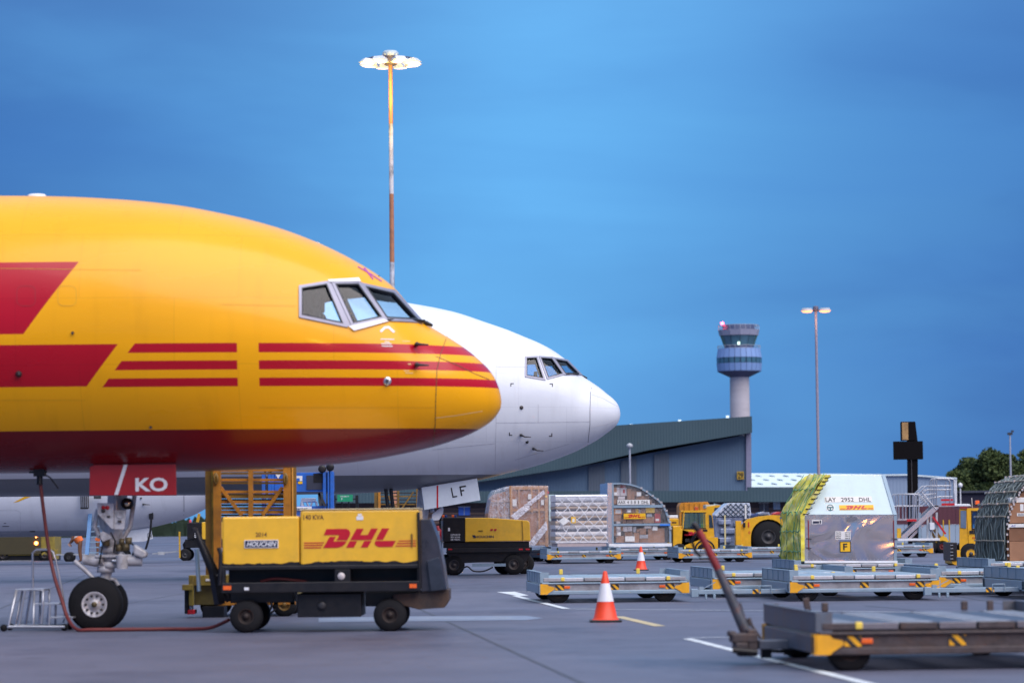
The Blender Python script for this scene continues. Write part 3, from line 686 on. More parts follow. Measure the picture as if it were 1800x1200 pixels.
for sy in (-0.26, 0.26):
    wv = wheel(A1.root, (0.0, sy, 0.362), 0.392, 0.29, RUB, mat('wheel_rim_white', (0.60, 0.58, 0.60), 0.4, 0.2, var=0.1, dirt=(0.2, 0.17, 0.15), dirt_amt=0.6), 0.47, -1 if sy < 0 else 1)
    for k in range(10):
        a = k*2*math.pi/10; y_ = sy + (-0.155 if sy < 0 else 0.155)
        c = (0.125*math.cos(a), y_, 0.362+0.125*math.sin(a)); MB().lathe([(0.03,0.02),(0.0,0.02),(0.0,0.001)], c, 'y', 8).build('wheel_bolt', DRK, wv)
    MB().lathe([(-0.17 if sy<0 else 0.17,0.001),(-0.17 if sy<0 else 0.17,0.04),(0,0.05)], (0,sy,0.362), 'y', 14).build('hub_cap', LGB, wv)
gear = MB().tube([gz(210,800), gz(205,900), gz(193,985)], [0.15, 0.14, 0.12], 16).tube([gz(193,985), gz(186,1010), gz(175,1062)], [0.085, 0.08, 0.07], 14).tube([gz(175,1062,-0.3), gz(175,1062,0.3)], 0.05, 12).build('gear_strut', LG, A1.root)
for (a, b, r_) in (((172,965),(214,965),0.16), ((172,992),(214,992),0.14), ((172,1000),(200,1000),0.13)):
    pa, pb = gz(*a), gz(*b); MB().lathe([(-0.045, 0.001), (-0.045, r_), (0.045, r_), (0.045, 0.001)], ((pa+pb)/2), 'z', 20).build('strut_collar', LG, gear)
bxp(g, 'steering_plate', LG, gear, 170, 974, 250, 979, -0.2, 0.1, 0.01)
MB().prism(pf(g, [(177,884),(206,884),(206,929),(203,930),(177,902)]), -0.36, -0.33).build('gear_panel', LG, gear, 0.008)
for (x, y) in ((188,892),(195,892),(188,897.5)): MB().lathe([(0.0,0.03),(-0.012,0.03),(-0.012,0.001)], gz(x,y,-0.362), 'y', 12).build('gauge', RED if y < 895 else DRK, gear)
MB().prism(pf(g, [(206,897),(227,897),(224,930),(206,930)]), -0.33, -0.30).build('gear_panel', LG, gear, 0.008)
MB().lathe([(0,0.055),(-0.008,0.055),(-0.008,0.045),(0,0.045)], gz(216.5,905,-0.332), 'y', 20).build('placard_ring', GRYP, gear)
for (x0_, y0_, x1_, y1_) in ((194,906,200,910),(213,914,219,918)): bxp(g, 'placard', DRK, gear, x0_, y0_, x1_, y1_, -0.367, -0.337)
MB().prism(pf(g, [(186,933),(205,944),(183,953),(180,936)]), -0.3, -0.26).build('link_plate', LG, gear, 0.01)
MB().tube([gz(178,905), gz(183,930), gz(205,955)], 0.05, 8).tube([gz(174,895,-0.1), gz(168,925,-0.1), gz(178,945,-0.1)], 0.035, 8).tube([gz(235,870,0.1), gz(228,925,0.05), gz(215,950,0)], 0.035, 8).tube([gz(207,870,-0.2), gz(207,930,-0.2)],0.03,8).build('drag_brace', LG, gear)
MB().lathe([(-0.02,0.085),(-0.16,0.085),(-0.17,0.06)], gz(227,885,-0.1), 'y', 20).build('taxi_light_housing', BLK, gear)
MB().lathe([(0,0.07),(-0.015,0.04),(-0.02,0.001)], gz(227,885,-0.22), 'y', 18).build('taxi_light_lens', mat('lamp_lens', (0.55,0.42,0.3), 0.08, 0.9, rvar=0.02), gear)
MB().tube([gz(148,982,-0.1), gz(170,985,-0.1), gz(184,984,-0.12)], [0.07,0.09,0.06], 10).build('steering_cylinder', LG, gear)
MB().tube([gz(200,985,-0.15), gz(210,985,-0.15)], 0.03, 10).build('steering_rod', ALU, gear); MB().tube([gz(228,984,-0.15), gz(252,984,-0.15)], [0.085,0.085], 12).build('steering_cylinder', LG, gear)
MB().tube([gz(218,975,-0.2), gz(218,999,-0.2)], [0.09,0.08], 14).build('steering_cylinder', LG, gear)
MB().prism(pf(g, [(239,955),(262,969),(263,976),(256,981),(239,974)]), -0.3, -0.1).build('tow_fitting', LG, gear, 0.03)
MB().tube([gz(133,985,-0.1), gz(150,1000,-0.1), gz(168,1018,-0.1)], [0.035,0.035,0.025], 8).tube([gz(190,1016,0),gz(202,1018,0),gz(208,1028,0)],0.03,8).build('torque_link', LG, gear)
for (x, y, r_) in ((217,952,0.04),(229,950,0.05),(224,961,0.06),(212,962,0.05),(190,953,0.05)):
    MB().lathe([(-0.05,0.001),(-0.05,r_),(0.05,r_),(0.05,0.001)], gz(x,y,-0.18), 'x' if r_ > 0.065 else 'z', 12).build('hydraulic_valve', LGB, gear)
for q in ([gz(180,940,-.28),gz(186,955,-.3),gz(182,975,-.28),gz(178,990,-.2)], [gz(235,955,-.2),gz(243,960,-.25),gz(236,975,-.2)], [gz(200,935,-.3),gz(208,950,-.33),gz(204,970,-.25)]):
    MB().tube(q, 0.012, 6).build('hydraulic_hose', BLK, gear)
# power cable from belly to ground to generator
HOSE = mat('red_brown_cable', (0.15, 0.025, 0.022), 0.5, var=0.2)
def smooth(pts, n=6):
    pts = [Vector(p) for p in pts]; out = []
    for i in range(len(pts)-1):
        p0, p1, p2, p3 = pts[max(i-1,0)], pts[i], pts[i+1], pts[min(i+2, len(pts)-1)]
        for k in range(n):
            t = k/n; out.append(0.5*((2*p1)+(p2-p0)*t+(2*p0-5*p1+4*p2-p3)*t*t+(3*p1-p0-3*p2+p3)*t**3))
    return out + [pts[-1]]
def cable(name, pts, r, m_, label, sc, cat='cable'):
    f = Fr(pts[0][0], sc) if isinstance(pts[0][0], (int, float)) and len(pts[0]) == 2 else None
    w_ = [P(a, b, sc) if b < 1098 else None for a, b in pts]
    return w_
cpts = [(70,832,41.0),(71,850,41.0),(77,900,41.0),(85,960,41.0),(95,1010,40.9),(108,1052,40.7),(120,1088,40.5),(136,1106,40.2),(160,1109,40.1),(240,1109,40.1),(300,1108,40.1),(340,1107,40.0),(372,1102,39.8),(402,1089,39.5)]
O_ = Vector((P(140,1108,125).x, 40.2, 0))
cv = [];
for a, b, Y in cpts:
    q = P(a, b, FPX/Y); q.z = max(q.z, 0.03); cv.append(q - O_)
co_ = MB().tube(smooth(cv), 0.026, 8).build('power_cable', HOSE); co_.location = O_
tag(co_, 'red-brown power cable hanging from yellow belly and trailing over the apron', 'cable')
pp = A1.loc(P(70, 832, 122)); MB().cbox(pp.x, pp.y, pp.z+0.02, 0.16, 0.14, 0.12).tube([pp, pp+Vector((0,-0.02,-0.16))], 0.045, 8).beam(pp+Vector((-.15,0,0.02)), pp+Vector((.1,0,0.02)), .04,.03).tube([pp+Vector((0.05,0,0)), pp+Vector((0.15,0,-0.06)), pp+Vector((0.27,0,-0.22))], 0.012, 6).build('ground_power_socket', BLK, A1.root)
# ---- white aircraft
A2 = Plane(63, (1090.5, 727),
    [(1089,718),(1085,709),(1077,700),(1067,692),(1055,682),(1042,673),(1020,658),(998,635),(984,624),(969,614),(946,602),(922,592),(890,579),(858,568),(795,547.5),(714,532),(640,521),(540,511),(400,505),(0,504),(-800,510)],
    [(1089,736),(1085,745),(1076,754),(1064,763),(1050,773),(1034,782),(1010,794),(985,804),(947,817),(890,832),(839,844),(790,852),(737,858.5),(640,866),(520,869),(360,870),(0,873),(-800,881)],
    [(0,0),(0.05,0.22),(0.2,0.46),(0.5,0.76),(1,1.08),(1.6,1.36),(2.4,1.66),(3.2,1.90),(4.5,2.2),(6,2.40),(8,2.52),(45,2.52)], 775, 'cargo_aircraft',
    'plain white wide-bodied aircraft with grey belly behind the yellow aircraft')
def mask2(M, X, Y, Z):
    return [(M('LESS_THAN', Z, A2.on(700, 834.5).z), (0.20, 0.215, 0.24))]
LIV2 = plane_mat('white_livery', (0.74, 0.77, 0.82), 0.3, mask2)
V3 = [(925.5,629.5),(943,629),(955,665),(925.5,660)]
V2 = [(950.5,629),(970,630.5),(989,657),(963.5,663.5)]
V1 = [(975.5,631.5),(996.5,635.5),(1018,657.5),(993.5,657)]
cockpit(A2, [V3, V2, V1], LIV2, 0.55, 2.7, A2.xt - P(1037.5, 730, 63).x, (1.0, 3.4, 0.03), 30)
cockpit_inside(A2, 63, 940)
LG2 = mat('panel_seam_grey', (0.52, 0.54, 0.59), 0.5); BMK = mat('black_mark', (0.02,0.02,0.025), 0.5)
A2.strip([(1042,673),(1038,690),(1037,720),(1037,745),(1033,783)], 1.0, 'panel_seam', mat('panel_seam_dark2', (0.16,0.16,0.2), 0.5))
A2.strip([(1040,693),(1060,700),(1085,714)], 0.7, 'lightning_strip', LG2); A2.strip([(1039,751),(1062,746),(1083,738)], 1.1, 'lightning_strip', WHITE)
for pa in ([(872,743),(1036,741)], [(873,644),(924,645)], [(872,620),(872,743)], [(872,743),(870,833)], [(946,710),(946,742)], [(760,790),(870,779)], [(905,808),(1000,780)]):
    A2.strip(pa, 0.8, 'panel_seam', LG2, step=8)
for (x, y, dx, dy) in ((898,674,1,1),(971,674.5,-1,1),(895.5,764.5,1,-1),(970,766,-1,-1)):
    A2.strip([(x,y),(x+5*dx,y)], 1.5, 'door_corner_mark', BMK, 0.006, 2); A2.strip([(x,y-0.6*dy),(x,y+5*dy)], 1.5, 'door_corner_mark', BMK, 0.006, 2)
p = A2.on(916.5, 716); MB().lathe([(0,0.055),(-0.02,0.05),(-0.05,0.02),(-0.05,0.001)], p, 'y', 16).build('angle_of_attack_vane', DRK, A2.root)
p = A2.on(926.5, 776.5); MB().lathe([(0,0.045),(-0.02,0.045),(-0.02,0.001)], p, 'y', 16).build('drain_port', BLK, A2.root)
for (x, y) in ((916,764.5),(938,788.5)):
    p = A2.on(x, y); MB().tube([p, p+Vector((0,-0.12,-0.0)), p+Vector((0.1,-0.15,-0.05)), p+Vector((0.27,-0.15,-0.06))], [0.045,0.03,0.02,0.01], 8).build('pitot_probe', DRK, A2.root)
wiper(A2, (995,659), (1016,660), 1.0)
p = A2.on(1026, 661.5); MB().tube([p+Vector((-0.1,0,0.05)), p, p+Vector((0.1,0,-0.05))], [0.012,0.03,0.02], 6).build('wiper', BLK, A2.root)
F2 = Fr(775, 63)
def g2(px, py, y=0.0): x, z = F2.xz(px, py); return Vector((x, y, z))
for yy in (-0.62,):
    d2 = MB().prism(pf(F2, [(742,857),(839,841),(845,879),(747,896)]), yy, yy+0.03).build('nose_gear_door', mat('gear_door_pale', (0.62,0.68,0.74), 0.4, var=0.05), A2.root, 0.008)
    if yy < 0:
        MB().prism(pf(F2, [(768.5,854),(771.5,853),(771.5,892),(768.5,892.4)]), yy-0.006, yy-0.001).build('stripe', RED, d2)
        Lr = [[(793,857.5),(795,857),(798,872),(804,871),(804.7,873.2),(796.2,874.8)], [(808,855),(819.5,853),(820,855.6),(810.8,857.2),(811.6,861.3),(816.5,860.5),(817,863),(812.2,863.8),(813.6,871.3),(811,871.8)]]
        b = MB()
        for q in Lr: b.prism(pf(F2, q), yy-0.006, yy-0.001)
        b.build('lettering', INK, d2)
st2 = MB().tube([g2(748,850), g2(742,905), g2(735,985)], [0.2,0.17,0.1], 12).tube([g2(752,850,0.1), g2(760,900,0.1)], 0.06, 8).build('gear_strut', LG, A2.root)
MB().prism(pf(F2, [(759,915),(760,903),(768,897),(774,892),(778,890),(780,894),(779,902),(772,914)]), -0.3, -0.15).build('torque_link', WHITE, st2, 0.02)
for sy in (-0.3, 0.3):
    x, z = F2.xz(733, 985); wheel(A2.root, (x, sy, 0.44), 0.47, 0.34, RUB, LG, 0.5, -1 if sy < 0 else 1)
pp = g2(683, 850, -0.5); s2 = MB().cbox(pp.x, pp.y, pp.z, 0.35, 0.3, 0.18); s2.build('ground_power_socket', BLK, A2.root)
for dx in (0, 9):
    o = MB().tube(smooth([g2(679+dx,852,-.5), g2(681+dx,875,-.5), g2(686+dx,905,-.5), g2(700+dx,950,-.5)]), 0.05, 8).build('power_cable', BLK); o.location = A2.O
    tag(o, 'black cable drooping from white aircraft belly, %s of the pair' % ('left' if dx == 0 else 'right'), 'cable', 'power cables under the white aircraft')
for (x, y) in ((1190/8.2, 0),): pass
# ---- third aircraft
A3 = Plane(41, (412, 838), [(410,828),(402,818),(385,806),(360,797),(320,788),(250,780),(150,777),(0,778),(-500,784)],
    [(411,848),(404,858),(392,870),(376,884),(360,894.5),(340,905),(323,912),(297,919),(269,926),(230,933),(190,938.5),(133,942),(60,943),(0,943.5),(-500,949)],
    [(0,0),(0.1,0.3),(0.5,0.68),(1,0.98),(1.6,1.22),(2.4,1.46),(3.2,1.63),(4.2,1.77),(5.5,1.86),(45,1.88)], 220, 'cargo_aircraft', 'furthest aircraft, white with a yellow curved flash, seen below the other bellies')
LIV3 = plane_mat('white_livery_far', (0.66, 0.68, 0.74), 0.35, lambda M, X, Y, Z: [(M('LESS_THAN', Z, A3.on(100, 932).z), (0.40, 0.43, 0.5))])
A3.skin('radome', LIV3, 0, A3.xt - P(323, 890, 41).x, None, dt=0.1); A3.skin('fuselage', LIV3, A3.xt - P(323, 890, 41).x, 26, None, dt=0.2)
A3.strip([(323,860),(323.5,890),(323,912)], 1.0, 'panel_seam', MATS['panel_seam_dark2'])
A3.strip([(0,896.5),(30,896.5),(36,900),(36,934),(32,936.5),(0,937)], 0.9, 'cargo_door_outline', LG2, step=4)
A3.quad([(23,883),(62,862),(80,862),(33,881)], 'livery_flash', mat('flash_yellow', (0.75,0.40,0.01), 0.4), 0.006)
A3.strip([(4,924.4),(16,924.4)], 1.2, 'stencil_line', BMK, 0.006); A3.strip([(7,919),(11,919)], 1.0, 'stencil_line', BMK, 0.006)
p = A3.on(252,886); MB().tube([p, p+Vector((0,-0.1,0)), p+Vector((0.3,-0.1,-0.02))], [0.05,0.03,0.01], 6).build('pitot_probe', DRK, A3.root)
p = A3.on(248,875); MB().tube([p, p+Vector((0,-0.05,0))], 0.04, 8).build('drain_port', DRK, A3.root)
p = A3.on(57,933.5); MB().cbox(p.x,p.y,p.z,0.22,0.1,0.06).build('drain_port', DRK, A3.root)
p = A3.on(266,906); MB().cbox(p.x,p.y-0.04,p.z,0.18,0.12,0.3).build('ground_power_socket', BLK, A3.root)
F3 = Fr(266, 41.8)
o = MB().tube(smooth([(*F3.xz(266,911),)[0:1] + (0,) + (F3.z(266,911),), (F3.x(264), 0, F3.z(264,935)), (F3.x(259), 0, F3.z(259,955)), (F3.x(256), 0, F3.z(256,965))]), 0.05, 6).build('power_cable', BLK); o.location = F3.O
tag(o, 'short black cable hanging under the furthest aircraft nose', 'cable')
F3c = Fr(240, 41)
def o3(v): return (F3c.O.x - A3.O.x)
x0 = A3.loc(P(207,944,41)); 
dr = MB().prism([((lambda v: (v.x, v.z))(A3.loc(P(a, b, 41)))) for a, b in [(205,935),(268,927),(271,946),(255,951),(205,953)]], -0.42, -0.39).build('nose_gear_door', WHITE, A3.root)
a_ = A3.loc(P(261,946,41)); b_ = A3.loc(P(270,936,41)); text('CV', a_.x, b_.x, a_.z, b_.z, -0.426, dr, INK)
x = A3.loc(P(215,960,41)); MB().tube([(x.x,0,x.z+0.5),(x.x,0,0.3)], [0.12,0.08], 10).build('gear_strut', LG, A3.root)
for sy in (-0.2,0.2): wheel(A3.root, (x.x, sy, 0.33), 0.35, 0.2, RUB, LG, 0.5, -1 if sy < 0 else 1)
# ------------------------------------------------------------------ masts, tower, buildings, trees
def mast(px, py_top, s, base_r, top_r, label, bands, head, n_lamps, group=None, lamp_w=0.55, power=900, head_r=1.5):
    f = Fr(px, s); x_t, z_t = f.xz(px, py_top)
    H = z_t
    root = thing('floodlight_mast', f.O, label, 'floodlight mast', group=group)
    lean = lambda z: 0.0
    for (z0, z1, m_) in bands(f, H):
        r0 = base_r + (top_r-base_r)*z0/H; r1 = base_r + (top_r-base_r)*z1/H
        MB().tube([(0,0,z0), (0,0,z1)], [r0, r1], 16).build('pole_section', m_, root)
    head(root, H, f)
    return root, f, H
LAMPG = emit('lit_sodium_lamp', (1.0, 0.62, 0.34), 2.6)
PW = mat('mast_white_flaking', (0.62, 0.64, 0.70), 0.5, var=0.05, dirt=(0.03, 0.03, 0.05), dirt_amt=1.0, dscale=1.1, stretch=(1, 1, 0.5))
PO = mat('mast_orange', (0.44, 0.19, 0.10), 0.55, var=0.1, dirt=(0.15, 0.08, 0.07), dirt_amt=0.5)
GM = mat('mast_galvanised', (0.42, 0.44, 0.50), 0.5, 0.3, var=0.1)
def bands1(f, H):
    z = [f.z(686, y) for y in (218, 341, 461, 580, 700, 820)]
    out = [(z[0], H, PO), (z[1], z[0], PW), (z[2], z[1], PO), (z[3], z[2], PW), (z[4], z[3], PO), (z[5], z[4], PW), (0, z[5], PO)]
    return out
def lamp_unit(root, c, ang, wd, power, lit=True, tilt=0.35):
    ca, sa = math.cos(ang), math.sin(ang)
    Rm = Matrix.Rotation(ang, 4, 'Z') @ Matrix.Rotation(-tilt, 4, 'Y')
    def T(v): return Vector(c) + Rm @ Vector(v)
    b = MB(); prof = [(-0.24*wd, 0.42*wd, 0), (-0.26*wd, 0.30*wd, 0.2*wd), (0.45*wd, 0.33*wd, 0.24*wd), (0.62*wd, 0.22*wd, 0.05*wd), (0.62*wd, .42*wd, 0)]
    vs = []
    for sy in (-1, 1):
        for (x, y, z) in ((-0.5,0.42,0.0),(-0.42,0.34,0.30),(0.35,0.34,0.30),(0.6,0.42,0.0)): vs.append(T((x*wd, sy*y*wd, z*wd)))
    b.add(vs, [(0,1,2,3),(7,6,5,4),(0,4,5,1),(1,5,6,2),(2,6,7,3),(0,3,7,4)])
    h = b.build('lamp_head', mat('lamp_head_white', (0.62,0.66,0.70), 0.4), root, 0.02)
    q = [T((x*wd, y*wd, -0.012)) for (x, y) in ((-0.4,-0.33),(0.48,-0.33),(0.48,0.33),(-0.4,0.33))]
    q2 = [T((x*wd, y*wd, -0.06*wd)) for (x, y) in ((-0.3,-0.24),(0.38,-0.24),(0.38,0.24),(-0.3,0.24))]
    MB().add(q+q2, [(3,2,1,0),(4,5,6,7),(0,1,5,4),(1,2,6,5),(2,3,7,6),(3,0,4,7)]).build('lamp_glass', LAMPG if lit else GRYP, h)
    return h
def head1(root, H, f):
    MB().lathe([(0.0,0.001),(0.0,0.34),(0.25,0.42),(0.55,0.42)], (0,0,H-0.35), 'z', 20).build('head_frame', mat('head_frame_dark', (0.10,0.09,0.14), 0.6), root)
    MB().lathe([(0.0,0.44),(0.05,0.46),(0.25,0.46),(0.36,0.36),(0.40,0.12),(0.40,0.001)], (0,0,H+0.1), 'z', 24).build('head_cap', mat('head_cap', (0.45,0.55,0.60), 0.5), root)
    arm = MB()
    for k in range(8):
        a = 2*math.pi*k/8 + 0.39; c = Vector((1.35*math.cos(a), 1.35*math.sin(a), H-0.32))
        arm.tube([(0.3*math.cos(a),0.3*math.sin(a),H+0.02), (1.1*math.cos(a+.1),1.1*math.sin(a+.1),H+0.05), (c.x*1.05,c.y*1.05,H-0.05), (c.x*1.05, c.y*1.05, H-0.3)], 0.035, 6)
        lamp_unit(root, c, a, 0.80, 0, tilt=0.12)
    ring = [(1.1*math.cos(2*math.pi*k/24), 1.1*math.sin(2*math.pi*k/24), H+0.02) for k in range(25)]
    arm.tube(ring, 0.03, 6); arm.build('lamp_arms', MATS['head_frame_dark'], root)
    ld = bpy.data.lights.new('floodlight', 'POINT'); ld.energy = 620; ld.color = (1, 0.60, 0.10); ld.shadow_soft_size = 0.6
    lo = bpy.data.objects.new('floodlight', ld); COL.objects.link(lo); lo.parent = root; lo.location = (0.0, -1.7, H-2.0)
mast(693, 104, 31, 0.17, 0.115, 'tall orange and white banded floodlight mast rising behind the yellow aircraft nose', bands1, head1, 8)
def head2(root, H, f):
    b = MB().beam((-0.9,0,H), (0.9,0,H), 0.12, 0.12).lathe([(-0.1,0.001),(-0.1,0.22),(0.3,0.22),(0.35,0.001)], (0,0,H), 'z', 12); b.build('head_frame', MATS['head_frame_dark'], root)
    for sx in (-1, 1):
        h = MB().lathe([(0.22,0.001),(0.2,0.38),(0,0.5)], (sx*0.72,-0.1,H-0.05), 'z', 16).build('lamp_head', GRYP, root)
        MB().lathe([(0,0.46),(-0.12,0.35),(-0.16,0.001)], (sx*0.72,-0.1,H-0.06), 'z', 16).build('lamp_glass', emit('lit_lamp_far', (1,0.36,0.16), 1.6), h)
    ld = bpy.data.lights.new('floodlight', 'POINT'); ld.energy = 45; ld.color = (1, 0.55, 0.3); ld.shadow_soft_size = 0.5
    lo = bpy.data.objects.new('floodlight', ld); COL.objects.link(lo); lo.parent = root; lo.location = (0, -0.9, H-0.9)
mast(1441, 545, 22, 0.13, 0.10, 'slim floodlight mast with two lit lamps, right of the control tower', lambda f, H: [(0, H, mat('mast_plain', (0.30,0.26,0.32), 0.6))], head2, 2)
def head3(root, H, f): MB().lathe([(-0.15,0.001),(-0.12,0.25),(0.12,0.28),(0.25,0.12),(0.28,0.001)], (0,0,H), 'z', 14).build('lamp_head', GRYP, root)
mast(1109, 784, 20, 0.10, 0.08, 'short unlit lamp post in front of the hangar wall', lambda f, H: [(0, H, GM)], head3, 1)
def head4(root, H, f):
    MB().cbox(0,0,H,0.5,0.3,0.25).cbox(0.25,-0.1,H+0.25,0.25,0.2,0.2).build('lamp_head', DRK, root)
mast(1779, 762, 17, 0.12, 0.08, 'unlit lamp post standing in front of the trees', lambda f, H: [(0, H, GM)], head4, 1)
# ---- control tower
ft = Fr(1304, 8)
TW = thing('control_tower', ft.O, 'tall round concrete control tower with flared glazed cab and red light', 'control tower')
CT = mat('tower_concrete', (0.48,0.45,0.48), 0.8, var=0.1, vscale=0.25, stretch=(1,1,2.2), spec=0.2); CB = mat('tower_blue_cladding', (0.19,0.31,0.58), 0.6, var=0.05, vscale=0.3)
CG = mat('tower_glass', (0.06,0.15,0.22), 0.15, var=0.25, vscale=0.6, spec=0.7, rvar=0.03)
tz = lambda y: ft.z(1300, y)
MB().lathe([(0,2.35),(tz(655),2.12)], (0,0,0), 'z', 32).build('shaft', CT, TW)
MB().lathe([(tz(663),2.12),(tz(653),4.75),(tz(652),4.85)], (0,0,0), 'z', 24).build('soffit', mat('tower_soffit', (0.07,0.08,0.16), 0.7), TW)
def tband(y0, y1, r0, r1, n, name, m_, gap=0.0):
    for k in range(n):
        a0 = 2*math.pi*k/n; a1 = 2*math.pi*(k+1)/n - gap
        if math.sin((a0+a1)/2) > 0.3: continue
        q = [(r0*math.cos(a0), r0*math.sin(a0), tz(y0)), (r0*math.cos(a1), r0*math.sin(a1), tz(y0)), (r1*math.cos(a1), r1*math.sin(a1), tz(y1)), (r1*math.cos(a0), r1*math.sin(a0), tz(y1))]
        qi = [(v[0]*0.96, v[1]*0.96, v[2]) for v in q]
        MB().add(q+qi, [(0,1,2,3),(7,6,5,4),(0,4,5,1),(1,5,6,2),(2,6,7,3),(3,7,4,0)]).build(name, m_, TW)
MB().lathe([(tz(652),4.5),(tz(640),4.65),(tz(615),4.5),(tz(612),3.3),(tz(608),3.2),(tz(571),3.6),(tz(571),0.01)], (0,0,0), 'z', 24).build('core', mat('tower_core', (0.04,0.06,0.14), 0.6), TW)
tband(653, 639, 4.8, 5.0, 24, 'cladding_panel', CB, 0.02); tband(638.5, 629.5, 4.95, 4.97, 24, 'window', CG, 0.05); tband(629, 613, 5.0, 4.65, 24, 'cladding_panel', CB, 0.02)
tband(608, 590.5, 3.35, 4.1, 12, 'window', CG, 0.03); tband(590, 580, 4.3, 4.55, 12, 'parapet_panel', mat('tower_parapet', (0.30,0.31,0.42), 0.6), 0.01)
MB().lathe([(tz(613),4.65),(tz(612),3.3)], (0,0,0), 'z', 24).lathe([(tz(590),4.2),(tz(583),0.01)], (0,0,0), 'z', 24).build('deck', CT, TW)
rb = MB()
for r_, yb, yt in ((4.5, 580, 572), (4.7, 613, 608)):
    for k in range(24):
        a = 2*math.pi*k/24; rb.beam((r_*math.cos(a), r_*math.sin(a), tz(yb)), (r_*math.cos(a), r_*math.sin(a), tz(yt)), .07, .07)
    rb.tube([(r_*math.cos(2*math.pi*k/24), r_*math.sin(2*math.pi*k/24), tz(yt)) for k in range(25)], 0.05, 4)
rb.build('railing', GM, TW)
x_ = ft.x(1268, 569); MB().lathe([(0,.3),(.4,.3),(.6,.001)], (x_+0.1, -1.2, tz(570.5)), 'z', 12).build('obstruction_light', emit('red_light', (1,0.06,0.12), 14), TW)
for xx, yy in ((1277,570),(1334,572)): MB().beam((ft.x(xx), -1, tz(580)), (ft.x(xx), -1, tz(yy)), .12,.12).cbox(ft.x(xx),-1,tz(yy),.3,.3,.3).build('antenna', GM, TW)
MB().cbox(ft.x(1301), -4.0, tz(605), .5,.3,.6).build('desk_lamp', emit('desk_lamp_lit', (0.7,1,0.8), 1.0), TW)
# ---- hangar
def ribbed(name, col, rough=0.5, period=0.30, axis='X', depth=0.10):
    m_ = bpy.data.materials.new(name); m_.use_nodes = True; n = m_.node_tree; b = n.nodes['Principled BSDF']; L = n.links
    t = n.nodes.new('ShaderNodeTexCoord'); wv = n.nodes.new('ShaderNodeTexWave'); wv.inputs['Scale'].default_value = 0.314/period; wv.wave_profile = 'SIN'; wv.bands_direction = axis
    L.new(t.outputs['Object'], wv.inputs['Vector'])
    bp = n.nodes.new('ShaderNodeBump'); bp.inputs['Strength'].default_value = 0.45; bp.inputs['Distance'].default_value = depth*0.25; L.new(wv.outputs['Fac'], bp.inputs['Height']); L.new(bp.outputs['Normal'], b.inputs['Normal'])
    ns = n.nodes.new('ShaderNodeTexNoise'); ns.inputs['Scale'].default_value = 0.12; ns.inputs['Detail'].default_value = 5; L.new(t.outputs['Object'], ns.inputs['Vector'])
    r = n.nodes.new('ShaderNodeValToRGB'); r.color_ramp.elements[0].color = tuple(c*0.85 for c in col)+(1,); r.color_ramp.elements[1].color = tuple(c*1.12 for c in col)+(1,); r.color_ramp.elements[0].position=.3; r.color_ramp.elements[1].position=.7
    L.new(ns.outputs['Fac'], r.inputs['Fac']); L.new(r.outputs['Color'], b.inputs['Base Color']); b.inputs['Roughness'].default_value = rough
    return m_
GRN = ribbed('hangar_green_cladding', (0.045, 0.085, 0.105), 0.5); BLW = ribbed('hangar_blue_grey_cladding', (0.10, 0.165, 0.25), 0.45)
DKW = ribbed('hangar_dark_cladding', (0.10, 0.125, 0.16), 0.4); BRK = mat('annex_brown_brick', (0.085,0.06,0.065), 0.85, var=0.2, vscale=3)
fh = Fr(1100, 17)
HG = thing('hangar', fh.O, 'huge hangar with green sloping fascia and blue-grey ribbed walls', 'hangar')
hp = lambda pts: pf(fh, pts)
MB().prism(hp([(560,823),(1000,823),(1312,763.5),(1312,862),(1312,950),(560,950)]), 0.6, 40).build('wall', BLW, HG)
MB().prism(hp([(700,778),(1000,753.5),(1320,732),(1320.5,760.5),(1140,791),(1000,823),(860,844),(700,868)]), -1.2, 0.2).build('fascia', GRN, HG)
MB().prism(hp([(700,780),(1000,756),(1318,735),(1318,760),(1000,815),(700,850)]), 0.2, 40).build('roof', mat('hangar_roof', (0.10,0.12,0.16), 0.7), HG)
MB().prism(hp([(1312,762),(1321,760),(1322,950),(1312,950)]), 0.3, 3).build('corner_pier', mat('hangar_pier', (0.22,0.22,0.32), 0.7), HG)
for a, b_ in ((1035,1063),(1092,1119),(1150,1176)):
    yt = lambda x: 823 - (x-1000)*0.188
    MB().prism(hp([(a,yt(a)+4),(b_,yt(b_)+4),(b_,864),(a,864)]), 0.35, 0.595).build('wall_panel', DKW, HG)
for x, y in ((1109,748),(1194,740.5),(1278,733)):
    q = hp([(x,y)])[0]; MB().cbox(q[0], -0.6, q[1], 0.3,0.3,0.3).build('roof_light', emit('roof_lamp_lit', (0.75,0.9,1), 0.45), HG)
MB().prism(hp([(1085,743),(1250,731.5),(1250,734),(1085,750)]), 10, 10.3).build('ridge_sheet', mat('ridge_pale', (0.35,0.42,0.55), 0.5), HG)
b29 = bxp(fh, 'number_board', mat('board_amber', (0.42,0.26,0.02), 0.6), HG, 1296, 828, 1308, 842, 0.3, 0.45)
x0, z0 = fh.xz(1297.5, 840.5); x1, z1 = fh.xz(1306.5, 830); text('29', x0, x1, z0, z1, 0.28, b29, INK, bold=0.02)
fa = Fr(1100, 19)
AN = thing('hangar_annex', fa.O, 'low brown annex with green fascia running along the foot of the hangar', 'building')
MB().prism(pf(fa, [(560,884),(1560,880),(1560,955),(560,955)]), 0.5, 12).build('wall', BRK, AN)
MB().prism(pf(fa, [(560,863),(860,863),(1314,862),(1314,856),(1590,857),(1590,881),(560,884)]), -0.8, 0.49).build('fascia', GRN, AN)
for i, y in enumerate((893, 901, 909, 917)):
    MB().prism(pf(fa, [(560,y),(1400,y-1),(1400,y+1.6),(560,y+2.6)]), 0.42, 0.49).build('wall_rail', mat('wall_rail_brown', (0.16,0.10,0.08), 0.7), AN)
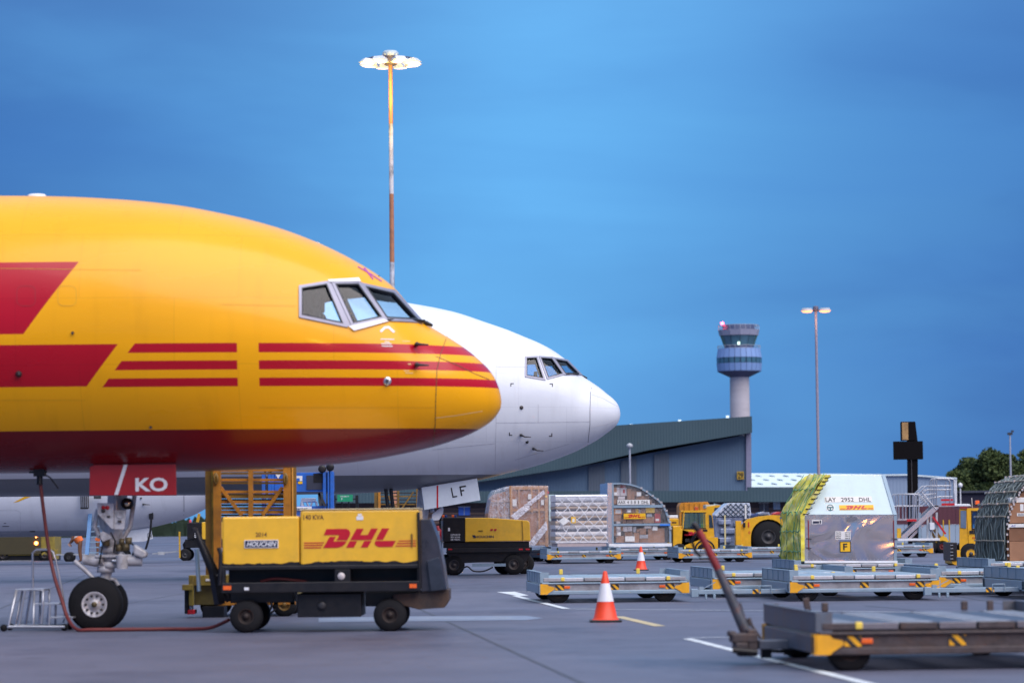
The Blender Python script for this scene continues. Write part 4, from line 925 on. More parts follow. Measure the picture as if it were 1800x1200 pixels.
for (a, b_, c, d, m_, nm) in ((806,891,826,905,BLUD if False else mat('door_blue', (0.03,0.12,0.55), 0.5),'door'),(1360,881,1372,895,mat('window_pale', (0.25,0.35,0.48), 0.3),'window'),(1384,880,1396,895,mat('door_blue2', (0.03,0.06,0.30), 0.5),'door'),(1335,884,1352,898,mat('window_dark', (0.03,0.035,0.06), 0.3),'window')):
    fr_ = bxp(fa, nm, m_, AN, a, b_, c, d, 0.36, 0.48)
    cx, cz, sx, sz = fa.rect(a, b_, c, d); MB().box(cx-sx/2-.05, cx+sx/2+.05, .34, .41, cz+sz/2, cz+sz/2+.08).box(cx-.03, cx+.03, .34,.41, cz-sz/2, cz+sz/2).build('frame', GRYP, fr_)
# ---- low white roofed building right of the hangar
fl = Fr(1450, 15)
LB = thing('low_shed', fl.O, 'low shed with long pale sloping roof and dark rooflight patches', 'building')
RW = mat('pale_roof_sheet', (0.62,0.72,0.74), 0.5, var=0.06, vscale=0.4)
def rp(px, py, y): x, z = fl.xz(px, py); return (x, y, z)
MB().add([rp(1313,855.5,0), rp(1592,853,0), rp(1575,829,14), rp(1313,827,14), rp(1313,858,0.0), rp(1592,857,0.0)], [(0,1,2,3),(4,5,1,0)]).build('roof', RW, LB)
for i in range(11):
    for j in range(3):
        x = 1318 + i*25 + j*9; y = 832 + j*8
        if x > 1570: continue
        yy = (855-y)/28*14
        MB().add([(a[0],a[1]-.05,a[2]+.06) for a in (rp(x,y+1.3,yy-0.8), rp(x+9,y+3.2,yy-1.2), rp(x+9,y+1.0,yy+0.2), rp(x,y-1.0,yy+.4))], [(0,1,2,3)]).build('rooflight', mat('rooflight', (0.42,0.52,0.56), 0.45), LB)
bxp(fl, 'wall', BRK, LB, 1313, 856, 1580, 945, 0.3, 13)
fs = Fr(1640, 21)
PS = thing('ribbed_shed', fs.O, 'pale blue ribbed shed behind the boarding steps', 'building')
PSM = ribbed('pale_blue_cladding', (0.26,0.34,0.46), 0.35)
MB().prism(pf(fs, [(1500,836),(1592,835),(1680,841),(1681,950),(1500,950)]), 0.15, 14).build('wall', PSM, PS)
MB().prism(pf(fs, [(1498,834),(1592,832.5),(1682,839),(1682,841.5),(1592,835.5),(1498,836.5)]), -0.1, 14.2).build('roof', RW, PS)
MB().prism(pf(fs, [(1679,841),(1682,841),(1682,950),(1679,950)]), 0.0, 0.15).build('corner_trim', WHITE, PS)
fw_ = Fr(1640, 27)
CW = thing('barrier_wall', fw_.O, 'long low wall, dark maroon above and pale blue below, behind the steps', 'wall')
MRN = ribbed('maroon_sheet', (0.11,0.035,0.045), 0.3)
PBL = mat('pale_blue_panel', (0.30,0.38,0.47), 0.6, var=0.06, vscale=0.8)
for i in range(9):
    a = 1560 + i*30; yb = 955 - 0.0105*(a-1640)
    bxp(fw_, 'upper_panel', MRN, CW, a, 889, a+29.4, 921, 0, 0.2); bxp(fw_, 'lower_panel', PBL, CW, a, 921.5, a+29.4, 953, 0.03, 0.2)
# parked vans and cars behind the wall
def roof_car(px, py, wpx, hpx, s, label, m_, group=None):
    f = Fr(px, s); x, z = f.xz(px, py); L_ = wpx/s; z0 = z
    r = thing('parked_car', f.O, label, 'car', group=group)
    hw = L_/2
    pr = [(-hw, 0.35), (-hw, z0*0.62), (-hw*0.82, z0*0.68), (-hw*0.55, z0*0.97), (-hw*.2, z0), (hw*0.35, z0*0.99), (hw*0.62, z0*0.72), (hw*0.95, z0*0.6), (hw, z0*0.5), (hw, 0.35)]
    MB().prism(pr, 0, 1.7).build('body', m_, r, 0.05)
    MB().prism([(-hw*.72, z0*.71), (-hw*.5, z0*.92), (hw*.28, z0*.93), (hw*.5, z0*.73)], -0.01, 1.71).build('window', DGLS, r)
    for sx in (-hw*.62, hw*.62): wheel(r, (sx, 0.1, 0.32), 0.32, 0.2, RUB, GRYP, 0.6)
    return r
VW = mat('car_white', (0.7,0.72,0.76), 0.3, coat=.5); VS = mat('car_silver', (0.30,0.33,0.40), 0.3, 0.5); VR = mat('car_red', (0.5,0.02,0.02), 0.3, coat=.5); VB = mat('car_blue', (0.04,0.07,0.2), 0.3, coat=.5)
roof_car(1690, 885, 92, 30, 25.5, 'white van roof rising highest above the maroon wall', VW)
roof_car(1648, 888.5, 50, 30, 25.5, 'silver car roof peeping over the maroon wall beside the steps', VS)
for i, (px, py, wv_, m_, lb) in enumerate(((1345,899,44,VS,'silver car parked by the brown annex, leftmost of the row above the big wheel'), (1372,899,46,VR,'red car parked by the brown annex, above the big wheel'), (1328,902,40,VB,'dark blue car parked by the annex behind the netted freight'), (1400,897,50,VW,'white car parked by the brown annex behind the yellow-green netting'))):
    roof_car(px, py, wv_, 30, 27, lb, m_, 'cars parked by the brown annex')
fd = Fr(1740, 18)
DW = thing('dark_wall', fd.O, 'dark low building wall in front of the trees', 'wall')
MB().prism(pf(fd, [(1681,866),(1930,862),(1930,945),(1681,945)]), 0, 4).build('wall', mat('dark_cladding', (0.025,0.025,0.045), 0.8, var=0.1, spec=.2), DW)
MB().prism(pf(fd, [(1681,862.5),(1930,858.5),(1930,862),(1681,866)]), -0.3, 4.2).build('coping', mat('dark_coping', (0.045,0.05,0.08), 0.7), DW)
fwl = Fr(1687, 18); MB
p_ = fd.xz(1687, 856); wl = MB().lathe([(0,.001),(0,.2),(.3,.22),(.45,.001)], (p_[0], -0.4, p_[1]), 'z', 12).beam((p_[0],-.4,0),(p_[0],-.4,p_[1]),.1,.1).build('wall_lamp', WHITE, DW)
# ---- trees
LEAF = bpy.data.materials.new('leaves'); LEAF.use_nodes = True
def leafmat():
    n = LEAF.node_tree; b = n.nodes['Principled BSDF']; oi = n.nodes.new('ShaderNodeNewGeometry'); r = n.nodes.new('ShaderNodeValToRGB')
    r.color_ramp.elements[0].color = (0.026,0.046,0.018,1); r.color_ramp.elements[1].color = (0.095,0.125,0.04,1); n.links.new(oi.outputs['Random Per Island'], r.inputs['Fac']); n.links.new(r.outputs['Color'], b.inputs['Base Color']); b.inputs['Roughness'].default_value = 0.75; b.inputs['Specular IOR Level'].default_value = 0.2
leafmat()
BARK = mat('bark', (0.05,0.035,0.025), 0.9)
def tree(px, s, top_py, wpx, label, seed):
    f = Fr(px, s); rnd = random.Random(seed); H = f.z(px, top_py); Wd = wpx/s/2
    r = thing('broadleaf_tree', f.O, label, 'tree', group='trees behind the apron')
    tr = MB().tube([(0,0,0),(0.1,0,H*.3),(-0.1,0.1,H*.6),(0,0,H*.85)], [0.35,0.28,0.18,0.05], 8)
    for k in range(7):
        a = rnd.uniform(0, 6.28); z0 = H*rnd.uniform(.25,.6); l = Wd*rnd.uniform(.5,.85)
        tr.tube([(0,0,z0),(l*.5*math.cos(a),l*.5*math.sin(a),z0+H*.12),(l*math.cos(a),l*math.sin(a),z0+H*.2)], [.14,.09,.03], 6)
    tr.build('trunk', BARK, r)
    clumps = []
    for k in range(46):
        a = rnd.uniform(0, 6.28); u = rnd.uniform(-1, 1); rr = rnd.uniform(0.45, 1.0)
        cz = H*0.56 + u*H*0.36*rr; rad = math.sqrt(max(0, 1-(u*rr)**2))*Wd*rr
        clumps.append((rad*math.cos(a)*0.85, rad*math.sin(a)*0.85, cz, rnd.uniform(.13,.27)*Wd+0.35))
    vs = []; fs = []
    for (cx, cy, cz, cr_) in clumps:
        for j in range(330):
            v = Vector((rnd.gauss(0,1), rnd.gauss(0,1), rnd.gauss(0,1))).normalized()*cr_*rnd.uniform(.55,1.12); c = Vector((cx, cy, cz)) + Vector((v.x*1.25, v.y*1.1, v.z*0.85))
            e1 = Vector((rnd.gauss(0,1), rnd.gauss(0,1), rnd.gauss(0,1))).normalized(); e2 = e1.cross(Vector((rnd.gauss(0,1), rnd.gauss(0,1), rnd.gauss(0,1)))).normalized(); q = rnd.uniform(.13,.32)
            k = len(vs); vs += [c+e1*q, c+e2*q*.7, c-e1*q, c-e2*q*.7]; fs.append((k, k+1, k+2, k+3))
    MB().add(vs, fs).build('crown', LEAF, r)
for i, (px, s, ty, wv_, lb) in enumerate(((1712,13,800,78,'round tree at the left end of the clump, lower than its neighbours'),(1752,13.5,786,96,'broad dark tree second from the left behind the dark wall'),(1800,13,781,100,'tall dark tree beside the unlit lamp post'),(1852,12.5,779,100,'tree at the right picture edge behind the lamp post'),(1690,14,818,50,'small low bushy tree nearest to the pale blue shed'),(1905,12,772,110,'outermost tree beyond the right picture edge'))):
    tree(px, s, ty, wv_, lb, 11+i)
# far tree line / hedge seen under the aircraft
fhg = Fr(300, 8.6)
HD = mat('far_hedge', (0.03,0.045,0.03), 0.95, var=0.4, vscale=0.3, spec=.1)
b = MB(); rnd = random.Random(3)
for k in range(260):
    x = -75 + k*0.62 + rnd.uniform(-.3,.3); hh = rnd.uniform(3.0, 4.2); b.prism([(x-.9,0),(x+.9,0),(x+.7,hh*.8),(x+rnd.uniform(-.3,.3),hh),(x-.7,hh*.75)], rnd.uniform(-1,0), rnd.uniform(.5,1.5))
o = b.build('hedge', HD); o.location = fhg.O; tag(o, 'dark far hedge along the airfield edge under the aircraft bellies', 'hedge')
# ---- docking guidance board (black cross)
fg = Fr(1602, 30)
DG = thing('docking_guidance_board', fg.O, 'tall black cross-shaped docking board with a tan lamp box on top', 'sign')
GB = mat('matt_black_board', (0.005,0.004,0.005), 0.9, var=.2, spec=.15)
zt0 = fg.z(1602, 741)
MB().prism(pf(fg, [(1595,742),(1608,742),(1612,775),(1613.5,955),(1597,955),(1595,775)]), -0.25, 0.25).build('post', GB, DG)
MB().beam((fg.x(1604),-.27,0),(fg.x(1603),-.27,fg.z(1603,778)),.05,.05).build('post_rib', DRK, DG)
bxp(fg, 'cross_board', GB, DG, 1569, 775.5, 1621, 807.5, -0.35, -0.26, 0.01)
bx_ = bxp(fg, 'lamp_box', GB, DG, 1584, 741, 1607.5, 774, -0.35, 0.35, 0.01)
bxp(fg, 'box_face', mat('plywood_box', (0.42,0.24,0.09), 0.7, var=.25, vscale=3, dirt=(0.12,0.07,0.04), dirt_amt=.8), bx_, 1584.3, 742.5, 1595, 773, -0.37, -0.352)

# floodlight mast behind the camera: its lamps are what glints in the container panel and the fuselages
def head_back(root, H, f):
    for k in range(5):
        for dz in (0, -1.1): lamp_unit(root, (-2.0+1.0*k, 0.1, H-0.1+dz), R(90), 1.0, 0, tilt=0.9)
    MB().beam((-2.1,-.2,H), (2.1,-.2,H), .15, .15).build('head_frame', MATS['head_frame_dark'], root)
rb_ = thing('floodlight_mast', (34, -42, 0), 'floodlight mast behind the viewer, seen only as warm glints in metal and paint', 'floodlight mast')
MB().tube([(0,-.2,0),(0,-.2,21)], [.2,.12], 12).build('pole_section', GM, rb_)
LAMPG = emit('lit_sodium_lamp_near', (1.0, 0.42, 0.08), 220)
head_back(rb_, 21, None)
# ------------------------------------------------------------------ ground support equipment
# ---- big yellow ground power unit
f = Fr(565, 128)
GP = thing('ground_power_unit', f.O, 'big yellow ground power unit on black trailer under the yellow aircraft nose', 'generator')
D = 1.55
def q(F, name, m_, par, x0, y0, x1, y1, ya, yb, bev=0.0, label=None): return bxp(F, name, m_, par, x0, y0, x1, y1, ya, yb, bev, label)
c1 = q(f, 'canopy_box', YEL, GP, 390.5, 907.5, 526, 993, 0.02, D-0.1, 0.025)
c2 = q(f, 'canopy_box', YEL, GP, 528, 895, 736.5, 993, 0, D, 0.03)
# ragged black lower edge (chipped black paint, a thin skirt)
rnd = random.Random(5)
for (xa, xb, yy, par) in ((390, 526.5, 0.02, c1), (528, 737, 0.0, c2)):
    top = []; x = xa; yv = 989
    while x < xb:
        yv = min(991.5, max(985, yv + rnd.uniform(-1.6, 1.6)));
        if xb - x < 22 and par is c2: yv = 988 - (22-(xb-x))*0.2
        top.append((x, yv)); x += rnd.uniform(2.5, 7)
    top.append((xb, yv)); pts = [(xa, 995)] + top + [(xb, 995)]
    MB().prism(pf(f, pts), yy-0.006, yy-0.002).build('black_skirt', BLK, par)
courier_logo(*[f.x(534, 945), f.x(731.5, 945)], f.z(632, 962), f.z(632, 928.5), -0.003, c2)
def tx(F, s, x0, y0, x1, y1, y, par, m_, **k):
    a, za = F.xz(x0, (y0+y1)/2); b, zb = F.xz(x1, (y0+y1)/2); xm = (x0+x1)/2
    return text(s, a, b, F.z(xm, y1), F.z(xm, y0), y, par, m_, **k)
tx(f, '140 KVA', 533.5, 904, 569, 913, -0.004, c2, BRINK, bold=0.012)
tx(f, '2014', 449, 935, 469, 943, 0.016, c1, BRINK, bold=0.012)
pl = q(f, 'name_plate', WHITE, c1, 429.5, 948.5, 489, 962.5, 0.008, 0.017)
q(f, 'name_plate_field', NAVY, pl, 430.8, 949.8, 487.7, 961.2, 0.004, 0.0075)
tx(f, 'HOUCHIN', 433.5, 951.3, 486, 959.8, 0.001, pl, WHITE, shear=0.3, bold=0.02)
q(f, 'lift_label', WHITE, c2, 626.5, 907, 638.5, 913.5, -0.006, -0.001, 0.002); q(f, 'lift_label', WHITE, c2, 629, 902.5, 636, 906.5, -0.006, -0.001)
MB().tube([(f.x(724),-0.015,f.z(724,938)), (f.x(724),-0.015,f.z(724,961))], 0.012, 6).build('door_handle', BRNY, c2)
q(f, 'top_rim', mat('rim_pale', (0.75,0.62,0.35), .5), c2, 528, 893.2, 736.5, 894.8, -0.01, D+.01)
# trailer
fr = MB()
for (a, b, c, d, y0, y1) in ((390,993,737,1000,-0.02,D+.02),(390,1022,737,1040,-.04,.1),(390,1022,737,1040,D-.1,D+.04),(390,1000,396,1040,-.02,.1),(733,1000,739,1040,-.02,.1),(588,1000,616,1024,-.01,.15)):
    cx, cz, sx, sz = f.rect(a, b, c, d); fr.box(cx-sx/2, cx+sx/2, y0, y1, cz-sz/2, cz+sz/2)
cx, cz, sx, sz = f.rect(396, 1000, 733, 1040); fr.box(cx-sx/2, cx+sx/2, 0.5, D-.12, cz-sz/2, cz+sz/2)
frm_ = fr.build('trailer_frame', BLK, GP, 0.01)
q(f, 'reflector', ORF, frm_, 393, 1029, 407, 1036, -0.055, -0.041); q(f, 'reflector', ORF, frm_, 720, 1025.5, 732.5, 1032.5, -0.055, -0.041); q(f, 'reflector', WHITE, frm_, 430, 1031.5, 438, 1036.5, -0.055, -0.041)
p0 = Vector((f.x(600,1012), -.02, f.z(600,1012))); MB().lathe([(0,.05),(-.015,.03),(-.015,.001)], p0, 'y', 16).build('work_light', mat('lamp_glass_pale', (.55,.5,.5), .2), frm_)
MB().tube(smooth([(f.x(455),.25,f.z(455,1022)), (f.x(480),.2,f.z(480,1017)), (f.x(510),.22,f.z(510,1019)), (f.x(535),.3,f.z(535,1022))]), .02, 6).build('coiled_cable', HOSE, frm_)
q(f, 'fuel_tank', BLK, GP, 522, 1043, 634, 1084, 0.1, 1.3, 0.012)
p0 = Vector((f.x(565,1064), .09, f.z(565,1064))); MB().lathe([(0,.06),(-.02,.055),(-.03,.03),(-.03,.001)], p0, 'y', 16).build('filler_cap', DRK, GP)
for wx, in ((431.5,),(685,)):
    for sy in (0.02, D-0.3):
        x = f.x(wx, 1085); wheel(GP, (x, sy+.14, 0.222), 0.228, 0.24, RUB, HUB, 0.48, -1 if sy < .5 else 1)
for (a, b, c, d) in ((400,1040,512,1060),(640,1040,730,1066)):
    cx, cz, sx, sz = f.rect(a, b, c, d); MB().box(cx-sx/2, cx+sx/2, .38, D-.38, cz-sz/2, cz+sz/2).build('axle_carrier', BLK, GP, .01)
MB().prism(pf(f, [(740,1040),(789,1036),(789,1055),(781,1068),(735,1071),(690,1060),(690,1045)]), .15, D-.15).build('rear_bumper', mat('rust_black', (.035,.025,.022), .6, var=.4, dirt=(.12,.06,.03), dirt_amt=.6), GP, .012)
# angled control end on the right (dark sheet metal)
es = MB().prism(pf(f, [(738,912),(756,911),(769,945),(779,993),(785,1036),(740,1040)]), 0.1, D-.1).build('control_end', mat('dark_sheet', (.035,.035,.05), .3, var=.3, rvar=.08), GP, .01)
MB().prism(pf(f, [(750,985),(771,978),(785,1036),(757,1039)]), 0.03, .1).build('access_panel', mat('dark_sheet2', (.03,.035,.05), .22, var=.3, rvar=.05), GP, .012)
MB().tube([(f.x(735.6),-.02,f.z(735,900)),(f.x(737.5),-.02,f.z(737,1035))], .02, 6).build('edge_trim', BLK, GP)
# raised drawbar on the left, black
db = MB().tube([(f.x(398),.5,f.z(398,1055)), (f.x(372),.4,f.z(372,1010)), (f.x(352),.4,f.z(352,965)), (f.x(342),.4,f.z(342,940))], [.07,.075,.06,.035], 8)
db.tube([(f.x(342),.4,f.z(342,940)), (f.x(336),.4,f.z(336,926)), (f.x(340),.4,f.z(340,931))], .03, 8).tube([(f.x(404),1.0,f.z(404,1050)), (f.x(372),.4,f.z(372,1015))], .05, 8).beam((f.x(370),.4,f.z(370,1002)),(f.x(382),.3,f.z(382,1062)),.12,.1)
db.build('drawbar', BLK, GP)
MB().tube([(f.x(337),.6,f.z(337,965)),(f.x(341),.6,f.z(341,1040))], .028, 8).build('stay_bar', STLB, GP)
MB().tube([(f.x(384),0,f.z(384,962)),(f.x(388),0,f.z(388,975)),(f.x(386),0,f.z(386,1028))],.03,6).tube([(f.x(380),.05,f.z(380,1012)),(f.x(388),.05,f.z(388,1008)),(f.x(384),.05,f.z(384,1022))],.025,6).build('hand_grip', BLK, GP)
# ---- second ground power unit
f = Fr(855, 60)
G2 = thing('ground_power_unit', f.O, 'black and yellow ground power unit parked left of the wrapped freight', 'generator')
D = 1.7
cb = q(f, 'control_box', BLK, G2, 779, 909, 817.5, 952, 0, D, .02)
yb_ = MB().prism(pf(f, [(817.5,910),(860,909.5),(928,914.5),(931,918),(932.5,950),(817.5,952)]), -.02, D+.02).build('canopy_box', YEL, G2, .02)
MB().tube([(f.x(918.5),-.03,f.z(918,915)),(f.x(919.5),-.03,f.z(919,950))], .015, 6).build('panel_gap', YELD, yb_)
tx(f, 'HOUCHIN', 836, 940.5, 868, 944.8, -.03, yb_, NAVY, bold=.02)
MB().prism(pf(f, [(830,940),(835,940),(836,945),(832,944)]), -.03, -.024).build('logo', NAVY, yb_)
for (a, b) in ((861.5,930.5),(868,930.5)): MB().prism(pf(f, [(a+1,b-1.5),(a+5.5,b-1.5),(a+4,b+2),(a,b+2)]), -.03,-.024).build('logo_bar', LOGO, yb_)
q(f, 'door_handle', INK, yb_, 841, 931.8, 849, 933, -.035, -.024)
for i, s_ in enumerate(('GPU010', '90 kVA', '28 VDC')): tx(f, s_, 792, 937.8+i*4.2, 809, 940.8+i*4.2, -.004, cb, WHITE, bold=.012)
q(f, 'warning_label', WHITE, cb, 787.5, 927, 791, 933, -.006, -.001)
for x in (778, 795): 
    o = q(f, 'beacon', ORF, cb, x-1.5, 904.5, x+3, 909, .2, .3, .01); q(f, 'beacon_base', BLUD, o, x+3.2, 904.5, x+7.5, 909, .2, .3, .01)
q(f, 'chassis', BLK, G2, 779, 952, 930, 962, .05, D-.05, .01); q(f, 'side_beam', BLK, G2, 785, 962, 935, 970.5, -.04, D+.04, .015)
MB().prism(pf(f, [(783,970),(932,970),(925,988),(905,986),(840,988),(800,990)]), .1, D-.1).build('underframe', BLK, G2)
for x in (788, 912, 924): q(f, 'reflector', RED, G2, x, 963.5, x+7, 966, -.055, -.041)
q(f, 'step_rail', STLB, G2, 830, 990, 889, 995, -.02, .05)
for wx, wy in ((798, 0.1),(903, 0.0),(783,D-.2),(921, D-.3)):
    wheel(G2, (f.x(wx,990), wy+.12, .30), .31, .26, RUB, DRK, .5)
wheel(G2, (f.x(886,990), D-.2, .30), .31, .26, RUB, DRK, .5)
MB().tube(smooth([(f.x(805),-.1,f.z(805,1005)),(f.x(820),-.1,f.z(820,995)),(f.x(832),-.1,f.z(832,1003)),(f.x(850),-.1,f.z(850,1003)),(f.x(866),-.1,f.z(866,996))]), .025, 6).build('hanging_cable', BLK, G2)
q(f, 'end_plate', STLB, G2, 773.5, 915, 780, 950, .1, .2); q(f, 'end_frame', BLK, G2, 772, 909, 775, 965, .1, D-.1)
fe = Fr(770, 60.5)
EX = thing('fire_extinguisher', fe.O + Vector((0,0,fe.z(769,949))), 'red fire extinguisher with white label hung on the black generator end', 'extinguisher')
e = MB().lathe([(0,.001),(0,.11),(.3,.11),(.36,.05),(.42,.04),(.42,.001)], (0,0,0), 'z', 16).build('cylinder', mat('extinguisher_red', (.45,.01,.02), .4), EX)
MB().cbox(0,-.115,.17,.12,.01,.2).build('label_plate', PAPER, e); MB().beam((-.04,0,.42),(.1,0,.46),.03,.03).build('handle', BLK, e)
# ---- third ground power unit, left behind the lift
f = Fr(345, 38.5)
G3 = thing('ground_power_unit', f.O, 'distant black and yellow power unit left of the yellow lift mast', 'generator')
cb = q(f, 'control_box', BLK, G3, 329, 918, 355, 947, 0, 1.6, .02); yb_ = q(f, 'canopy_box', YEL, G3, 355, 917, 420, 947, -.02, 1.6, .02)
for i in range(3): q(f, 'lettering', WHITE, cb, 342, 936+i*3, 348.5, 938+i*3, -.01, -.002)
q(f, 'chassis', BLK, G3, 325, 947, 420, 962, .05, 1.5, .01); MB().prism(pf(f, [(320,956),(326,948),(330,964),(322,966)]), 0.2, 1.2).build('tow_end', BLK, G3)
for wx in (325, 400):
    for sy in (.1, 1.3): wheel(G3, (f.x(wx,975), sy, .27), .28, .2, RUB, DRK, .5)
MB().beam((f.x(316),0,f.z(316,980)),(f.x(315.5),0,f.z(315,934)),.07,.07).build('marker_pole', YELD, G3)
MB().beam((f.x(318),.3,f.z(318,968)),(f.x(266),.3,f.z(266,973)),.06,.05).cbox(f.x(282),.3,f.z(282,972),.3,.12,.14).build('tow_bar', GRYP, G3)
MB().lathe([(0,.06),(.12,.05),(.14,.001)], (f.x(333),.3,f.z(333,918)), 'z', 10).build('beacon', mat('beacon_red', (.5,.02,.04), .3), cb)
MB().beam((f.x(343),1.0,f.z(343,917)),(f.x(346),1.0,f.z(346,902)),.12,.1).build('rail', YELD, G3)
# ---- scissor / mast lifts
def lift(x0, x1, ytop, ybot, s, label, mM, mF, xl=None, low=None, group=None, base=True):
    f = Fr((x0+x1)/2, s); r = thing('cargo_lift', f.O, label, 'lift', group=group); W = (x1-x0)
    Dp = 1.4
    def bar(a, b, wpx, m_, y, name='rail', d=.08): 
        return MB().beam((f.x(a[0],a[1]),y,f.z(*a)), (f.x(b[0],b[1]),y,f.z(*b)), wpx/s, d, up=(0,1,0)).build(name, m_, r)
    return f, r, bar
f, r, bar = lift(360, 520, 760, 1085, 108, 'orange-brown framed lift mast standing behind the big yellow power unit', ORG, BRNY)
for (xa, wd, m_, y, nm) in ((366,11,BRNY,0,'mast_post'),(373.5,2.5,OLV,-.06,'mast_edge'),(382,13,ORG,-.1,'mast_post'),(505,13,ORG,-.1,'mast_post'),(515,10,BRNY,0,'mast_post'),(514.2,2,mat('edge_light_orange',(.75,.38,.08),.4),-.055,'mast_edge')):
    bar((xa,700),(xa+2,1035 if xa < 450 else 1030), wd, m_, y, nm, .12)
bar((441,822),(441,905), 8, ORG, -.02, 'centre_post'); bar((441,905),(442,1030),7,ORG,-.02,'centre_post')
for y in (826, 843, 864, 873, 882, 893, 900):
    bar((374,y),(512,y), 4.5 if y < 870 else 5, ORG if y not in (873, 893) else BRNY, .03, 'cross_rail')
    bar((374,y+5),(512,y+5), 3.5, DRK if y > 870 else BRNY, .35, 'cross_rail')
for (a, b) in (((388,856),(425,905)), ((497,856),(462,905))): bar(a, b, 6, ORG, -.04, 'diagonal_brace', .05)
for x in (382, 504):
    MB().tube([(f.x(x),-.18,f.z(x,832)),(f.x(x-2.5),-.2,f.z(x,838)),(f.x(x-2.5),-.2,f.z(x,846)),(f.x(x),-.18,f.z(x,851)),(f.x(x+2.5),-.2,f.z(x,846)),(f.x(x+2.5),-.2,f.z(x,838)),(f.x(x),-.18,f.z(x,832))], .022, 6).build('chain_link', BRNY, r)
def rr(a, b, c, d, y0, y1, m_, nm, bev=.01): return q(f, nm, m_, r, a, b, c, d, y0, y1, bev)
rr(338,1010,388,1028,-.3,-.1,OLV,'front_plate'); rr(336,1010,344,1063,-.35,-.2,OLV,'corner_post'); rr(325,1026,344,1036,-.4,-.2,OLV,'step')
rr(344,1028,384,1062,-.2,.4,mat('olive_dark',(.12,.09,.02),.6,var=.3),'winch_housing'); rr(384,1010,520,1052,.0,1.6,OLV,'deck_frame'); rr(384,1056,520,1063,-.05,.1,ORG,'lower_rail')
rr(328,1036,335,1077,-.3,.1,BLK,'bumper'); rr(332,1070,345,1078,-.3,.1,RED,'tail_lamp'); rr(336,1036,340,1070,-.28,0,STLB,'leg_post')
rr(358,1064,396,1087,-.2,.3,BLK,'wheel_box')
rr(365,1016,373,1020,-.31,-.301,PAPER,'label_plate',0)
for wx, sy in ((372,.1),(500,.05),(372,1.4),(500,1.5)): wheel(r, (f.x(wx,1066), sy, .19), .195 if wx < 450 else .2, .2, RUB, BRNY, .5)
MB().tube(smooth([(f.x(470),-.1,f.z(470,1045)),(f.x(478),-.1,f.z(478,1062)),(f.x(472),-.1,f.z(472,1078)),(f.x(485),-.1,f.z(485,1070))]), .02, 6).build('hanging_hose', BLK, r)
f, r, bar = lift(658, 737, 845, 990, 54, 'smaller orange lift mast under the white aircraft, left of its nose door', ORG, BRNY)
for (xa, wd, m_, y) in ((662,8,BRNY,0),(667,4,ORG,-.05),(700,4,BRNY,0),(734,5,BRNY,0),(739,6,DRK,.05)): bar((xa,850),(xa,980), wd, m_, y, 'mast_post')
for y in (866, 872, 878, 886, 895, 905): bar((664,y),(736,y), 2.2, BRNY if y in (872,886) else DRK, .05, 'cross_rail')
for (a, b) in (((680,870),(700,897)), ((727,864),(704,897))): bar(a, b, 2.6, BRNY, -.04, 'diagonal_brace', .05)
q(f, 'chassis', OLV, r, 655, 955, 742, 985, -.1, 1.8, .01)
for wx in (668, 730):
    for sy in (0, 1.6): wheel(r, (f.x(wx,980), sy, .25), .26, .2, RUB, BRNY, .5)
# ---- blue loader
f = Fr(530, 70)
BL = thing('cargo_loader', f.O, 'blue high cargo loader between the yellow and white aircraft', 'loader')
Q = lambda nm, m_, a, b, c, d, y0=0, y1=.3, bev=.01, par=None: q(f, nm, m_, par or BL, a, b, c, d, y0, y1, bev)
up = Q('platform_side', BLU, 482, 830, 587, 864, 0, .2); Q('opening', mat('opening_dark',(.03,.035,.06),.6), 539, 835, 566, 860, -.03, -.001, 0, up)
Q('opening', BLK, 551, 832, 568, 848, -.035, -.031, 0, up); Q('lower_side', BLU, 470, 889, 587, 930, 0, .2)
for x, w_ in ((571,5),(578,3),(584,6),(464,6),(475,6),(480,4)): Q('tower_post', BLU, x-w_/2, 828 if x > 500 else 832, x+w_/2, 905, -.15, .1)
for x in (565, 573): MB().beam((f.x(562),-.2,f.z(562,866)),(f.x(x),-.2,f.z(x,889)),.06,.06).build('ladder_bar', DRK, BL)
for (x, y) in ((567.5,824),(581.5,821),(467,822),(476,823)):
    MB().lathe([(0,.10),(-.06,.10),(-.08,.06),(-.08,.001)], (f.x(x),-.1,f.z(x,y)), 'y', 14).beam((f.x(x),-.05,f.z(x,y)),(f.x(x),-.05,f.z(x,830)),.04,.04).build('work_lamp', BLK, BL)
lb_ = Q('label_plate', PAPER, 520, 836, 531.5, 845, -.02, -.001, 0, up); Q('label_field', BLU, 520.5, 840, 527, 845, -.024, -.021, 0, lb_); Q('label_field', LBLY, 524, 846, 531.5, 850, -.02, -.001, 0, up)
MB().prism(pf(f, [(484,833),(494,833),(489,841)]), -.02, -.001).build('label_plate', PAPER, up)
bn = Q('sign_board', WHITE, 517, 890, 548, 897, -.04, -.001); tx(f, 'Banner', 519, 891, 541, 896, -.045, bn, NAVY, bold=.012)
Q('sign_board', WHITE, 486, 904, 522, 909, -.04, -.001)
Q('chassis', BLU, 465, 930, 592, 972, .1, 2.2)
for x in (480, 575):
    for sy in (.1, 2.1): wheel(BL, (f.x(x,965), sy, .38), .39, .3, RUB, GRYP, .5)
MB().tube([(f.x(530),.3,f.z(530,889)),(f.x(530),.3,f.z(530,878.5)),(f.x(554),.3,f.z(554,878.5))], .06, 6).tube([(f.x(537),.3,f.z(537,880)),(f.x(541),.3,f.z(541,889))],.025,4).tube([(f.x(548),.3,f.z(548,880)),(f.x(545),.3,f.z(545,889))],.025,4).tube([(f.x(554),.3,f.z(554,880)),(f.x(556),.3,f.z(556,889))],.03,4).build('guard_frame', WHITE, BL)
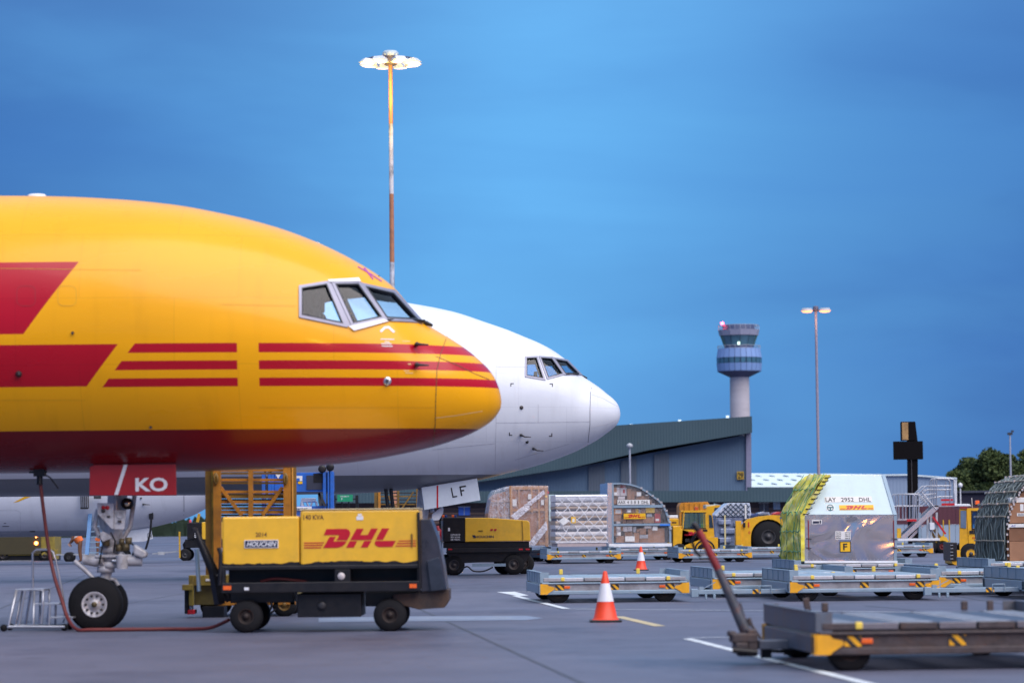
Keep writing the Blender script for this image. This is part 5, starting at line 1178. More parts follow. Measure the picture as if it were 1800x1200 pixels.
# green sign
f = Fr(607, 40)
SG = thing('safety_sign', f.O, 'green and white safety sign on dark posts above the yellow cab', 'sign')
sb = q(f, 'sign_board', mat('sign_green',(.01,.28,.13),.5), SG, 593, 869, 620, 881, 0, .06); tx(f, 'CONTACT', 598, 871, 614, 873, -.005, sb, WHITE, bold=.02); tx(f, 'P', 600, 875, 602, 878, -.005, sb, WHITE, bold=.02)
for x in (587, 627): q(f, 'post', BLK, SG, x-2.5, 870, x+2.5, 900, .1, .3)
q(f, 'post_leg', BLK, SG, 600, 881, 602, 975, .1, .2); q(f, 'post_leg', BLK, SG, 612, 881, 614, 975, .1, .2); q(f, 'cross_bar', BLK, SG, 585, 876, 629, 878, .12, .2)
# ---- tugs
def tug(px, s, label, cab, letter=None, mirror=1, name='baggage_tug', m_=YELD, group=None, rear=None, D=1.6):
    f = Fr(px, s); r = thing(name, f.O, label, 'tug', group=group); return f, r
f, r = tug(1220, 43.5, 'yellow baggage tug marked BL with a square side window, beside the curved container', None)
Q = lambda nm, m_, a, b, c, d, y0=0, y1=1.5, bev=.02, par=None: q(f, nm, m_, par or r, a, b, c, d, y0, y1, bev)
TY = mat('tug_yellow', (.78,.40,.008), .4, var=.08, dirt=(.3,.16,.03), dirt_amt=.4)
body = MB().prism(pf(f, [(1183,926),(1196,924),(1197,929),(1241,943),(1262,944),(1262,963),(1256,972),(1225,972),(1225,964),(1183,960)]), 0, 1.5).build('body', TY, r, .02)
def frameprism(F, outer, inner, y0, y1):
    b = MB(); n = len(outer); vs = []
    for y in (y0, y1):
        for pt in F_pf(F, outer) + F_pf(F, inner): vs.append((pt[0], y, pt[1]))
    fs = []
    for i in range(n):
        j = (i+1) % n; fs += [(i, j, n+j, n+i), (2*n+i, 3*n+i, 3*n+j, 2*n+j), (i, 2*n+i, 2*n+j, j), (n+i, n+j, 3*n+j, 3*n+i)]
    return b.add(vs, fs)
F_pf = pf
def cab(F, r, outer, inner, D, m_, roof=None):
    for y0 in (0.0, D-.06): frameprism(F, outer, inner, y0, y0+.06).build('cab_side', m_, r)
    pi = pf(F, inner)
    for y0 in (.025, D-.035):
        MB().prism(pi, y0, y0+.01).build('side_window', GLS, r)
    po = pf(F, outer); xs = [a for a, b in po]; zs = [b for a, b in po]
    MB().box(min(xs), max(xs), .06, D-.06, max(zs)-.06, max(zs)).build('cab_roof', m_, r, .01)
cab(f, r, [(1202,897),(1242,897),(1243,943),(1198,960)], [(1203.5,901.5),(1240,901),(1240.5,927),(1201.5,928.5)], 1.5, TY)
q(f, 'seat', BLK, r, 1216, 925, 1226, 945, .4, 1.1, .02); q(f, 'window_bar', BLK, r, 1226.5, 902, 1228, 927, .0, .05, 0); q(f, 'window_seal', BLK, r, 1201, 927.5, 1241, 929.5, -.01, .0, 0); q(f, 'window_seal', BLK, r, 1203, 900, 1241, 901.5, -.01, 0, 0)
q(f, 'door_mirror_box', BLK, r, 1235, 930, 1243.5, 933.5, -.02, 0, 0)
MB().prism(pf(f, [(1243,898),(1252,902),(1256,943),(1243,943)]), .02, .08).build('windscreen_post', TY, r); MB().prism(pf(f, [(1246,904),(1251,905),(1254,927),(1247,927)]), .0, .019).build('quarter_window', DGLS, r)
q(f, 'bonnet', TY, r, 1183, 924, 1200, 955, .1, 1.4, .03)
courier_logo(f.x(1203,938), f.x(1240,938), f.z(1220,940.5), f.z(1220,934), -.012, body)
tx(f, 'BL', 1204.5, 946, 1214.5, 952, -.012, body, INK, bold=.04)
q(f, 'beacon', mat('beacon_amber',(.4,.08,.02),.3), r, 1223, 890, 1229, 896.5, .6, .9, .01)
for wx in (1239, 1195):
    for sy in (.08, 1.35): wheel(r, (f.x(wx,970), sy, .33), .34, .2, RUB, DRK, .5)
MB().lathe([(0,.42),(-.02,.42),(-.02,.36),(0,.36)], (f.x(1239,968), 0, .38), 'y', 20).build('wheel_arch', BLK, r)
q(f, 'rear_grille', BLK, r, 1262, 946, 1266, 962, .1, 1.4, .01)
# second cab behind
f, r = tug(1262, 39.5, 'yellow tractor cab with sloped windscreen behind the BL tug', None)
MB().prism(pf(f, [(1242,890),(1262,887),(1275,889),(1270,903),(1262,912),(1262,955),(1238,955)]), 0, .06).build('cab_side', TY, r, .01)
q(f, 'cab_roof', mat('cab_roof_pale',(.5,.5,.42),.5), r, 1240, 886.5, 1258, 893, .07, 1.6, .02); MB().prism(pf(f, [(1256,892),(1268,891),(1262,902),(1254,908)]), -.012, -.002).build('side_window', DGLS, r)
q(f, 'body', TY, r, 1232, 920, 1300, 962, .1, 1.8, .02)
for wx in (1245, 1290): wheel(r, (f.x(wx,965), .1, .38), .39, .25, RUB, DRK, .5)
MB().beam((f.x(1256),.3,f.z(1256,885)),(f.x(1275),.3,f.z(1275,889)),.05,.05).build('grab_rail', STLB, r)
# orange box vehicle behind
f, r = tug(1225, 38, 'orange box-bodied truck standing behind the BL tug', None, name='box_truck')
r['category'] = 'truck'
OBX = mat('orange_box', (.62,.24,.01), .5, var=.12, dirt=(.2,.1,.02), dirt_amt=.5)
MB().prism(pf(f, [(1194,889),(1197,883),(1244,881.5),(1249,889),(1249,935),(1194,935)]), 0, 2.2).build('box_body', OBX, r, .03)
for x in (1204, 1213, 1222, 1231, 1240): q(f, 'box_rib', OBX, r, x-.8, 884, x+.8, 933, -.05, -.001, 0)
q(f, 'chassis', BLK, r, 1190, 936, 1255, 952, .2, 2.0)
for wx in (1203, 1243): wheel(r, (f.x(wx,960), .1, .42), .43, .3, RUB, DRK, .5)
f, r = tug(1186, 41.5, 'yellow bonnet of a machine showing between the curved container and BL tug', None, name='service_machine'); r['category'] = 'machine'
bb = q(f, 'engine_cover', TY, r, 1176, 911, 1193, 923.5, 0, 1.2, .03); q(f, 'cover_top', WHITE, r, 1176, 905, 1192, 910.5, .1, 1.1, .03); q(f, 'vent', BRINK, bb, 1181, 916.5, 1189, 919, -.015, -.001, 0)
q(f, 'lower_body', YELD, r, 1174, 926, 1193, 962, .05, 1.2, .02); q(f, 'cream_band', mat('cream',(.7,.6,.3),.5), r, 1176, 923.6, 1194, 928, 0, 1.2, 0)
wheel(r, (f.x(1184,965), .1, .33), .34, .2, RUB, DRK, .5)
# aircraft tractor with huge wheel
f = Fr(1345, 42.5)
AT = thing('aircraft_tractor', f.O, 'yellow aircraft tractor with one huge black wheel beside the yellow-green net', 'tractor')
arch = [(1383 - 0,0)]
cxw, cyw, rw = 1351, 943, 30
pts = [(1293,928),(1300,926),(1314,912),(1335,907),(1358,904.5),(1395,907),(1410,920),(1410,965)]
for k in range(13):
    a = math.pi*k/12; pts.append((cxw + (rw+1)*math.cos(a), min(cyw, 943) - (rw+1)*math.sin(a)))
pts += [(1320,963),(1293,958)]
MB().prism(pf(f, pts), 0, .5).build('body', TY, AT)
MB().prism(pf(f, [(1314,912),(1358,904.5),(1410,905),(1410,965),(1314,965)]), .5, 2.4).build('inner_body', mat('arch_black',(.02,.02,.024),.7), AT)
wheel(AT, (f.x(cxw,cyw), .28, f.z(cxw,cyw)), rw/42.5, .5, RUB, DRK, .42, flat=False)
q(f, 'step_post', TY, AT, 1293, 915, 1303, 960, -.1, .2, .01); q(f, 'door_mark', RED, AT, 1315, 917, 1317, 926, -.02, -.001, 0)
t1 = f.x(1315,936); tx(f, '0', 1315.5, 933, 1319, 938, -.01, AT, RED, bold=.012)
q(f, 'reflector', BLU, AT, 1371, 908, 1377, 911, -.012, -.001, 0); q(f, 'lamp', BLK, AT, 1306, 918, 1310, 926, -.12, 0, .01)
for sy in (2.2,): wheel(AT, (f.x(cxw,cyw), sy, f.z(cxw,cyw)), rw/42.5, .45, RUB, DRK, .42, flat=False)
# right hand tug
f, r = tug(1715, 54, 'yellow tug with amber beacon half hidden by the grey netted freight', None)
MB().prism(pf(f, [(1674,967),(1688,966.5),(1780,966),(1780,985),(1721,985),(1714,975),(1703,976),(1696,987),(1692,998),(1683,994),(1674,990)]), 0, 1.6).build('body', TY, r, .02)
cab(f, r, [(1699,893),(1775,892),(1775,966),(1704,966)], [(1709.5,899),(1768,899),(1768,929),(1708.5,928)], 1.5, TY)
MB().prism(pf(f, [(1687,892),(1699,893),(1704,966),(1687,966)]), .03, .09).build('front_panel', TY, r); MB().prism(pf(f, [(1688.5,897),(1698.5,897),(1698.5,928),(1688.5,927)]), 0.0, .028).build('windscreen', mat('screen_blue',(.12,.17,.25),.12,rvar=.03), r)
MB().prism(pf(f, [(1687,890),(1700,890),(1700,894),(1687,893)]), -.03, 1.5).build('lamp_bar', mat('lamp_bar_red',(.25,.03,.03),.4), r)
q(f, 'window_seal', BLK, r, 1708, 928, 1769, 931, -.01, -.001, 0); q(f, 'window_seal', BLK, r, 1708, 897, 1769, 899, -.01, -.001, 0); q(f, 'window_seal', BLK, r, 1707.5, 897, 1709.5, 931, -.012, -.011, 0); q(f, 'window_bar', BLK, r, 1716, 899, 1717, 928, .01, .03, 0)
q(f, 'seat', BLK, r, 1730, 922, 1742, 950, .4, 1.1, .02); q(f, 'door_handle_box', BLK, r, 1704, 932, 1715, 937.5, -.03, -.001, 0)
courier_logo(f.x(1709,943), f.x(1745,943), f.z(1720,946), f.z(1720,937), -.012, r)
q(f, 'beacon', ORF, r, 1720, 879, 1727, 886, .6, .75, .01); q(f, 'beacon_base', BLK, r, 1719, 886, 1728, 888, .58, .77, 0); MB().beam((f.x(1718),.9,f.z(1718,892)),(f.x(1717),.9,f.z(1717,874)),.03,.03).build('exhaust_pipe', GRYP, r)
q(f, 'front_bumper', BLK, r, 1671, 953, 1682, 985, -.05, 1.6, .02)
for k in range(5): q(f, 'grille_bar', GRYP, r, 1670, 957+k*6, 1675, 958+k*6, -.07, -.051, 0)
for wx in (1707, 1765):
    for sy in (.1, 1.4): wheel(r, (f.x(wx,975), sy, .36), .37, .25, RUB, DRK, .5)
# dark vehicle at far left
f = Fr(50, 36.5)
DV = thing('belt_loader', f.O, 'dark olive vehicle with lit orange lamp under the furthest aircraft', 'vehicle')
q(f, 'body', OLV, DV, -60, 925, 96, 976, 0, 2, .03); q(f, 'side_panel', mat('dark_olive',(.05,.04,.015),.7), DV, -60, 942, 72, 974, -.06, -.001, .01); q(f, 'chassis', BLK, DV, -60, 976, 96, 986, .1, 1.8, .01); q(f, 'rear_box', OLV, DV, 92, 966, 101, 982, .0, .5, .01)
q(f, 'chrome_strip', GRYP, DV, -20, 984.6, 57, 985.4, -.08, -.07, 0)
wheel(DV, (f.x(78,975), .15, .27), .3, .3, RUB, DRK, .5); wheel(DV, (f.x(5,975), .15, .27), .3, .3, RUB, DRK, .5)
LO = emit('orange_lamp_lit', (1, .25, .04), 14)
p0 = (f.x(64,954), -.07, f.z(64,954)); MB().lathe([(0,.085),(-.03,.07),(-.04,.001)], p0, 'y', 14).build('lamp', LO, DV); p0 = (f.x(64,943), -.07, f.z(64,943)); MB().lathe([(0,.04),(-.03,.03),(-.03,.001)], p0, 'y', 12).build('lamp', LO, DV)
f = Fr(121, 38)
o = thing('tow_dolly_wheel', f.O, 'small dark two-wheel tow bar carriage left of the passenger steps', 'tow bar')
wheel(o, (0,0,.2), .24, .16, RUB, DRK, .4, flat=False); MB().beam((-.6,.1,.32),(1.2,.1,.32),.06,.06).build('bar', GRYP, o); wheel(o, (0.0,.5,.2), .24, .16, RUB, DRK, .4, flat=False)
# passenger steps (blue) at the third aircraft
f = Fr(160, 42)
BS = thing('boarding_steps', f.O, 'blue-framed boarding steps against the furthest aircraft', 'steps')
zz = lambda x, y: (f.x(x,y), f.z(x,y))
for (a, b) in (((148,845),(152,975)), ((173,845),(177,975))):
    pa, pb = zz(*a), zz(*b)
    MB().beam((pa[0],2.6,pa[1]+.2),(pb[0],0,0.12),.16,.2).build('stringer', mat('step_blue',(.06,.17,.36),.4), BS)
for k in range(14):
    t = k/13; z = .25 + t*2.85; y = t*2.6; MB().box(f.x(152),f.x(174), y-.02, y+.22, z, z+.05).build('tread', STLB, BS)
for k in range(5): MB().beam((f.x(137+k*3.2),.9,f.z(137,893)),(f.x(136+k*3.2),.9,f.z(137,850)),.04,.04).build('baluster', DRK, BS)
q(f, 'landing_edge', BLK, BS, 136, 891, 149, 894, .8, .95); q(f, 'landing', DRK, BS, 161, 868, 173, 876, .6, .8)
q(f, 'base_frame', STLB, BS, 147, 975, 182, 981, 0, 2.5)
# people in orange hi-vis beside the steps
def person(px, s, label, pose, scale=1.0):
    f = Fr(px, s); r = thing('person', f.O, label, 'person')
    J, E, RR = pose
    me = bpy.data.meshes.new('body'); me.from_pydata([Vector(j)*scale for j in J], E, []); o = bpy.data.objects.new('body', me); COL.objects.link(o); o.parent = r
    sk = o.modifiers.new('skin', 'SKIN'); 
    for i, v in enumerate(me.skin_vertices[0].data): v.radius = (RR[i][0]*scale, RR[i][1]*scale); v.use_root = (i == 0)
    ss = o.modifiers.new('sub', 'SUBSURF'); ss.levels = 1; ss.render_levels = 2
    return f, r, o
HV = mat('hi_vis_orange', (.75,.16,.03), .7); SKN = mat('skin', (.45,.26,.2), .6); TRO = mat('work_trousers', (.16,.07,.035), .8)
def bent(facing=-1):
    d = facing
    J = [(0,0,.92),(0,-.12,.90),(0,.12,.90),(.02*d,-.13,.5),(.02*d,.13,.5),(-.04*d,-.14,.06),(-.04*d,.14,.06),(.1*d,-.14,.03),(.1*d,.14,.03),(.12*d,0,1.12),(.27*d,0,1.30),(.36*d,0,1.37),(.46*d,0,1.42),(.27*d,-.2,1.27),(.27*d,.2,1.27),(.34*d,-.24,1.0),(.34*d,.24,1.0),(.46*d,-.2,.84),(.46*d,.2,.84)]
    E = [(0,1),(0,2),(1,3),(2,4),(3,5),(4,6),(5,7),(6,8),(0,9),(9,10),(10,11),(11,12),(10,13),(10,14),(13,15),(14,16),(15,17),(16,18)]
    RR = [(.15,.14),(.1,.1),(.1,.1),(.07,.07),(.07,.07),(.045,.045),(.045,.045),(.035,.03),(.035,.03),(.15,.13),(.16,.12),(.06,.06),(.11,.10),(.07,.07),(.07,.07),(.05,.05),(.05,.05),(.035,.035),(.035,.035)]
    return J, E, RR
def dress(f, r, o, d, hairc, vest=HV):
    o.data.materials.append(TRO)
    MB().lathe([(-.3,.18),(-.1,.21),(.12,.2),(.22,.14)], (0,0,0), 'z', 16).build('hi_vis_vest', vest, r)
    v = r.children[-1]; v.location = (.17*d, 0, 1.14); v.rotation_euler = (0, .6*d, 0)
    b = MB().lathe([(-.03,.213),(.03,.215)], (0,0,0), 'z', 16).build('reflective_band', PAPER, v)
    h = MB().lathe([(-.13,.001),(-.12,.05),(-.05,.09),(.03,.1),(.1,.07),(.125,.001)], (.48*d,0,1.46), 'z', 14).build('head', SKN, r)
    MB().lathe([(.0,.107),(.06,.1),(.13,.06),(.15,.001)], (.46*d,0,1.46), 'z', 14).build('hair', hairc, h)
    MB().cbox(.59*d,0,1.44,.04,.03,.04).build('nose', SKN, h)
    for sy in (-1, 1):
        MB().cbox(.5*d,.1*sy,1.45,.04,.02,.06).build('ear', SKN, h)
        hand = MB().cbox(.49*d,.2*sy,.80,.07,.03,.08)
        for k in range(4): hand.beam((.47*d+.018*k,.2*sy,.77),(.48*d+.02*k,.2*sy,.70-.01*(k%3)),.014,.014)
        hand.beam((.46*d,.2*sy,.79),(.43*d,.2*sy,.74),.016,.016); hand.build('hand', SKN, r)
fr_, r_, o_ = person(141, 38.5, 'worker in orange vest bending forward left of the blue boarding steps', bent(-1), 1.0); dress(fr_, r_, o_, -1, BLK)
fr_, r_, o_ = person(172, 37.5, 'worker in orange vest seen behind the nose gear of the yellow aircraft', bent(1), 1.0); dress(fr_, r_, o_, 1, BLK)
# ---- small aluminium steps left of the nose wheel
f = Fr(70, 123)
SS = thing('maintenance_steps', f.O, 'small three-tread aluminium maintenance steps left of the nose wheel', 'steps')
T = lambda pts, r=.017: [(f.x(a,b), y, f.z(a,b)) for a, b, y in pts]
D0, D1 = 0.0, .55
for y in (D0, D1):
    MB().tube(T([(14,1103,y),(29,1036,y),(29,1036,y)]), .02, 8).tube(T([(33,1099,y),(43,1038,y)]), .018, 8).build('leg', ALUM, SS)
    MB().tube(T([(58,1098,y),(60,1038,y),(76,1037,y),(75,1062,y)]), .017, 8).build('leg', ALUM, SS)
    MB().tube(T([(86,1098,y),(87,1063,y)]), .016, 8).tube(T([(72,1096,y),(76,1062,y)]), .016, 8).build('leg', ALUM, SS)
    if y == D1: MB().tube(T([(100,1096,y),(104,1085,y),(128,1086,y)]), .014, 8).build('leg', ALUM, SS)
    MB().tube(T([(104,1085,y),(99,1044,y),(87,985,y),(82,970,y),(76,966,y),(52,966,y),(46,972,y),(46,1036,y)]), .017, 8).build('handrail', ALUM, SS) if y == D1 else None
    MB().tube(T([(14,1101,y),(114,1101,y)]), .022, 8).build('base_rail', ALUM, SS)
for (a, b, c) in ((27,77,1036),(60,104,1061),(86,128,1085)):
    cx, cz, sx, sz = f.rect(a, c-1.5, b, c+1.5); MB().box(cx-sx/2, cx+sx/2, D0, D1, cz-sz/2, cz+sz/2).build('tread', ALUM, SS, .004)
for x in (6, 113): 
    for y in (.03, .52): MB().lathe([(-.02,.001),(-.02,.05),(.02,.05),(.02,.001)], (f.x(x,1100), y, .05), 'y', 14).build('castor', RUB, SS)
# ---- cones
def cone(px, py, s, label, h=.745):
    f = Fr(px, s); r = thing('traffic_cone', f.O, label, 'traffic cone', group='traffic cones on the apron')
    OR = mat('cone_orange', (.80,.055,.012), .45, var=.06, dirt=(.3,.06,.03), dirt_amt=.3); SV = mat('cone_sleeve', (.72,.74,.80), .35, var=.05)
    R_ = lambda z: .185*(1-z/h)+.028*(z/h)
    MB().box(-.235,.235,-.235,.235,0,.035).build('base', BLK, r, .015)
    MB().lathe([(.035,R_(.0)+.02),(.06,R_(.05)),(.28,R_(.28)),(.56,R_(.56)),(h-.01,R_(h)),(h,R_(h)-.008),(h,.001)], (0,0,0), 'z', 28).build('cone_body', OR, r)
    MB().lathe([(.30,R_(.30)+.003),(.565,R_(.565)+.003)], (0,0,0), 'z', 28).build('reflective_sleeve', SV, r)
cone(1064.5, 1092, 119, 'nearer traffic cone standing in front of the empty dolly')
cone(1127, 1002, 56.2, 'farther traffic cone standing below the curved see-through container')
# ------------------------------------------------------------------ pallet dollies
L_, W_, HD_ = 2.75, 3.2, 0.47
ROTD = R(4.0)
def make_dolly(label, group, old=False):
    sm, sb, pl = (RST, mat('weathered_pale_steel', (.105,.13,.17), .5, .3, var=.2, dirt=(.15,.11,.09), dirt_amt=.6), mat('weathered_plate', (.16,.155,.18), .5, .3, var=.2)) if old else (STL, STLB, mat('bright_plate', (.58,.60,.65), .38, .4, var=.1, dirt=(.35,.33,.33), dirt_amt=.6, dscale=6))
    yl = mat('corner_yellow', (.80,.38,.012), .45, var=.1, dirt=(.3,.15,.03), dirt_amt=.5)
    r = thing('pallet_dolly', (0,0,0), label, 'dolly', ROTD, group)
    mid = mat('steel_web', (.34,.34,.37), .5, .3, var=.2, dirt=(.16,.15,.15), dirt_amt=.5) if not old else RST
    for y0, y1, sg in ((0.0, .10, -1), (W_-.10, W_, 1)):
        fr = MB()
        ye = y0 if sg < 0 else y1
        fr.box(.03, L_-.03, min(ye, ye-sg*.10), max(ye, ye-sg*.10), .155, .225)
        fr.box(.03, L_-.03, min(ye, ye-sg*.08), max(ye, ye-sg*.08), .345, .375)
        fr.build('side_rail', sb if not old else sm, r, .012)
        MB().box(.03, L_-.03, min(ye-sg*.04, ye-sg*.09), max(ye-sg*.04, ye-sg*.09), .225, .345).build('side_web', mid, r)
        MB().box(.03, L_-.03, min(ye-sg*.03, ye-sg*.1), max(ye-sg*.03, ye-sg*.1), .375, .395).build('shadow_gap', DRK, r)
        n = 7; w_ = (L_-.1)/n
        for k in range(n):
            c = k % 2 == 0
            MB().box(.05+k*w_+.01, .05+(k+1)*w_-.01, min(ye-sg*(.0 if not c else -.0), ye-sg*.09)+(0 if c else .004), max(ye, ye-sg*.09)-(0 if c else .004), .395, HD_-.01).build('edge_plate', pl if (not c) else mid, r, .008)
        yy = ye + sg*.004
        for xa, s_ in ((0.0, 1), (L_, -1)):
            pol = [(xa,.16),(xa,.355),(xa+s_*.13,.345),(xa+s_*.16,.315),(xa+s_*.25,.295),(xa+s_*.27,.26),(xa+s_*.16,.19),(xa+s_*.13,.16)]
            MB().prism(pol, min(yy, yy+sg*.012), max(yy, yy+sg*.012)).build('corner_plate', yl, r)
            MB().box(xa-.02 if s_ > 0 else xa-.0, xa if s_ > 0 else xa+.02, min(yy, yy-sg*.18), max(yy, yy-sg*.18), .16, .355).build('corner_return', yl if old else sb, r)
            MB().box(min(xa+s_*.44, xa+s_*.55), max(xa+s_*.44, xa+s_*.55), min(ye-sg*.033, ye-sg*.02), max(ye-sg*.033, ye-sg*.02), .262, .312).build('reflector', ORF, r, .006)
        for xa in (.28, L_/2-.08, L_-.28-.15):
            h = MB().box(0, .16, -.002, .002, 0, .10).build('hazard_marker', HAZ, r); h.location = (xa, ye-sg*.030, .235)
    ch = MB().box(.1, L_-.1, .3, .42, .2, .34).box(.1, L_-.1, W_-.42, W_-.3, .2, .34)
    for x in (.05, L_*.5-.06, L_-.17): ch.box(x, x+.12, .1, W_-.1, .2, .33)
    ch.build('chassis', DRK, r)
    # rollers and deck plates
    rl = MB(); n = 7; w_ = (L_-.1)/n
    for k in range(n):
        x0 = .05+k*w_+.03; x1 = .05+(k+1)*w_-.03
        if k % 2 == 0:
            for j in range(34): y = .14 + j*(W_-.28)/33; rl.tube([(x0, y, HD_-.03), (x1, y, HD_-.03)], .03, 6)
    rl.build('deck_rollers', STLB if not old else mat('old_roller_steel', (.22,.25,.31), .4, .5, var=.3), r, kind='stuff')
    for k in range(n):
        if k % 2: MB().box(.05+k*w_+.0, .05+(k+1)*w_, .1, W_-.1, HD_-.05, HD_-.012).build('deck_plate', sb if not old else mat('dark_deck', (.07,.08,.11), .45, .4, var=.3), r, .004)
    # end guide walls, ribbed
    for xa, s_ in ((0, 1), (L_, -1)):
        e = MB().box(min(xa, xa+s_*.035), max(xa, xa+s_*.035), .05, W_-.05, .36, .56)
        e.box(min(xa-s_*.012, xa+s_*.04), max(xa-s_*.012, xa+s_*.04), .04, W_-.04, .555, .57)
        for k in range(0 if old else 6): y = .05+k*(W_-.12)/5; e.box(min(xa-s_*.012, xa), max(xa-s_*.012, xa), y, y+.02, .36, .555)
        e.build('end_guide', sb, r, .005)
        MB().box(min(xa-s_*.02, xa+s_*.1), max(xa-s_*.02, xa+s_*.1), .0, W_, .17, .34).build('end_beam', sb, r, .01)
        for ya_ in (.01, W_-.03): MB().box(min(xa, xa+s_*.16), max(xa, xa+s_*.16), ya_, ya_+.02, .375, .565).build('guide_cheek', sb, r)
    yk = mat('latch_yellow', (.75,.55,.08), .5, var=.2)
    for (x, y) in ((.38,.01),(L_-.42,.01),(.62,W_-.05),(L_-.62,W_-.05)):
        MB().box(x, x+.07, y-.02, y+.03, .40 if y < 1 else .47, .47 if y < 1 else .57).build('stop_latch', yk if not old or y < 1 else RST, r, .012)
    for x in (.34, L_-.44):
        for y, sd in ((.16, -1), (W_-.16, 1)): wheel(r, (x, y, .20), .215, .16, RUB, HUB, .5, sd)
    return r
def place(r, px, s):
    f = Fr(px, s); r.location = f.O; return f
D0_ = make_dolly('empty galvanised dolly directly behind the nearer traffic cone', 'pallet dollies')
def towbar(px, s, L, parent_label=None):
    pass
def dolly_at(px, s, label, src=None, bar=False):
    r = D0_ if src is None and not getattr(dolly_at, 'used', False) else dup(src or D0_)
    dolly_at.used = True
    if src is None: r.location = (0,0,0)
    f = place(r, px, s); r['label'] = label
    if bar:
        t = MB().box(-1.62, .0, 0.42, .5, .14, .225).box(-1.75,-1.62,.4,.52,.09,.24).box(-1.5,-1.46,.4,.44,.05,.14).box(-1.35,-1.3,.4,.44,.05,.14).build('tow_bar', STLB, r, .01)
        h = MB().box(0,.15,-.002,.002,0,.08).build('hazard_marker', HAZ, r); h.location = (-.62,.415,.142)
        MB().tube([(-.5,.41,.14),(-.5,.4,.28),(-.28,.4,.28),(-.28,.41,.14)], .012, 6).build('tow_handle', STLB, r)
        MB().beam((-1.55,.45,.23),(-1.3,.45,.36),.015,.015).box(-1.6,-1.52,.42,.5,.225,.28).build('latch_lever', STLB, r)
        MB().prism([(-1.2,.225),(-.9,.225),(-.98,.30),(-1.02,.31)], .43,.49).build('gusset', STLB, r)
    return r, f
dA, fA = dolly_at(950, 95.5, 'empty galvanised dolly directly behind the nearer traffic cone')
dB, fB = dolly_at(1253, 90.5, 'dolly behind the raised red-tipped drawbar, second from the left of the middle rows')
dC, fC = dolly_at(1389, 96.5, 'empty dolly in front of the pale metal container marked F', bar=True)
dD, fD = dolly_at(1650, 91, 'partly hidden dolly between the container dolly and the right picture edge')
dE, fE = dolly_at(1803, 97.5, 'dolly cut by the right picture edge in the middle row', bar=True)
dF, fF = dolly_at(1397, 76, 'dolly carrying the pale metal container marked F')
dG, fG = dolly_at(1738, 77, 'dolly carrying the boxes under the grey net at the right edge')
dH, fH = dolly_at(962, 47.2, 'far dolly under the white wrapped rolls')
dI, fI = dolly_at(1193, 47.2, 'far empty dolly in front of the yellow BL tug')
dJ, fJ = dolly_at(848, 43.8, 'far dolly under the film-wrapped brown crate')
dK, fK = dolly_at(1072, 43.8, 'far dolly under the curved see-through container')
dL, fL = dolly_at(1297, 44.2, 'far dolly in front of the huge black tractor wheel')
dM, fM = dolly_at(1522, 43.5, 'far dolly in front of the boarding steps right of the pale container')
# near dolly, older
dN = make_dolly('nearest weathered dolly in the right corner with raised red drawbar', 'pallet dollies', old=True)
fN = place(dN, 1436, 183)
def inN(px, py, s):
    v = P(px, py, s) - fN.O; return (Matrix.Rotation(-ROTD, 4, 'Z') @ v)
DBG = mat('drawbar_dark', (.07,.08,.10), .5, .3, var=.3, dirt=(.2,.07,.04), dirt_amt=.6, dscale=8); DBR = mat('drawbar_red', (.24,.012,.015), .5, var=.3, dirt=(.08,.05,.05), dirt_amt=.7, dscale=12)
bN = [inN(*a) for a in ((1312,1112,172),(1280,1040,172),(1262,1000,172),(1240,955,172),(1228,932,172),(1221,922,172))]
MB().tube(bN[:3], [.062,.05,.043], 10).build('drawbar', DBG, dN); MB().tube(bN[2:5], [.042,.038,.035], 10).build('drawbar_red_section', DBR, dN)
MB().tube(bN[4:]+[bN[5]+Vector((-.02,0,.02))], [.03,.038,.025], 8).tube([inN(1226,935,172),inN(1216,950,172),inN(1222,968,172),inN(1232,978,172)], .018, 6).build('drawbar_grip', BLK, dN)
MB().beam(inN(1296,1060,171), inN(1318,1128,171), .10, .07).build('drawbar_side_plate', DBG, dN)
knk = MB()
for (a, b, c, d, t) in ((1284,1112,1330,1128,.12),(1290,1128,1312,1142,.14),(1312,1105,1330,1152,.1),(1280,1108,1292,1118,.1),(1296,1140,1330,1152,.1)):
    p0, p1 = inN(a, b, 173), inN(c, d, 173); knk.cbox((p0.x+p1.x)/2, p0.y, (p0.z+p1.z)/2, abs(p1.x-p0.x), t*2, abs(p1.z-p0.z))
knk.build('hinge_block', RST, dN, .015)
MB().tube([inN(1288,1142,174), inN(1332,1146,174)], .028, 8).tube([inN(1300,1146,174), inN(1326,1141,173)], .035, 8).build('hinge_pin', BLK, dN)
MB().tube([inN(1317,1092,172), inN(1338,1122,172)], .016, 6).tube([inN(1315,1086,172), inN(1319,1098,172)], .028, 8).build('release_lever', RST, dN)
p0, p1 = inN(1332,1124,173), inN(1430,1139,173); MB().box(p0.x, p1.x+.1, p0.y-.1, p0.y+.12, p1.z, p0.z).build('draw_beam', mat('old_beam', (.09,.10,.13), .5, .3, var=.2, dirt=(.1,.06,.05), dirt_amt=.6), dN, .01)
p0, p1 = inN(1338,1140,172), inN(1372,1150,172); MB().cbox((p0.x+p1.x)/2-.05, p0.y, (p0.z+p1.z)/2, .1, .1, .12).tube([inN(1345,1143,172), inN(1395,1145,172)], .02, 6).tube([inN(1378,1145,172), inN(1393,1146,172)], .03, 8).build('damper', BLK, dN)
for (xa, ya) in ((1421,1076),(1736,1080)):
    p0 = inN(xa, ya, 158); MB().beam(p0+Vector((.03,0,-.15)), p0+Vector((-.03 if xa < 1500 else .03,0,.16)), .07, .05).build('rear_stake', RST, dN, .01)
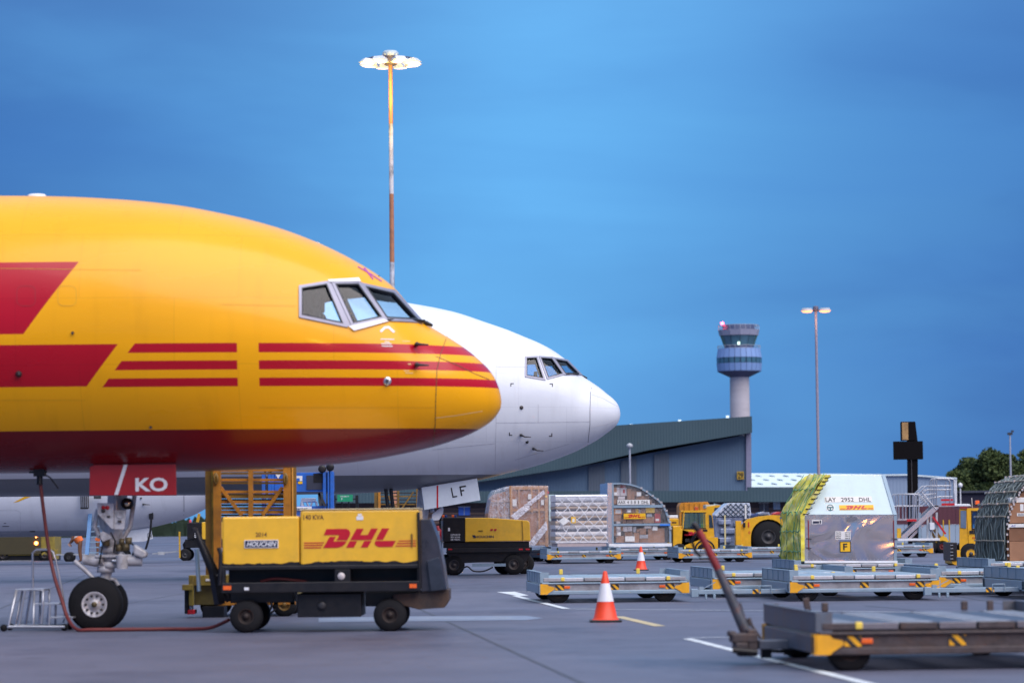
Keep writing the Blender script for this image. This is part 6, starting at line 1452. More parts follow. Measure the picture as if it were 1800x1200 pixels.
# ------------------------------------------------------------------ metal container marked F
f = Fr(1495, 75.5)
rot = ROTD
LC = thing('air_cargo_container', f.O, 'pale metal freight container marked F with yellow-green netted side', 'container', rot)
cp = lambda pts: pf(f, pts)
CY = mat('container_white', (.54,.68,.72), .45, var=.03, dirt=(.4,.42,.44), dirt_amt=.25); D = 3.0
def wavy():
    m_ = bpy.data.materials.new('dented_aluminium'); m_.use_nodes = True; n = m_.node_tree; b = n.nodes['Principled BSDF']; L = n.links
    b.inputs['Base Color'].default_value = (.52,.50,.53,1); b.inputs['Metallic'].default_value = .8; b.inputs['Roughness'].default_value = .15
    t = n.nodes.new('ShaderNodeTexCoord'); ns = n.nodes.new('ShaderNodeTexNoise'); ns.inputs['Scale'].default_value = 1.05; ns.inputs['Detail'].default_value = 1.5; ns.inputs['Distortion'].default_value = .8; L.new(t.outputs['Object'], ns.inputs['Vector'])
    bp = n.nodes.new('ShaderNodeBump'); bp.inputs['Strength'].default_value = .7; bp.inputs['Distance'].default_value = .12; L.new(ns.outputs['Fac'], bp.inputs['Height']); L.new(bp.outputs['Normal'], b.inputs['Normal'])
    return m_
DENT = wavy()
TLT = R(22); KC = 1/math.cos(TLT)
lowo = cp([(1414,905),(1576,905),(1577,987),(1414,987)]); upo = cp([(1414,905),(1457,834),(1560,834),(1576,905)]); zk_ = f.z(1495,905)
sh_ = MB().prism(lowo, .02, D); k0 = len(sh_.v); sh_.prism(upo, .02, D)
sh_.v = sh_.v[:k0] + [(a, b + (max(0, c-zk_)*math.tan(TLT) if b < 1 else 0), c) for a, b, c in sh_.v[k0:]]
sh_.build('shell', ALU, LC)
up = MB().prism([(a, zk_+(b-zk_)*KC) for a, b in cp([(1417,904),(1458,834.5),(1559.5,834.5),(1574,904)])], -.01, .012).build('upper_panel', CY, LC)
up.rotation_euler = (-TLT, 0, 0); up.location = (0, -zk_*math.sin(TLT), zk_*(1-math.cos(TLT)))
low = MB().prism(cp([(1416,905),(1574,905),(1575,986),(1416,986)]), -.012, .019).build('lower_panel', DENT, LC)
MB().prism([(a, zk_+(b-zk_)*KC) for a, b in cp([(1556,834),(1562,834),(1577,905),(1571,905)])], -.03, -.011).build('corner_post', STLB, up); MB().prism(cp([(1577,905.5),(1577,987),(1572,987),(1572,905.5)]), -.03, -.013).build('corner_post', STLB, LC); MB().prism(cp([(1413.5,905),(1419.5,905),(1419.5,987),(1413.5,987)]), -.03, -.013).build('corner_post', STL, LC)
MB().prism(cp([(1413,985),(1578,985),(1578,989),(1413,989)]), -.05, D+.03).build('base_edge', WHITE, LC); MB().prism(cp([(1417,904.2),(1576,904.2),(1576,905.6),(1417,905.6)]), -.016, -.0125).build('joint_strip', STL, LC)
pt_ = q(f, 'number_strip', PAPER, up, 1451, 870, 1535, 881, -.016, -.0105)
tx(f, 'LAY', 1452.5, 872, 1471, 880, -.018, pt_, INK, bold=.01); tx(f, '2952', 1480, 872, 1502.5, 880, -.018, pt_, INK, bold=.01); tx(f, 'DHL', 1512, 872, 1533, 880, -.018, pt_, INK, bold=.01)
lg_ = q(f, 'logo_plate', LBLY, up, 1476, 886, 1537, 895.5, -.016, -.0105); courier_logo(f.x(1477,891), f.x(1536,891), f.z(1506,894.5), f.z(1506,887.5), -.017, lg_)
cl = q(f, 'round_emblem_plate', PAPER, up, 1453, 885.5, 1467, 896.5, -.016, -.0105); c0 = (f.x(1460,891), -.018, f.z(1460,891))
MB().lathe([(0,.078),(-.003,.078),(-.003,.062),(0,.062)], c0, 'y', 24).cbox(c0[0], -.019, c0[2]+.005, .14,.003,.028).cbox(c0[0], -.019, c0[2]-.035, .03,.003,.05).build('emblem', mat('emblem_teal', (.02,.12,.14), .5), cl)
fp = q(f, 'letter_plate', INK, LC, 1475.5, 951, 1495.5, 970, -.018, -.013, .02); q(f, 'letter_field', LBLY, fp, 1477, 952.4, 1494, 968.6, -.022, -.0185); tx(f, 'F', 1481.5, 954.5, 1489, 966.5, -.024, fp, INK, bold=.03)
s1 = q(f, 'small_label', PAPER, LC, 1426.5, 913, 1444, 920.5, -.018, -.013); q(f, 'label_bar', NAVY, s1, 1428, 915.5, 1439, 919.5, -.02, -.0182); q(f, 'label_bar', NAVY, s1, 1440, 914, 1442.5, 919.5, -.02, -.0182)
s2 = q(f, 'weight_label', PAPER, LC, 1468, 933, 1495, 947.5, -.018, -.013)
for i, (a, b) in enumerate((('Tare Wt','254 kg'),('Tare Wt','561 lb'),('MGW','1588 kg'),('MGW','3500 lb'))):
    tx(f, a, 1469, 934.5+i*3.3, 1478, 936.7+i*3.3, -.02, s2, INK, bold=.03); tx(f, b, 1485, 934.5+i*3.3, 1494, 936.7+i*3.3, -.02, s2, INK, bold=.03)
for (x0, x1) in ((1419,1421),(1571,1572.6)): q(f, 'red_strap', mat('dark_red_strap', (.22,.02,.03), .6), LC, x0, 914, x1, 965, -.035, -.031)
for y in (946, 962):
    for x in (1416, 1568): MB().beam((f.x(x,y),-.04,f.z(x,y)),(f.x(x+9,y),-.04,f.z(x+9,y+1)),.02,.02).build('latch', DRK, LC)
rv = MB()
for k in range(24): x = 1422+k*6.4; rv.cbox(f.x(x,983), -.014, f.z(x,983), .02,.01,.02).cbox(f.x(x,908), -.014, f.z(x,908), .02,.01,.02)
rv.build('rivets', STL, LC, kind='stuff')
# yellow-green tarpaulin and straps over the left side
TP = mat('yellow_green_tarpaulin', (.82,.68,.07), .5, var=.3, vscale=4, bump=.9, bscale=5, dirt=(.75,.76,.62), dirt_amt=.5, dscale=5); TG = mat('green_strap', (.16,.36,.16), .6, var=.25)
zb = f.z(1414,987); zk = f.z(1414,905); zt2 = f.z(1457,834); xk = f.x(1414,905); xt2 = f.x(1457,834); xb = f.x(1414,987)
def side(u, v, off):  # u depth 0..1, v height 0..1
    if v < .55: t = v/.55; x = xb+(xk-xb)*t; z = zb+(zk-zb)*t
    else: t = (v-.55)/.45; x = xk+(xt2-xk)*t; z = zk+(zt2-zk)*t + math.sin(t*math.pi)*.05
    bul = math.sin(u*math.pi)*.03
    return Vector((x-off-bul, -.02+u*D, z+off*.5*(v > .55)))
rnd = random.Random(9); vs = []; fs = []; nu, nv = 40, 36
for j in range(nv+1):
    for i in range(nu+1):
        u, v = i/nu, j/nv; vs.append(side(u, v, .05 + .035*math.sin(u*31+math.sin(v*9)*2)+.03*math.sin(v*23+u*7)+rnd.uniform(-.012,.012)))
for j in range(nv):
    for i in range(nu): a = j*(nu+1)+i; fs.append((a, a+1, a+nu+2, a+nu+1))
MB().add(vs, fs, True).build('tarpaulin', TP, LC)
MB().prism([(xk-.11,f.z(1404,905)),(xk-.11,zb+.02),(xk+.01,zb+.02),(xk+.01,zk+.02),(xt2+.04,zt2),(xt2-.08,zt2)], -.028, -.02).build('tarpaulin_edge', TP, LC)
nb = MB()
for v in (.12,.36,.56,.80): nb.tube([side(i/14, v+.012*math.sin(i*2.2), .09) for i in range(15)], .014, 5)
for u in (.02,.3,.62,.95): nb.tube([side(u+.02*math.sin(j*1.8), j/22, .09) for j in range(23)], .010, 5)
for k in range(3): nb.tube([side(.1*k, .05, .09), side(.1*k+.12, .3, .09), side(.1*k+.02, .55, .09), side(.1*k+.14, .95, .09)], .008, 4)
nb.build('strap_net', TG, LC)
hk = MB()
for k in range(9): p_ = side(0, .56+.05*k, .0); hk.tube([p_+Vector((-.06,-.02,0)), p_+Vector((.05,-.03,.0)), p_+Vector((.09,-.03,.03))], .012, 5)
hk.build('net_hooks', BLK, LC)
# ------------------------------------------------------------------ netted boxes at the right edge
f = Fr(1790, 75.5)
NB = thing('netted_pallet', f.O, 'grey-green netted freight pallet with curved top at the right edge', 'pallet', ROTD)
zb = f.z(1760,990); q(f, 'pallet_base', WHITE, NB, 1762, 985, 1975, 991, -.03, 3.0, .01)
core = [(1735,985),(1738,930),(1752,895),(1775,862),(1800,842),(1835,828),(1970,828),(1970,985)]
MB().prism(pf(f, [(1772,984),(1772,925),(1778,895),(1798,866),(1840,845),(1970,845),(1970,984)]), .1, 2.9).build('load_core', CARD2, NB)
# side profile of the net (front edge outline from photograph)
prof = [(1772,985),(1771,930),(1776,900),(1785,880),(1800,858),(1820,842),(1845,834)]
# smooth into many points
pp = []
sp = smooth([(f.x(a,b), 0, f.z(a,b)) for a, b in prof], 5)
NT = mat('net_grey_green', (.085,.10,.095), .75, var=.3, vscale=5, bump=.6, bscale=12); ROPE = mat('net_rope', (.20,.24,.24), .8, var=.2); KNOT = mat('net_buckle', (.55,.55,.55), .35, .7)
vs = []; fs = []; nu = 46; rnd = random.Random(4)
for i, p_ in enumerate(sp):
    for j in range(nu+1):
        u = j/nu; w_ = .045*math.sin(u*70+math.sin(i*.4)*1.5)+.03*math.sin(u*23+i*.7)+rnd.uniform(-.02,.02)
        vs.append((p_.x - w_ - .02 - .12*math.sin(u*math.pi), u*2.95, p_.z + w_*.5))
for i in range(len(sp)-1):
    for j in range(nu): a = i*(nu+1)+j; fs.append((a, a+1, a+nu+2, a+nu+1))
MB().add(vs, fs, True).build('grey_cover', NT, NB)
nn = MB()
def nside(u, i, off=.08): p_ = sp[min(i, len(sp)-1)]; return Vector((p_.x-off-.12*math.sin(u*math.pi), u*2.95, p_.z+off*.4))
for k in range(15):
    u = k/14; nn.tube([nside(min(1,max(0,u+.022*math.sin(i*1.1+k*1.7)+rnd.uniform(-.008,.008))), i, .07+rnd.uniform(-.02,.02)) for i in range(len(sp))], .014, 5)
nn.build('net_ropes', ROPE, NB)
nn = MB()
for i in (3, 8, 13, 18, 23, 27):
    nn.tube([nside(k/16, i, .09+.01*math.sin(k)) for k in range(17)], .02, 5)
nn.build('net_cross_ropes', mat('net_rope_tan', (.28,.24,.19), .8), NB)
nn = MB()
for i in range(1, len(sp), 1):
    for u in (0.0,):
        p_ = nside(u, i, .05); nn.cbox(p_.x+.04+.02*math.sin(i*3), -.03, p_.z, .045,.04,.05)
for i in (8,13,18,23,27):
    for u in (.25,.5,.75,1): p_ = nside(u, i, .11); nn.cbox(p_.x, p_.y, p_.z, .05,.05,.05)
nn.build('net_buckles', KNOT, NB, kind='stuff')
def carton(F, x0, y0, x1, y1, ya, yb, m_, label, group=None, cat='box', tape=True, name='cardboard_box', par_rot=None, lab=None, par_f=None):
    cx, cz, sx, sz = F.rect(x0, y0, x1, y1)
    o = MB().box(-sx/2, sx/2, 0, yb-ya, 0, sz).build(name, m_, None, .006)
    v = Vector((cx, ya, cz-sz/2))
    if par_rot: v = Matrix.Rotation(par_rot, 4, 'Z') @ v; o.rotation_euler = (0,0,par_rot)
    o.location = F.O + v; tag(o, label, cat, group)
    if lab:
        a, b, c, d, mm = lab; q_ = MB().box(-sx/2+a*sx, -sx/2+b*sx, -.004, -.001, c*sz, d*sz).build('shipping_label', mm, o)
    return o
g_ = 'boxes under the grey net'
b1 = carton(f, 1776, 873, 1970, 882, .02, 1.5, PAPER, 'thin pale package on top of the netted boxes at the right edge', None, name='package')
b2 = carton(f, 1774, 883, 1970, 918, 0, 1.5, CARD, 'brown box with barcode label under the grey net at the right edge', None, lab=(.07,.22,.35,.5,PAPER))
bc = MB(); cx, cz, sx, sz = f.rect(1774, 883, 1970, 918)
for k in range(14): bc.cbox(-sx/2+.085*sx+k*.026, -.006, .42*sz, .012,.002,.1*sz)
bc.build('barcode', NAVY, b2); MB().box(-sx/2+.1*sx, -sx/2+.13*sx, -.005,-.001, .6*sz, .95*sz).build('shipping_label', PAPER, b2)
b3 = carton(f, 1772, 919.5, 1970, 925.5, -.03, 1.5, PAPER, 'white wrapped layer between the netted brown boxes at the right edge', None, name='package'); tx_ = text('AC', -.0, .12, .015, .06, -.006, b3, mat('ink_blue', (.02,.05,.4), .5), shear=.3)
cx, cz, sx, sz = f.rect(1772, 919.5, 1970, 925.5); tx_.location = (-sx/2+.06, 0, 0)
b4 = carton(f, 1774, 926, 1970, 950, 0, 1.5, CARD2, 'dark brown box in the middle of the netted stack at the right edge'); b5 = carton(f, 1775, 950.5, 1970, 984, 0, 1.5, CARD, 'light brown box at the bottom of the netted stack at the right edge')
# ------------------------------------------------------------------ film-wrapped crate
f = Fr(912, 44.5)
CR = thing('wrapped_crate', f.O, 'film-wrapped brown wooden crate with battens behind the black and yellow generator', 'crate', ROTD)
q(f, 'panel', WOODP, CR, 897, 856, 962, 958, .04, 2.6)
for (a, b, c, d) in ((896,854,901,958),(958,854,963.5,960),(896,854,963,860),(896,894,962,898),(933,858,936,900),(946,858,949,956),(911,858,913,900),(896,953,963,958)):
    q(f, 'batten', WOOD, CR, a, b, c, d, -.02 if c-a > 20 else -.035, .04, .004)
q(f, 'paper_sheet', PAPER, CR, 901, 877, 908, 889, -.045, -.036); q(f, 'paper_sheet', PAPER, CR, 928, 868, 934, 877, -.06, -.045); q(f, 'paper_sheet', PAPER, CR, 951, 878, 956, 887, -.06, -.045)
p0 = (f.x(960,873), -.05, f.z(960,873)); MB().lathe([(0,.05),(-.01,.05),(-.01,.001)], p0, 'y', 12).build('round_sticker', LBLY, CR)
q(f, 'red_tag', RED, CR, 962, 863, 965, 867, -.05, .0)
MB().prism(pf(f, [(863,877),(872,868),(895,862),(896,958),(858,958),(858,905)]), .1, 2.3).build('small_crate', WOODP, CR)
for (a, b, c, d) in ((863,880,895,882),(874,872,877,950),(886,866,888,950),(861,905,896,908),(861,930,896,932)): q(f, 'batten', WOOD, CR, a, b, c, d, .05, .1, .003)
def filmbox(F, poly, y0, y1, m_, par, amp=.05, name='wrap_film', seed=1, n=26):
    """wrinkled sheet over the front of a load (outline traced), with depth"""
    rnd = random.Random(seed); P2 = pf(F, poly); xs = [p[0] for p in P2]; zs = [p[1] for p in P2]
    vs = []; fs = []
    N = n
    def ztop(x):
        best = min(zs)
        for i in range(len(P2)):
            a, b = P2[i-1], P2[i]
            if (a[0]-x)*(b[0]-x) <= 0 and abs(a[0]-b[0]) > 1e-6: best = max(best, a[1]+(b[1]-a[1])*(x-a[0])/(b[0]-a[0]))
        return best
    x0, x1, z0 = min(xs), max(xs), min(zs)
    for j in range(N+1):
        for i in range(N+1):
            x = x0+(x1-x0)*i/N; zt_2 = ztop(min(max(x, x0+1e-4), x1-1e-4)); z = z0+(zt_2-z0)*j/N
            vs.append((x, y0-abs(math.sin(i*1.7+j*.6))*amp*.4-rnd.uniform(0, amp)*.5, z))
    for i in range(N+1):     # top row going back
        x = x0+(x1-x0)*i/N; vs.append((x, y1, ztop(min(max(x, x0+1e-4), x1-1e-4))+rnd.uniform(-.02,.03)))
    for j in range(N):
        for i in range(N): a = j*(N+1)+i; fs.append((a, a+1, a+N+2, a+N+1))
    t = N*(N+1); u = (N+1)*(N+1)
    for i in range(N): fs.append((t+i, t+i+1, u+i+1, u+i))
    k = len(vs)                # left and right flanks
    for j in range(N+1): vs.append((x0, y1, vs[j*(N+1)][2])); vs.append((x1, y1, vs[j*(N+1)+N][2]))
    for j in range(N):
        fs.append((j*(N+1), (j+1)*(N+1), k+2*(j+1), k+2*j)); fs.append((j*(N+1)+N, (j+1)*(N+1)+N, k+2*(j+1)+1, k+2*j+1))
    return MB().add(vs, fs, True).build(name, m_, par)
filmbox(f, [(896,958),(896,853.5),(930,852.5),(964,853.5),(964,960)], -.08, 2.7, FILM, CR, .08, seed=2)
filmbox(f, [(856,958),(859,895),(864,872),(869,862),(895,854),(899,958)], -.02, 2.5, film('cloudy_wrap', (.70,.74,.84), .34, bump=.3), CR, .1, seed=3)
SH = film('film_band', (.80,.78,.84), .6, bump=.9)
MB().prism(pf(f, [(897,906),(955,861),(958,867),(904,912)]), -.15, -.14).prism(pf(f, [(925,958),(960,915),(962,930),(940,958)]), -.15, -.14).prism(pf(f, [(898,915),(930,890),(932,893),(899,921)]), -.155, -.15).build('film_band', SH, CR)
# ------------------------------------------------------------------ white rolls under a net
f = Fr(1015, 46.5)
RL = thing('netted_roll_pallet', f.O, 'pallet of long white wrapped rolls under white netting', 'pallet', ROTD)
WRL = mat('white_roll_wrap', (.66,.62,.62), .5, var=.08, vscale=3, bump=.4, bscale=6); BEAM = mat('pale_timber', (.52,.38,.28), .7, var=.15, stretch=(6,1,1)); SLT = mat('slate_gap', (.10,.12,.18), .6)
q(f, 'core', SLT, RL, 978, 874, 1068, 952, .3, 2.4)
for (y0, y1, m_) in ((869,881,WHITE),(882,889,WRL),(889.5,894,BEAM),(898,906,WRL),(906,910,BEAM),(915,922,BEAM),(922,929,WRL),(934,942,WRL),(942,949,BEAM),(949,953,WRL)):
    cx, cz, sx, sz = f.rect(977, y0, 1068, y1); MB().tube([(cx-sx/2, .22, cz), (cx+sx/2, .22, cz)], sz/2, 10).build('roll', m_, RL)
    MB().box(cx-sx/2, cx+sx/2, .22, 2.5, cz-sz/2, cz+sz/2).build('roll_layer', m_, RL, .01)
q(f, 'base_board', mat('base_board', (.42,.33,.33), .6), RL, 980, 955, 1066, 960, 0, 2.6, .005)
NW = mat('white_net_cord', (.80,.80,.84), .6); nn = MB(); rnd = random.Random(8)
x0, x1, z0, z1 = f.x(977,910), f.x(1069,910), f.z(1020,953), f.z(1020,872)
def cl(x, z): return min(max(x, x0), x1), z
n = 9; dx = (x1-x0)/n*1.9
for k in range(-8, n+8):
    for sg in (1, -1):
        pts = []
        for j in range(15):
            z = z0+(z1-z0)*j/14; x = x0+k*dx+sg*(z-z0)*.95+rnd.uniform(-.03,.03)+.05*math.sin(j*.9+k)
            if x0-.02 <= x <= x1+.02: pts.append((x, .07-.03*math.sin(j), z))
        if len(pts) > 1: nn.tube(pts, .014, 4)
nn.tube([(x0, .08, z0),(x1, .08, z0)], .02, 4).tube([(x0, .08, z1),(x1, .08, z1)], .02, 4); nn.build('net', NW, RL)
MB().prism(pf(f, [(982,915),(992,908),(1002,915),(990,923)]), .02,.03).build('paper_sheet', PAPER, RL); y_ = q(f, 'yellow_tag', LBLY, RL, 1004, 908, 1012, 919, .01,.03); q(f, 'tag_field', PAPER, y_, 1006, 911, 1010, 917, .004,.009)
filmbox(f, [(977,953),(977,872),(1020,869),(1069,871),(1069,953)], .035, 2.6, film('thin_wrap', (.8,.8,.86), .14), RL, .04, seed=5)
# container whose end shows left of the rolls
f = Fr(1000, 44.0)
EC = thing('air_cargo_container', f.O, 'container end showing as pale column between the crate and the white rolls', 'container', ROTD)
MB().prism(pf(f, [(963,869),(976,869),(978,915),(980,957),(965,957),(964,915)]), -.3, 2.6).build('shell', ALU, EC)
MB().prism(pf(f, [(963.5,869),(976,869),(978,915.5),(964,915.5)]), -.32, -.301).build('upper_panel', mat('pale_cyan_panel', (.50,.66,.70), .5), EC); q(f, 'red_strap', RED, EC, 979, 918, 981, 945, -.33, -.3); q(f, 'foot', STL, EC, 963, 956, 985, 958.5, -.35, 2.5)
# ------------------------------------------------------------------ curved see-through container with boxes
f = Fr(1125, 43.6)
AC = thing('curved_cargo_container', f.O, 'curved-top open-faced container full of brown boxes above the farther cone', 'container', ROTD)
Z7 = lambda x, y: (1060+x/8.0, 840+y/8.0)
arc = [(125,65),(250,65),(380,80),(470,103),(540,132),(620,182),(700,240),(770,290),(820,333),(860,385),(895,450),(925,530),(945,610),(957,700),(962,800),(962,905)]
arcp = [Z7(*a) for a in arc]
inner = [Z7(*a) for a in [(150,88),(250,85),(370,100),(460,123),(530,152),(605,200),(680,255),(750,305),(800,352),(838,405),(870,470),(900,550),(918,630),(930,710),(935,800),(935,905)]]
def ribbon(F, A, B, y0, y1):
    b = MB(); a = pf(F, A); c = pf(F, B)
    for i in range(len(a)-1): b.prism([a[i], a[i+1], c[i+1], c[i]], y0, y1)
    return b
ribbon(f, arcp, inner, -.03, .06).build('curved_front_frame', STLB, AC)
a_ = pf(f, arcp); bb = MB(); vs = []; fs = []
for (x, z) in a_: vs += [(x, .06, z), (x, 3.0, z)]
for i in range(len(a_)-1): fs.append((2*i, 2*i+2, 2*i+3, 2*i+1))
bb.add(vs, fs, True); bb.build('curved_cover', NT, AC)
MB().prism(pf(f, [Z7(60,68),Z7(128,64),Z7(148,925),Z7(62,925)]), -.02, 3.0).build('side_wall', ALU, AC)
MB().prism(pf(f, [Z7(122,64),Z7(146,80),Z7(148,925),Z7(122,925)]), -.04, -.021).build('corner_post', STLB, AC)
for (a, b, c, d) in ((140,378,838,416),(140,638,945,668)): (x0_, y0_), (x1_, y1_) = Z7(a, b), Z7(c, d); q(f, 'cross_bar', STLB, AC, x0_, y0_, x1_, y1_, -.05, -.03, .004)
q(f, 'blue_strap', mat('strap_blue', (.03,.2,.7), .5), AC, 1160, 920.5, 1178, 923.5, -.06, -.051)
q(f, 'base_edge', WHITE, AC, 1070, 955, 1181, 960.5, -.06, 3.0, .01); MB().prism(pf(f, inner+[Z7(150,905)]), 1.2, 1.25).build('back_sheet', mat('dark_interior', (.05,.04,.05), .8), AC)
npl = q(f, 'number_plate', PAPER, AC, 1085, 878, 1142, 886.5, -.07, -.051)
tx(f, 'AAX', 1086, 879.5, 1099, 885, -.074, npl, INK, bold=.01)
for i, c in enumerate('4581'): xx = (1102,1108.2,1114.2,1121)[i]; tx(f, c, xx, 879.5, xx+(3 if c != '1' else 1.6), 885, -.074, npl, INK, bold=.01)
tx(f, 'DHL', 1127.5, 879.5, 1140, 885, -.074, npl, INK, bold=.01)
lp = q(f, 'logo_plate', LBLY, AC, 1096, 902, 1134.5, 911.5, -.07, -.051); courier_logo(f.x(1097,907), f.x(1133.5,907), f.z(1115,909.7), f.z(1115,903.5), -.072, lp)
hk = MB()
for i in range(len(a_)-2):
    if i > 3: hk.cbox(a_[i][0]-.01, -.05, a_[i][1]-.02, .09,.05,.08)
hk.build('net_buckles', KNOT, AC, kind='stuff')
CR_ = mat('carton_red', (.42,.02,.02), .6); CP_ = mat('carton_pale', (.58,.53,.55), .7); CO_ = mat('carton_orange', (.75,.3,.1), .6); CG_ = mat('carton_grey', (.35,.36,.40), .6); CYW = mat('carton_yellow', (.80,.50,.03), .6)
boxes = [(150,130,195,255,CARD),(195,130,238,250,CP_),(248,90,322,135,CR_),(248,135,338,248,'fruit'),(345,145,400,300,CARD),(404,180,452,300,CARD),(404,140,475,180,CARD2),(470,250,590,300,CARD),(455,180,540,250,CARD),(595,228,655,300,CARD),(150,255,212,300,CARD2),(216,258,312,300,CP_),(150,300,195,365,CARD),(660,290,695,365,CARD),(690,350,735,378,CP_),
 (160,430,272,505,CO_),(278,430,330,480,CARD2),(335,430,405,485,CP_),(408,430,460,485,CARD),(462,430,505,490,CYW),(506,440,540,490,CP_),(542,425,595,490,CARD),(605,418,735,486,CYW),(740,425,835,500,CARD2),(150,508,265,605,CARD),(620,505,695,543,CG_),(735,500,815,625,CR_),(280,570,330,635,CARD),(335,572,420,635,CARD2),(425,570,555,635,CARD),(560,545,725,630,CARD),(195,606,250,636,CP_),
 (150,680,190,810,CARD2),(192,680,250,745,CP_),(195,745,258,810,CP_),(258,680,286,740,CARD),(288,680,345,750,CP_),(350,680,415,745,CP_),(432,685,472,762,CG_),(478,716,520,755,CARD),(525,705,612,792,CARD),(522,795,640,845,CG_),(525,846,640,905,CARD2),(310,755,420,812,CARD2),(440,765,518,905,CARD),(190,812,308,905,CARD),(310,815,438,905,CARD2),(590,675,688,705,CP_),(640,705,875,905,CARD)]
for i, (a, b, c, d, m_) in enumerate(boxes):
    (x0_, y0_), (x1_, y1_) = Z7(a, b), Z7(c, d)
    lab = None; lb = 'brown cardboard box stacked inside the curved container'; grp = 'brown boxes inside the curved container'
    row = 'top' if b < 375 else ('middle' if b < 640 else 'bottom')
    if m_ == 'fruit': m_ = CP_; lb = 'pale printed box with red patch at the top left of the curved container'; grp = None; lab = (.4,.7,.35,.8,CR_)
    elif m_ is CR_: lb = 'dark red box at the %s in the curved container' % ('top left' if row == 'top' else 'right of the middle row'); grp = None; lab = (.15,.75,.2,.45,PAPER) if row == 'middle' else None
    elif m_ is CO_: lb = 'box with orange border and white label at the left of the middle row'; grp = None; lab = (.15,.85,.15,.85,PAPER)
    elif m_ is CYW: lb = ('small narrow' if c-a < 60 else 'wide') + ' yellow box in the middle row of the curved container'; grp = None
    elif m_ is CG_: lb = {620:'grey wrapped package right of the logo plate in the curved container', 432:'narrow grey package in the bottom row of the curved container', 522:'flat silver-grey bag low in the curved container'}[a]; grp = None
    elif m_ is CP_: lb = 'pale package stacked among the brown boxes in the %s row of the curved container' % row; grp = 'pale packages in the %s row of the curved container' % row
    elif c-a > 200: lb = 'largest brown box at the bottom right of the curved container'; grp = None; lab = (.25,.55,.85,.99,PAPER)
    elif m_ is CARD2: lb = 'darker brown box in the %s row of the curved container' % row; grp = 'darker brown boxes in the %s row of the curved container' % row
    else: lb = 'light brown box in the %s row of the curved container' % row; grp = 'light brown boxes in the %s row of the curved container' % row
    if grp:
        asp = (d-b)/(c-a); shp = 'tall narrow' if asp > 1.5 else ('wide flat' if asp < .66 else 'squarish'); colr = 'pale' if m_ is CP_ else ('darker brown' if m_ is CARD2 else 'light brown')
        key = (shp, colr, row); same = sorted([q_[0] for q_ in boxes if ('pale' if q_[4] is CP_ else ('darker brown' if q_[4] is CARD2 else ('light brown' if q_[4] is CARD else ''))) == colr and ('top' if q_[1] < 375 else ('middle' if q_[1] < 640 else 'bottom')) == row and ('tall narrow' if (q_[3]-q_[1])/(q_[2]-q_[0]) > 1.5 else ('wide flat' if (q_[3]-q_[1])/(q_[2]-q_[0]) < .66 else 'squarish')) == shp])
        pos = same.index(a); ordn = ('first','second','third','fourth','fifth','sixth','seventh')[pos]
        lb = '%s %s box, %s from the left of its kind in the %s row' % (shp, colr, ordn, row) if len(same) > 1 else 'the one %s %s box in the %s row of the curved container' % (shp, colr, row)
        grp = 'boxes inside the curved container'
    ya = .10 + (i*37 % 7)*.012
    carton(f, x0_, y0_, x1_, y1_, ya, 1.1, m_, lb, grp, par_rot=ROTD, lab=lab)
for (a, b, c, d) in ((155,198,200,242),(475,195,538,250),(600,230,640,245),(312,815,445,888),(700,675,768,730),(345,450,395,478),(205,690,245,715),(205,760,250,800)):
    (x0_, y0_), (x1_, y1_) = Z7(a, b), Z7(c, d); q(f, 'pasted_label', PAPER, AC, x0_, y0_, x1_, y1_, .02, .04)
MB().prism(pf(f, inner+[Z7(150,905)]), -.005, .005).build('clear_sheet', film('clear_sheet', (.8,.78,.82), .07, bump=.4), AC)
# ------------------------------------------------------------------ netted silver pallet behind the tugs
f = Fr(1288, 41.2)
SP = thing('netted_pallet', f.O, 'silver plastic-wrapped pallet with dark netting between the two yellow tractors', 'pallet')
SV = mat('silver_plastic', (.55,.60,.70), .3, .1, var=.15, vscale=4, bump=1.0, bscale=5); SVD = mat('dark_plastic', (.20,.24,.36), .35, var=.5, vscale=4, bump=1.0, bscale=6)
MB().prism(pf(f, [(1256,905),(1268,893),(1279,883.5),(1318,883.5),(1321,905),(1318,908),(1258,908)]), 0, 2.4).build('top_cover', SV, SP, .06)
MB().prism(pf(f, [(1256,908),(1320,908),(1316,935),(1322,962),(1257,962)]), .05, 2.4).build('wrapped_load', SVD, SP, .06)
for (a, b, c, d) in ((1262,913,1285,922),(1290,917,1312,925),(1266,928,1292,938),(1294,932,1315,944),(1262,944,1285,954)): q(f, 'bulging_bag', SVD if a % 4 else SV, SP, a, b, c, d, -.08, .05, .05)
nn = MB()
for k in range(-4, 9):
    for sg in (1, -1):
        pts = []
        for j in range(8):
            x = 1262+k*9+sg*j*3.4; y = 907-j*3.2
            if 1258+j*2.6 < x < 1319: pts.append((f.x(x,y), -.03, f.z(x,y)))
        if len(pts) > 1: nn.tube(pts, .018, 4)
nn.build('net', mat('net_dark', (.06,.09,.13), .7), SP); q(f, 'strap', mat('cream',(.7,.6,.3),.5), SP, 1273, 905, 1275.5, 957, -.1, -.02); q(f, 'strap', PAPER, SP, 1309, 886, 1312, 912, -.05, -.01); q(f, 'base', STLB, SP, 1255, 957, 1320, 962, -.1, 2.5)
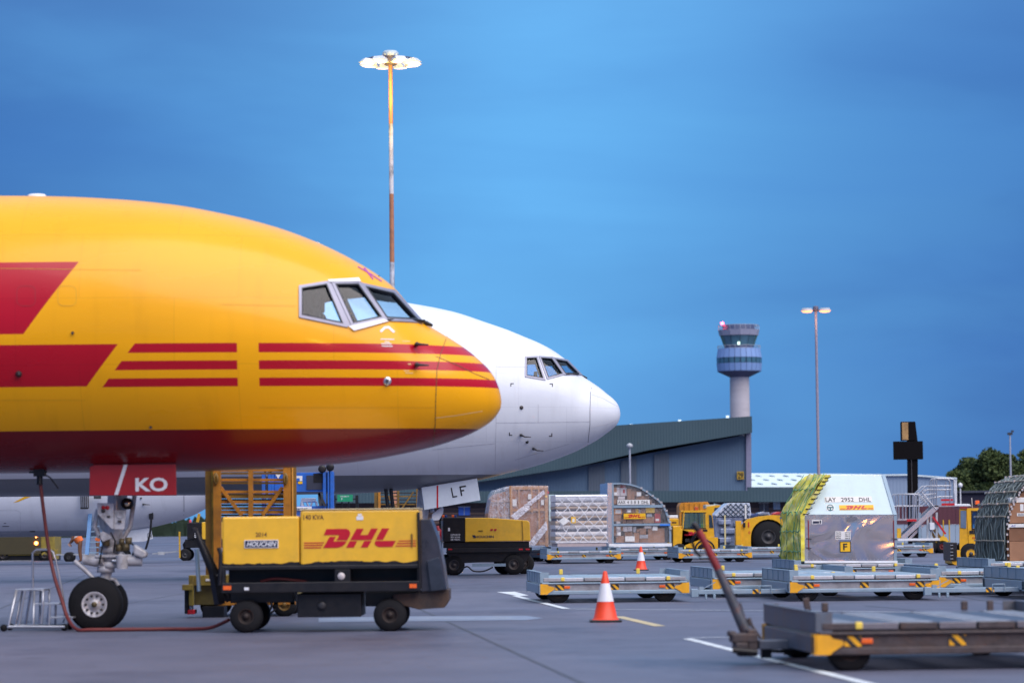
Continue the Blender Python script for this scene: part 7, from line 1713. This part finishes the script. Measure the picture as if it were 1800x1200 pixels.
# ------------------------------------------------------------------ big aircraft boarding steps at right
f = Fr(1630, 39)
ST = thing('boarding_steps', f.O, 'large aluminium boarding steps with rounded handrails in front of the maroon wall', 'steps')
def T3(pts, y): return [(f.x(a,b), y, f.z(a,b)) for a, b in pts]
rails = MB(); 
for y in (0, 1.3):
    for pts in ([(1577,912),(1574,872),(1576,868),(1613,868),(1616,871),(1614,913)], [(1587,912),(1586,869)], [(1599,911),(1599,869)], [(1606,911),(1606,869)], [(1611,911),(1611,869)], [(1574,889),(1613,889)],
                [(1614,868),(1628,853.5),(1645,853.5),(1672,853.5)], [(1616,873),(1630,860),(1672,860)], [(1618,880),(1634,868),(1645,867.5)], [(1622,888),(1636,875),(1645,874)], [(1642,890),(1642,845),(1645,840.5),(1650,840.5),(1672,841),(1677,843),(1677,884)], [(1646,888),(1646,843),(1649,840.5)], [(1670,884),(1670,845)], [(1650,872.5),(1674,872.5)], [(1624,872),(1646,895)], [(1620,864),(1638,886)], [(1612,889),(1622,889),(1634,877)]):
        rails.tube(T3(pts, y), .035, 6)
rails.build('handrail', ALUM, ST)
for y in (.0, 1.25): MB().prism(pf(f, [(1585,946),(1592,946),(1650,893),(1650,888),(1643,888),(1584,942)]), y, y+.06).build('stringer', ALU, ST)
for y in (.35,): MB().prism(pf(f, [(1597,947),(1603,947),(1628,922),(1622,922)]), y, y+.06).build('stringer', ALU, ST)
for k in range(11):
    x = 1590+k*5.2; y = 941-k*4.8; q(f, 'tread', STLB, ST, x, y, x+6, y+1.2, .06, 1.25)
q(f, 'landing', ALU, ST, 1643, 887, 1678, 890, 0, 1.3); q(f, 'landing', ALU, ST, 1577, 911, 1616, 914, 0, 1.3)
for (a, b, c, d) in ((1654,876.5,1675,880),(1655,884,1678,888),(1594,912,1611,916)): q(f, 'red_kick_plate', RED, ST, a, b, c, d, -.03, -.001)
MB().beam((f.x(1640,908),0,f.z(1640,908)),(f.x(1662,938),0,f.z(1662,938)),.1,.08).build('red_brace', RED, ST); q(f, 'control_cabinet', WHITE, ST, 1634, 918, 1642, 930.5, -.1,.2,.01)
for x in (1617, 1631, 1637, 1647): MB().beam((f.x(x,892),.1,f.z(x,900)),(f.x(x,948),.1,f.z(x,948)),.09,.09).build('support_post', GRYP if x != 1617 else STLB, ST)
MB().beam((f.x(1643,930),.3,f.z(1643,930)),(f.x(1655,945),.3,f.z(1655,945)),.12,.12).beam((f.x(1637,930),.3,f.z(1637,930)),(f.x(1645,945),.3,f.z(1645,945)),.1,.1).build('ram', BRNY, ST)
q(f, 'chassis', WHITE, ST, 1578, 946, 1652, 950, 0, 1.6,.01); MB().prism(pf(f, [(1652,945),(1657,941),(1664,944),(1668,952),(1652,952)]), 0,1.6).build('end_bracket', YEL, ST); q(f, 'yellow_box', YEL, ST, 1578, 928, 1585, 945, .2,.6); q(f, 'chassis_beam', YELD, ST, 1620, 950, 1668, 955, .1, 1.5)
for x in (1636, 1657):
    for sy in (.0, 1.4): wheel(ST, (f.x(x,960), sy+.15, .30), .31, .3, RUB, mat('hub_dark_red', (.16,.015,.015), .6), .45)
for x in (1659, 1669.5):
    fb = Fr(x, 38); o = thing('marker_pole', fb.O, 'thin yellow marker pole %s the boarding steps wheel' % ('nearer to' if x < 1665 else 'farther right from'), 'pole'); MB().tube([(0,0,0),(0,0,fb.z(x,913))], .03, 8).lathe([(0,.12),(.04,.12),(.05,.03)], (0,0,0), 'z', 12).build('pole', YELD, o)
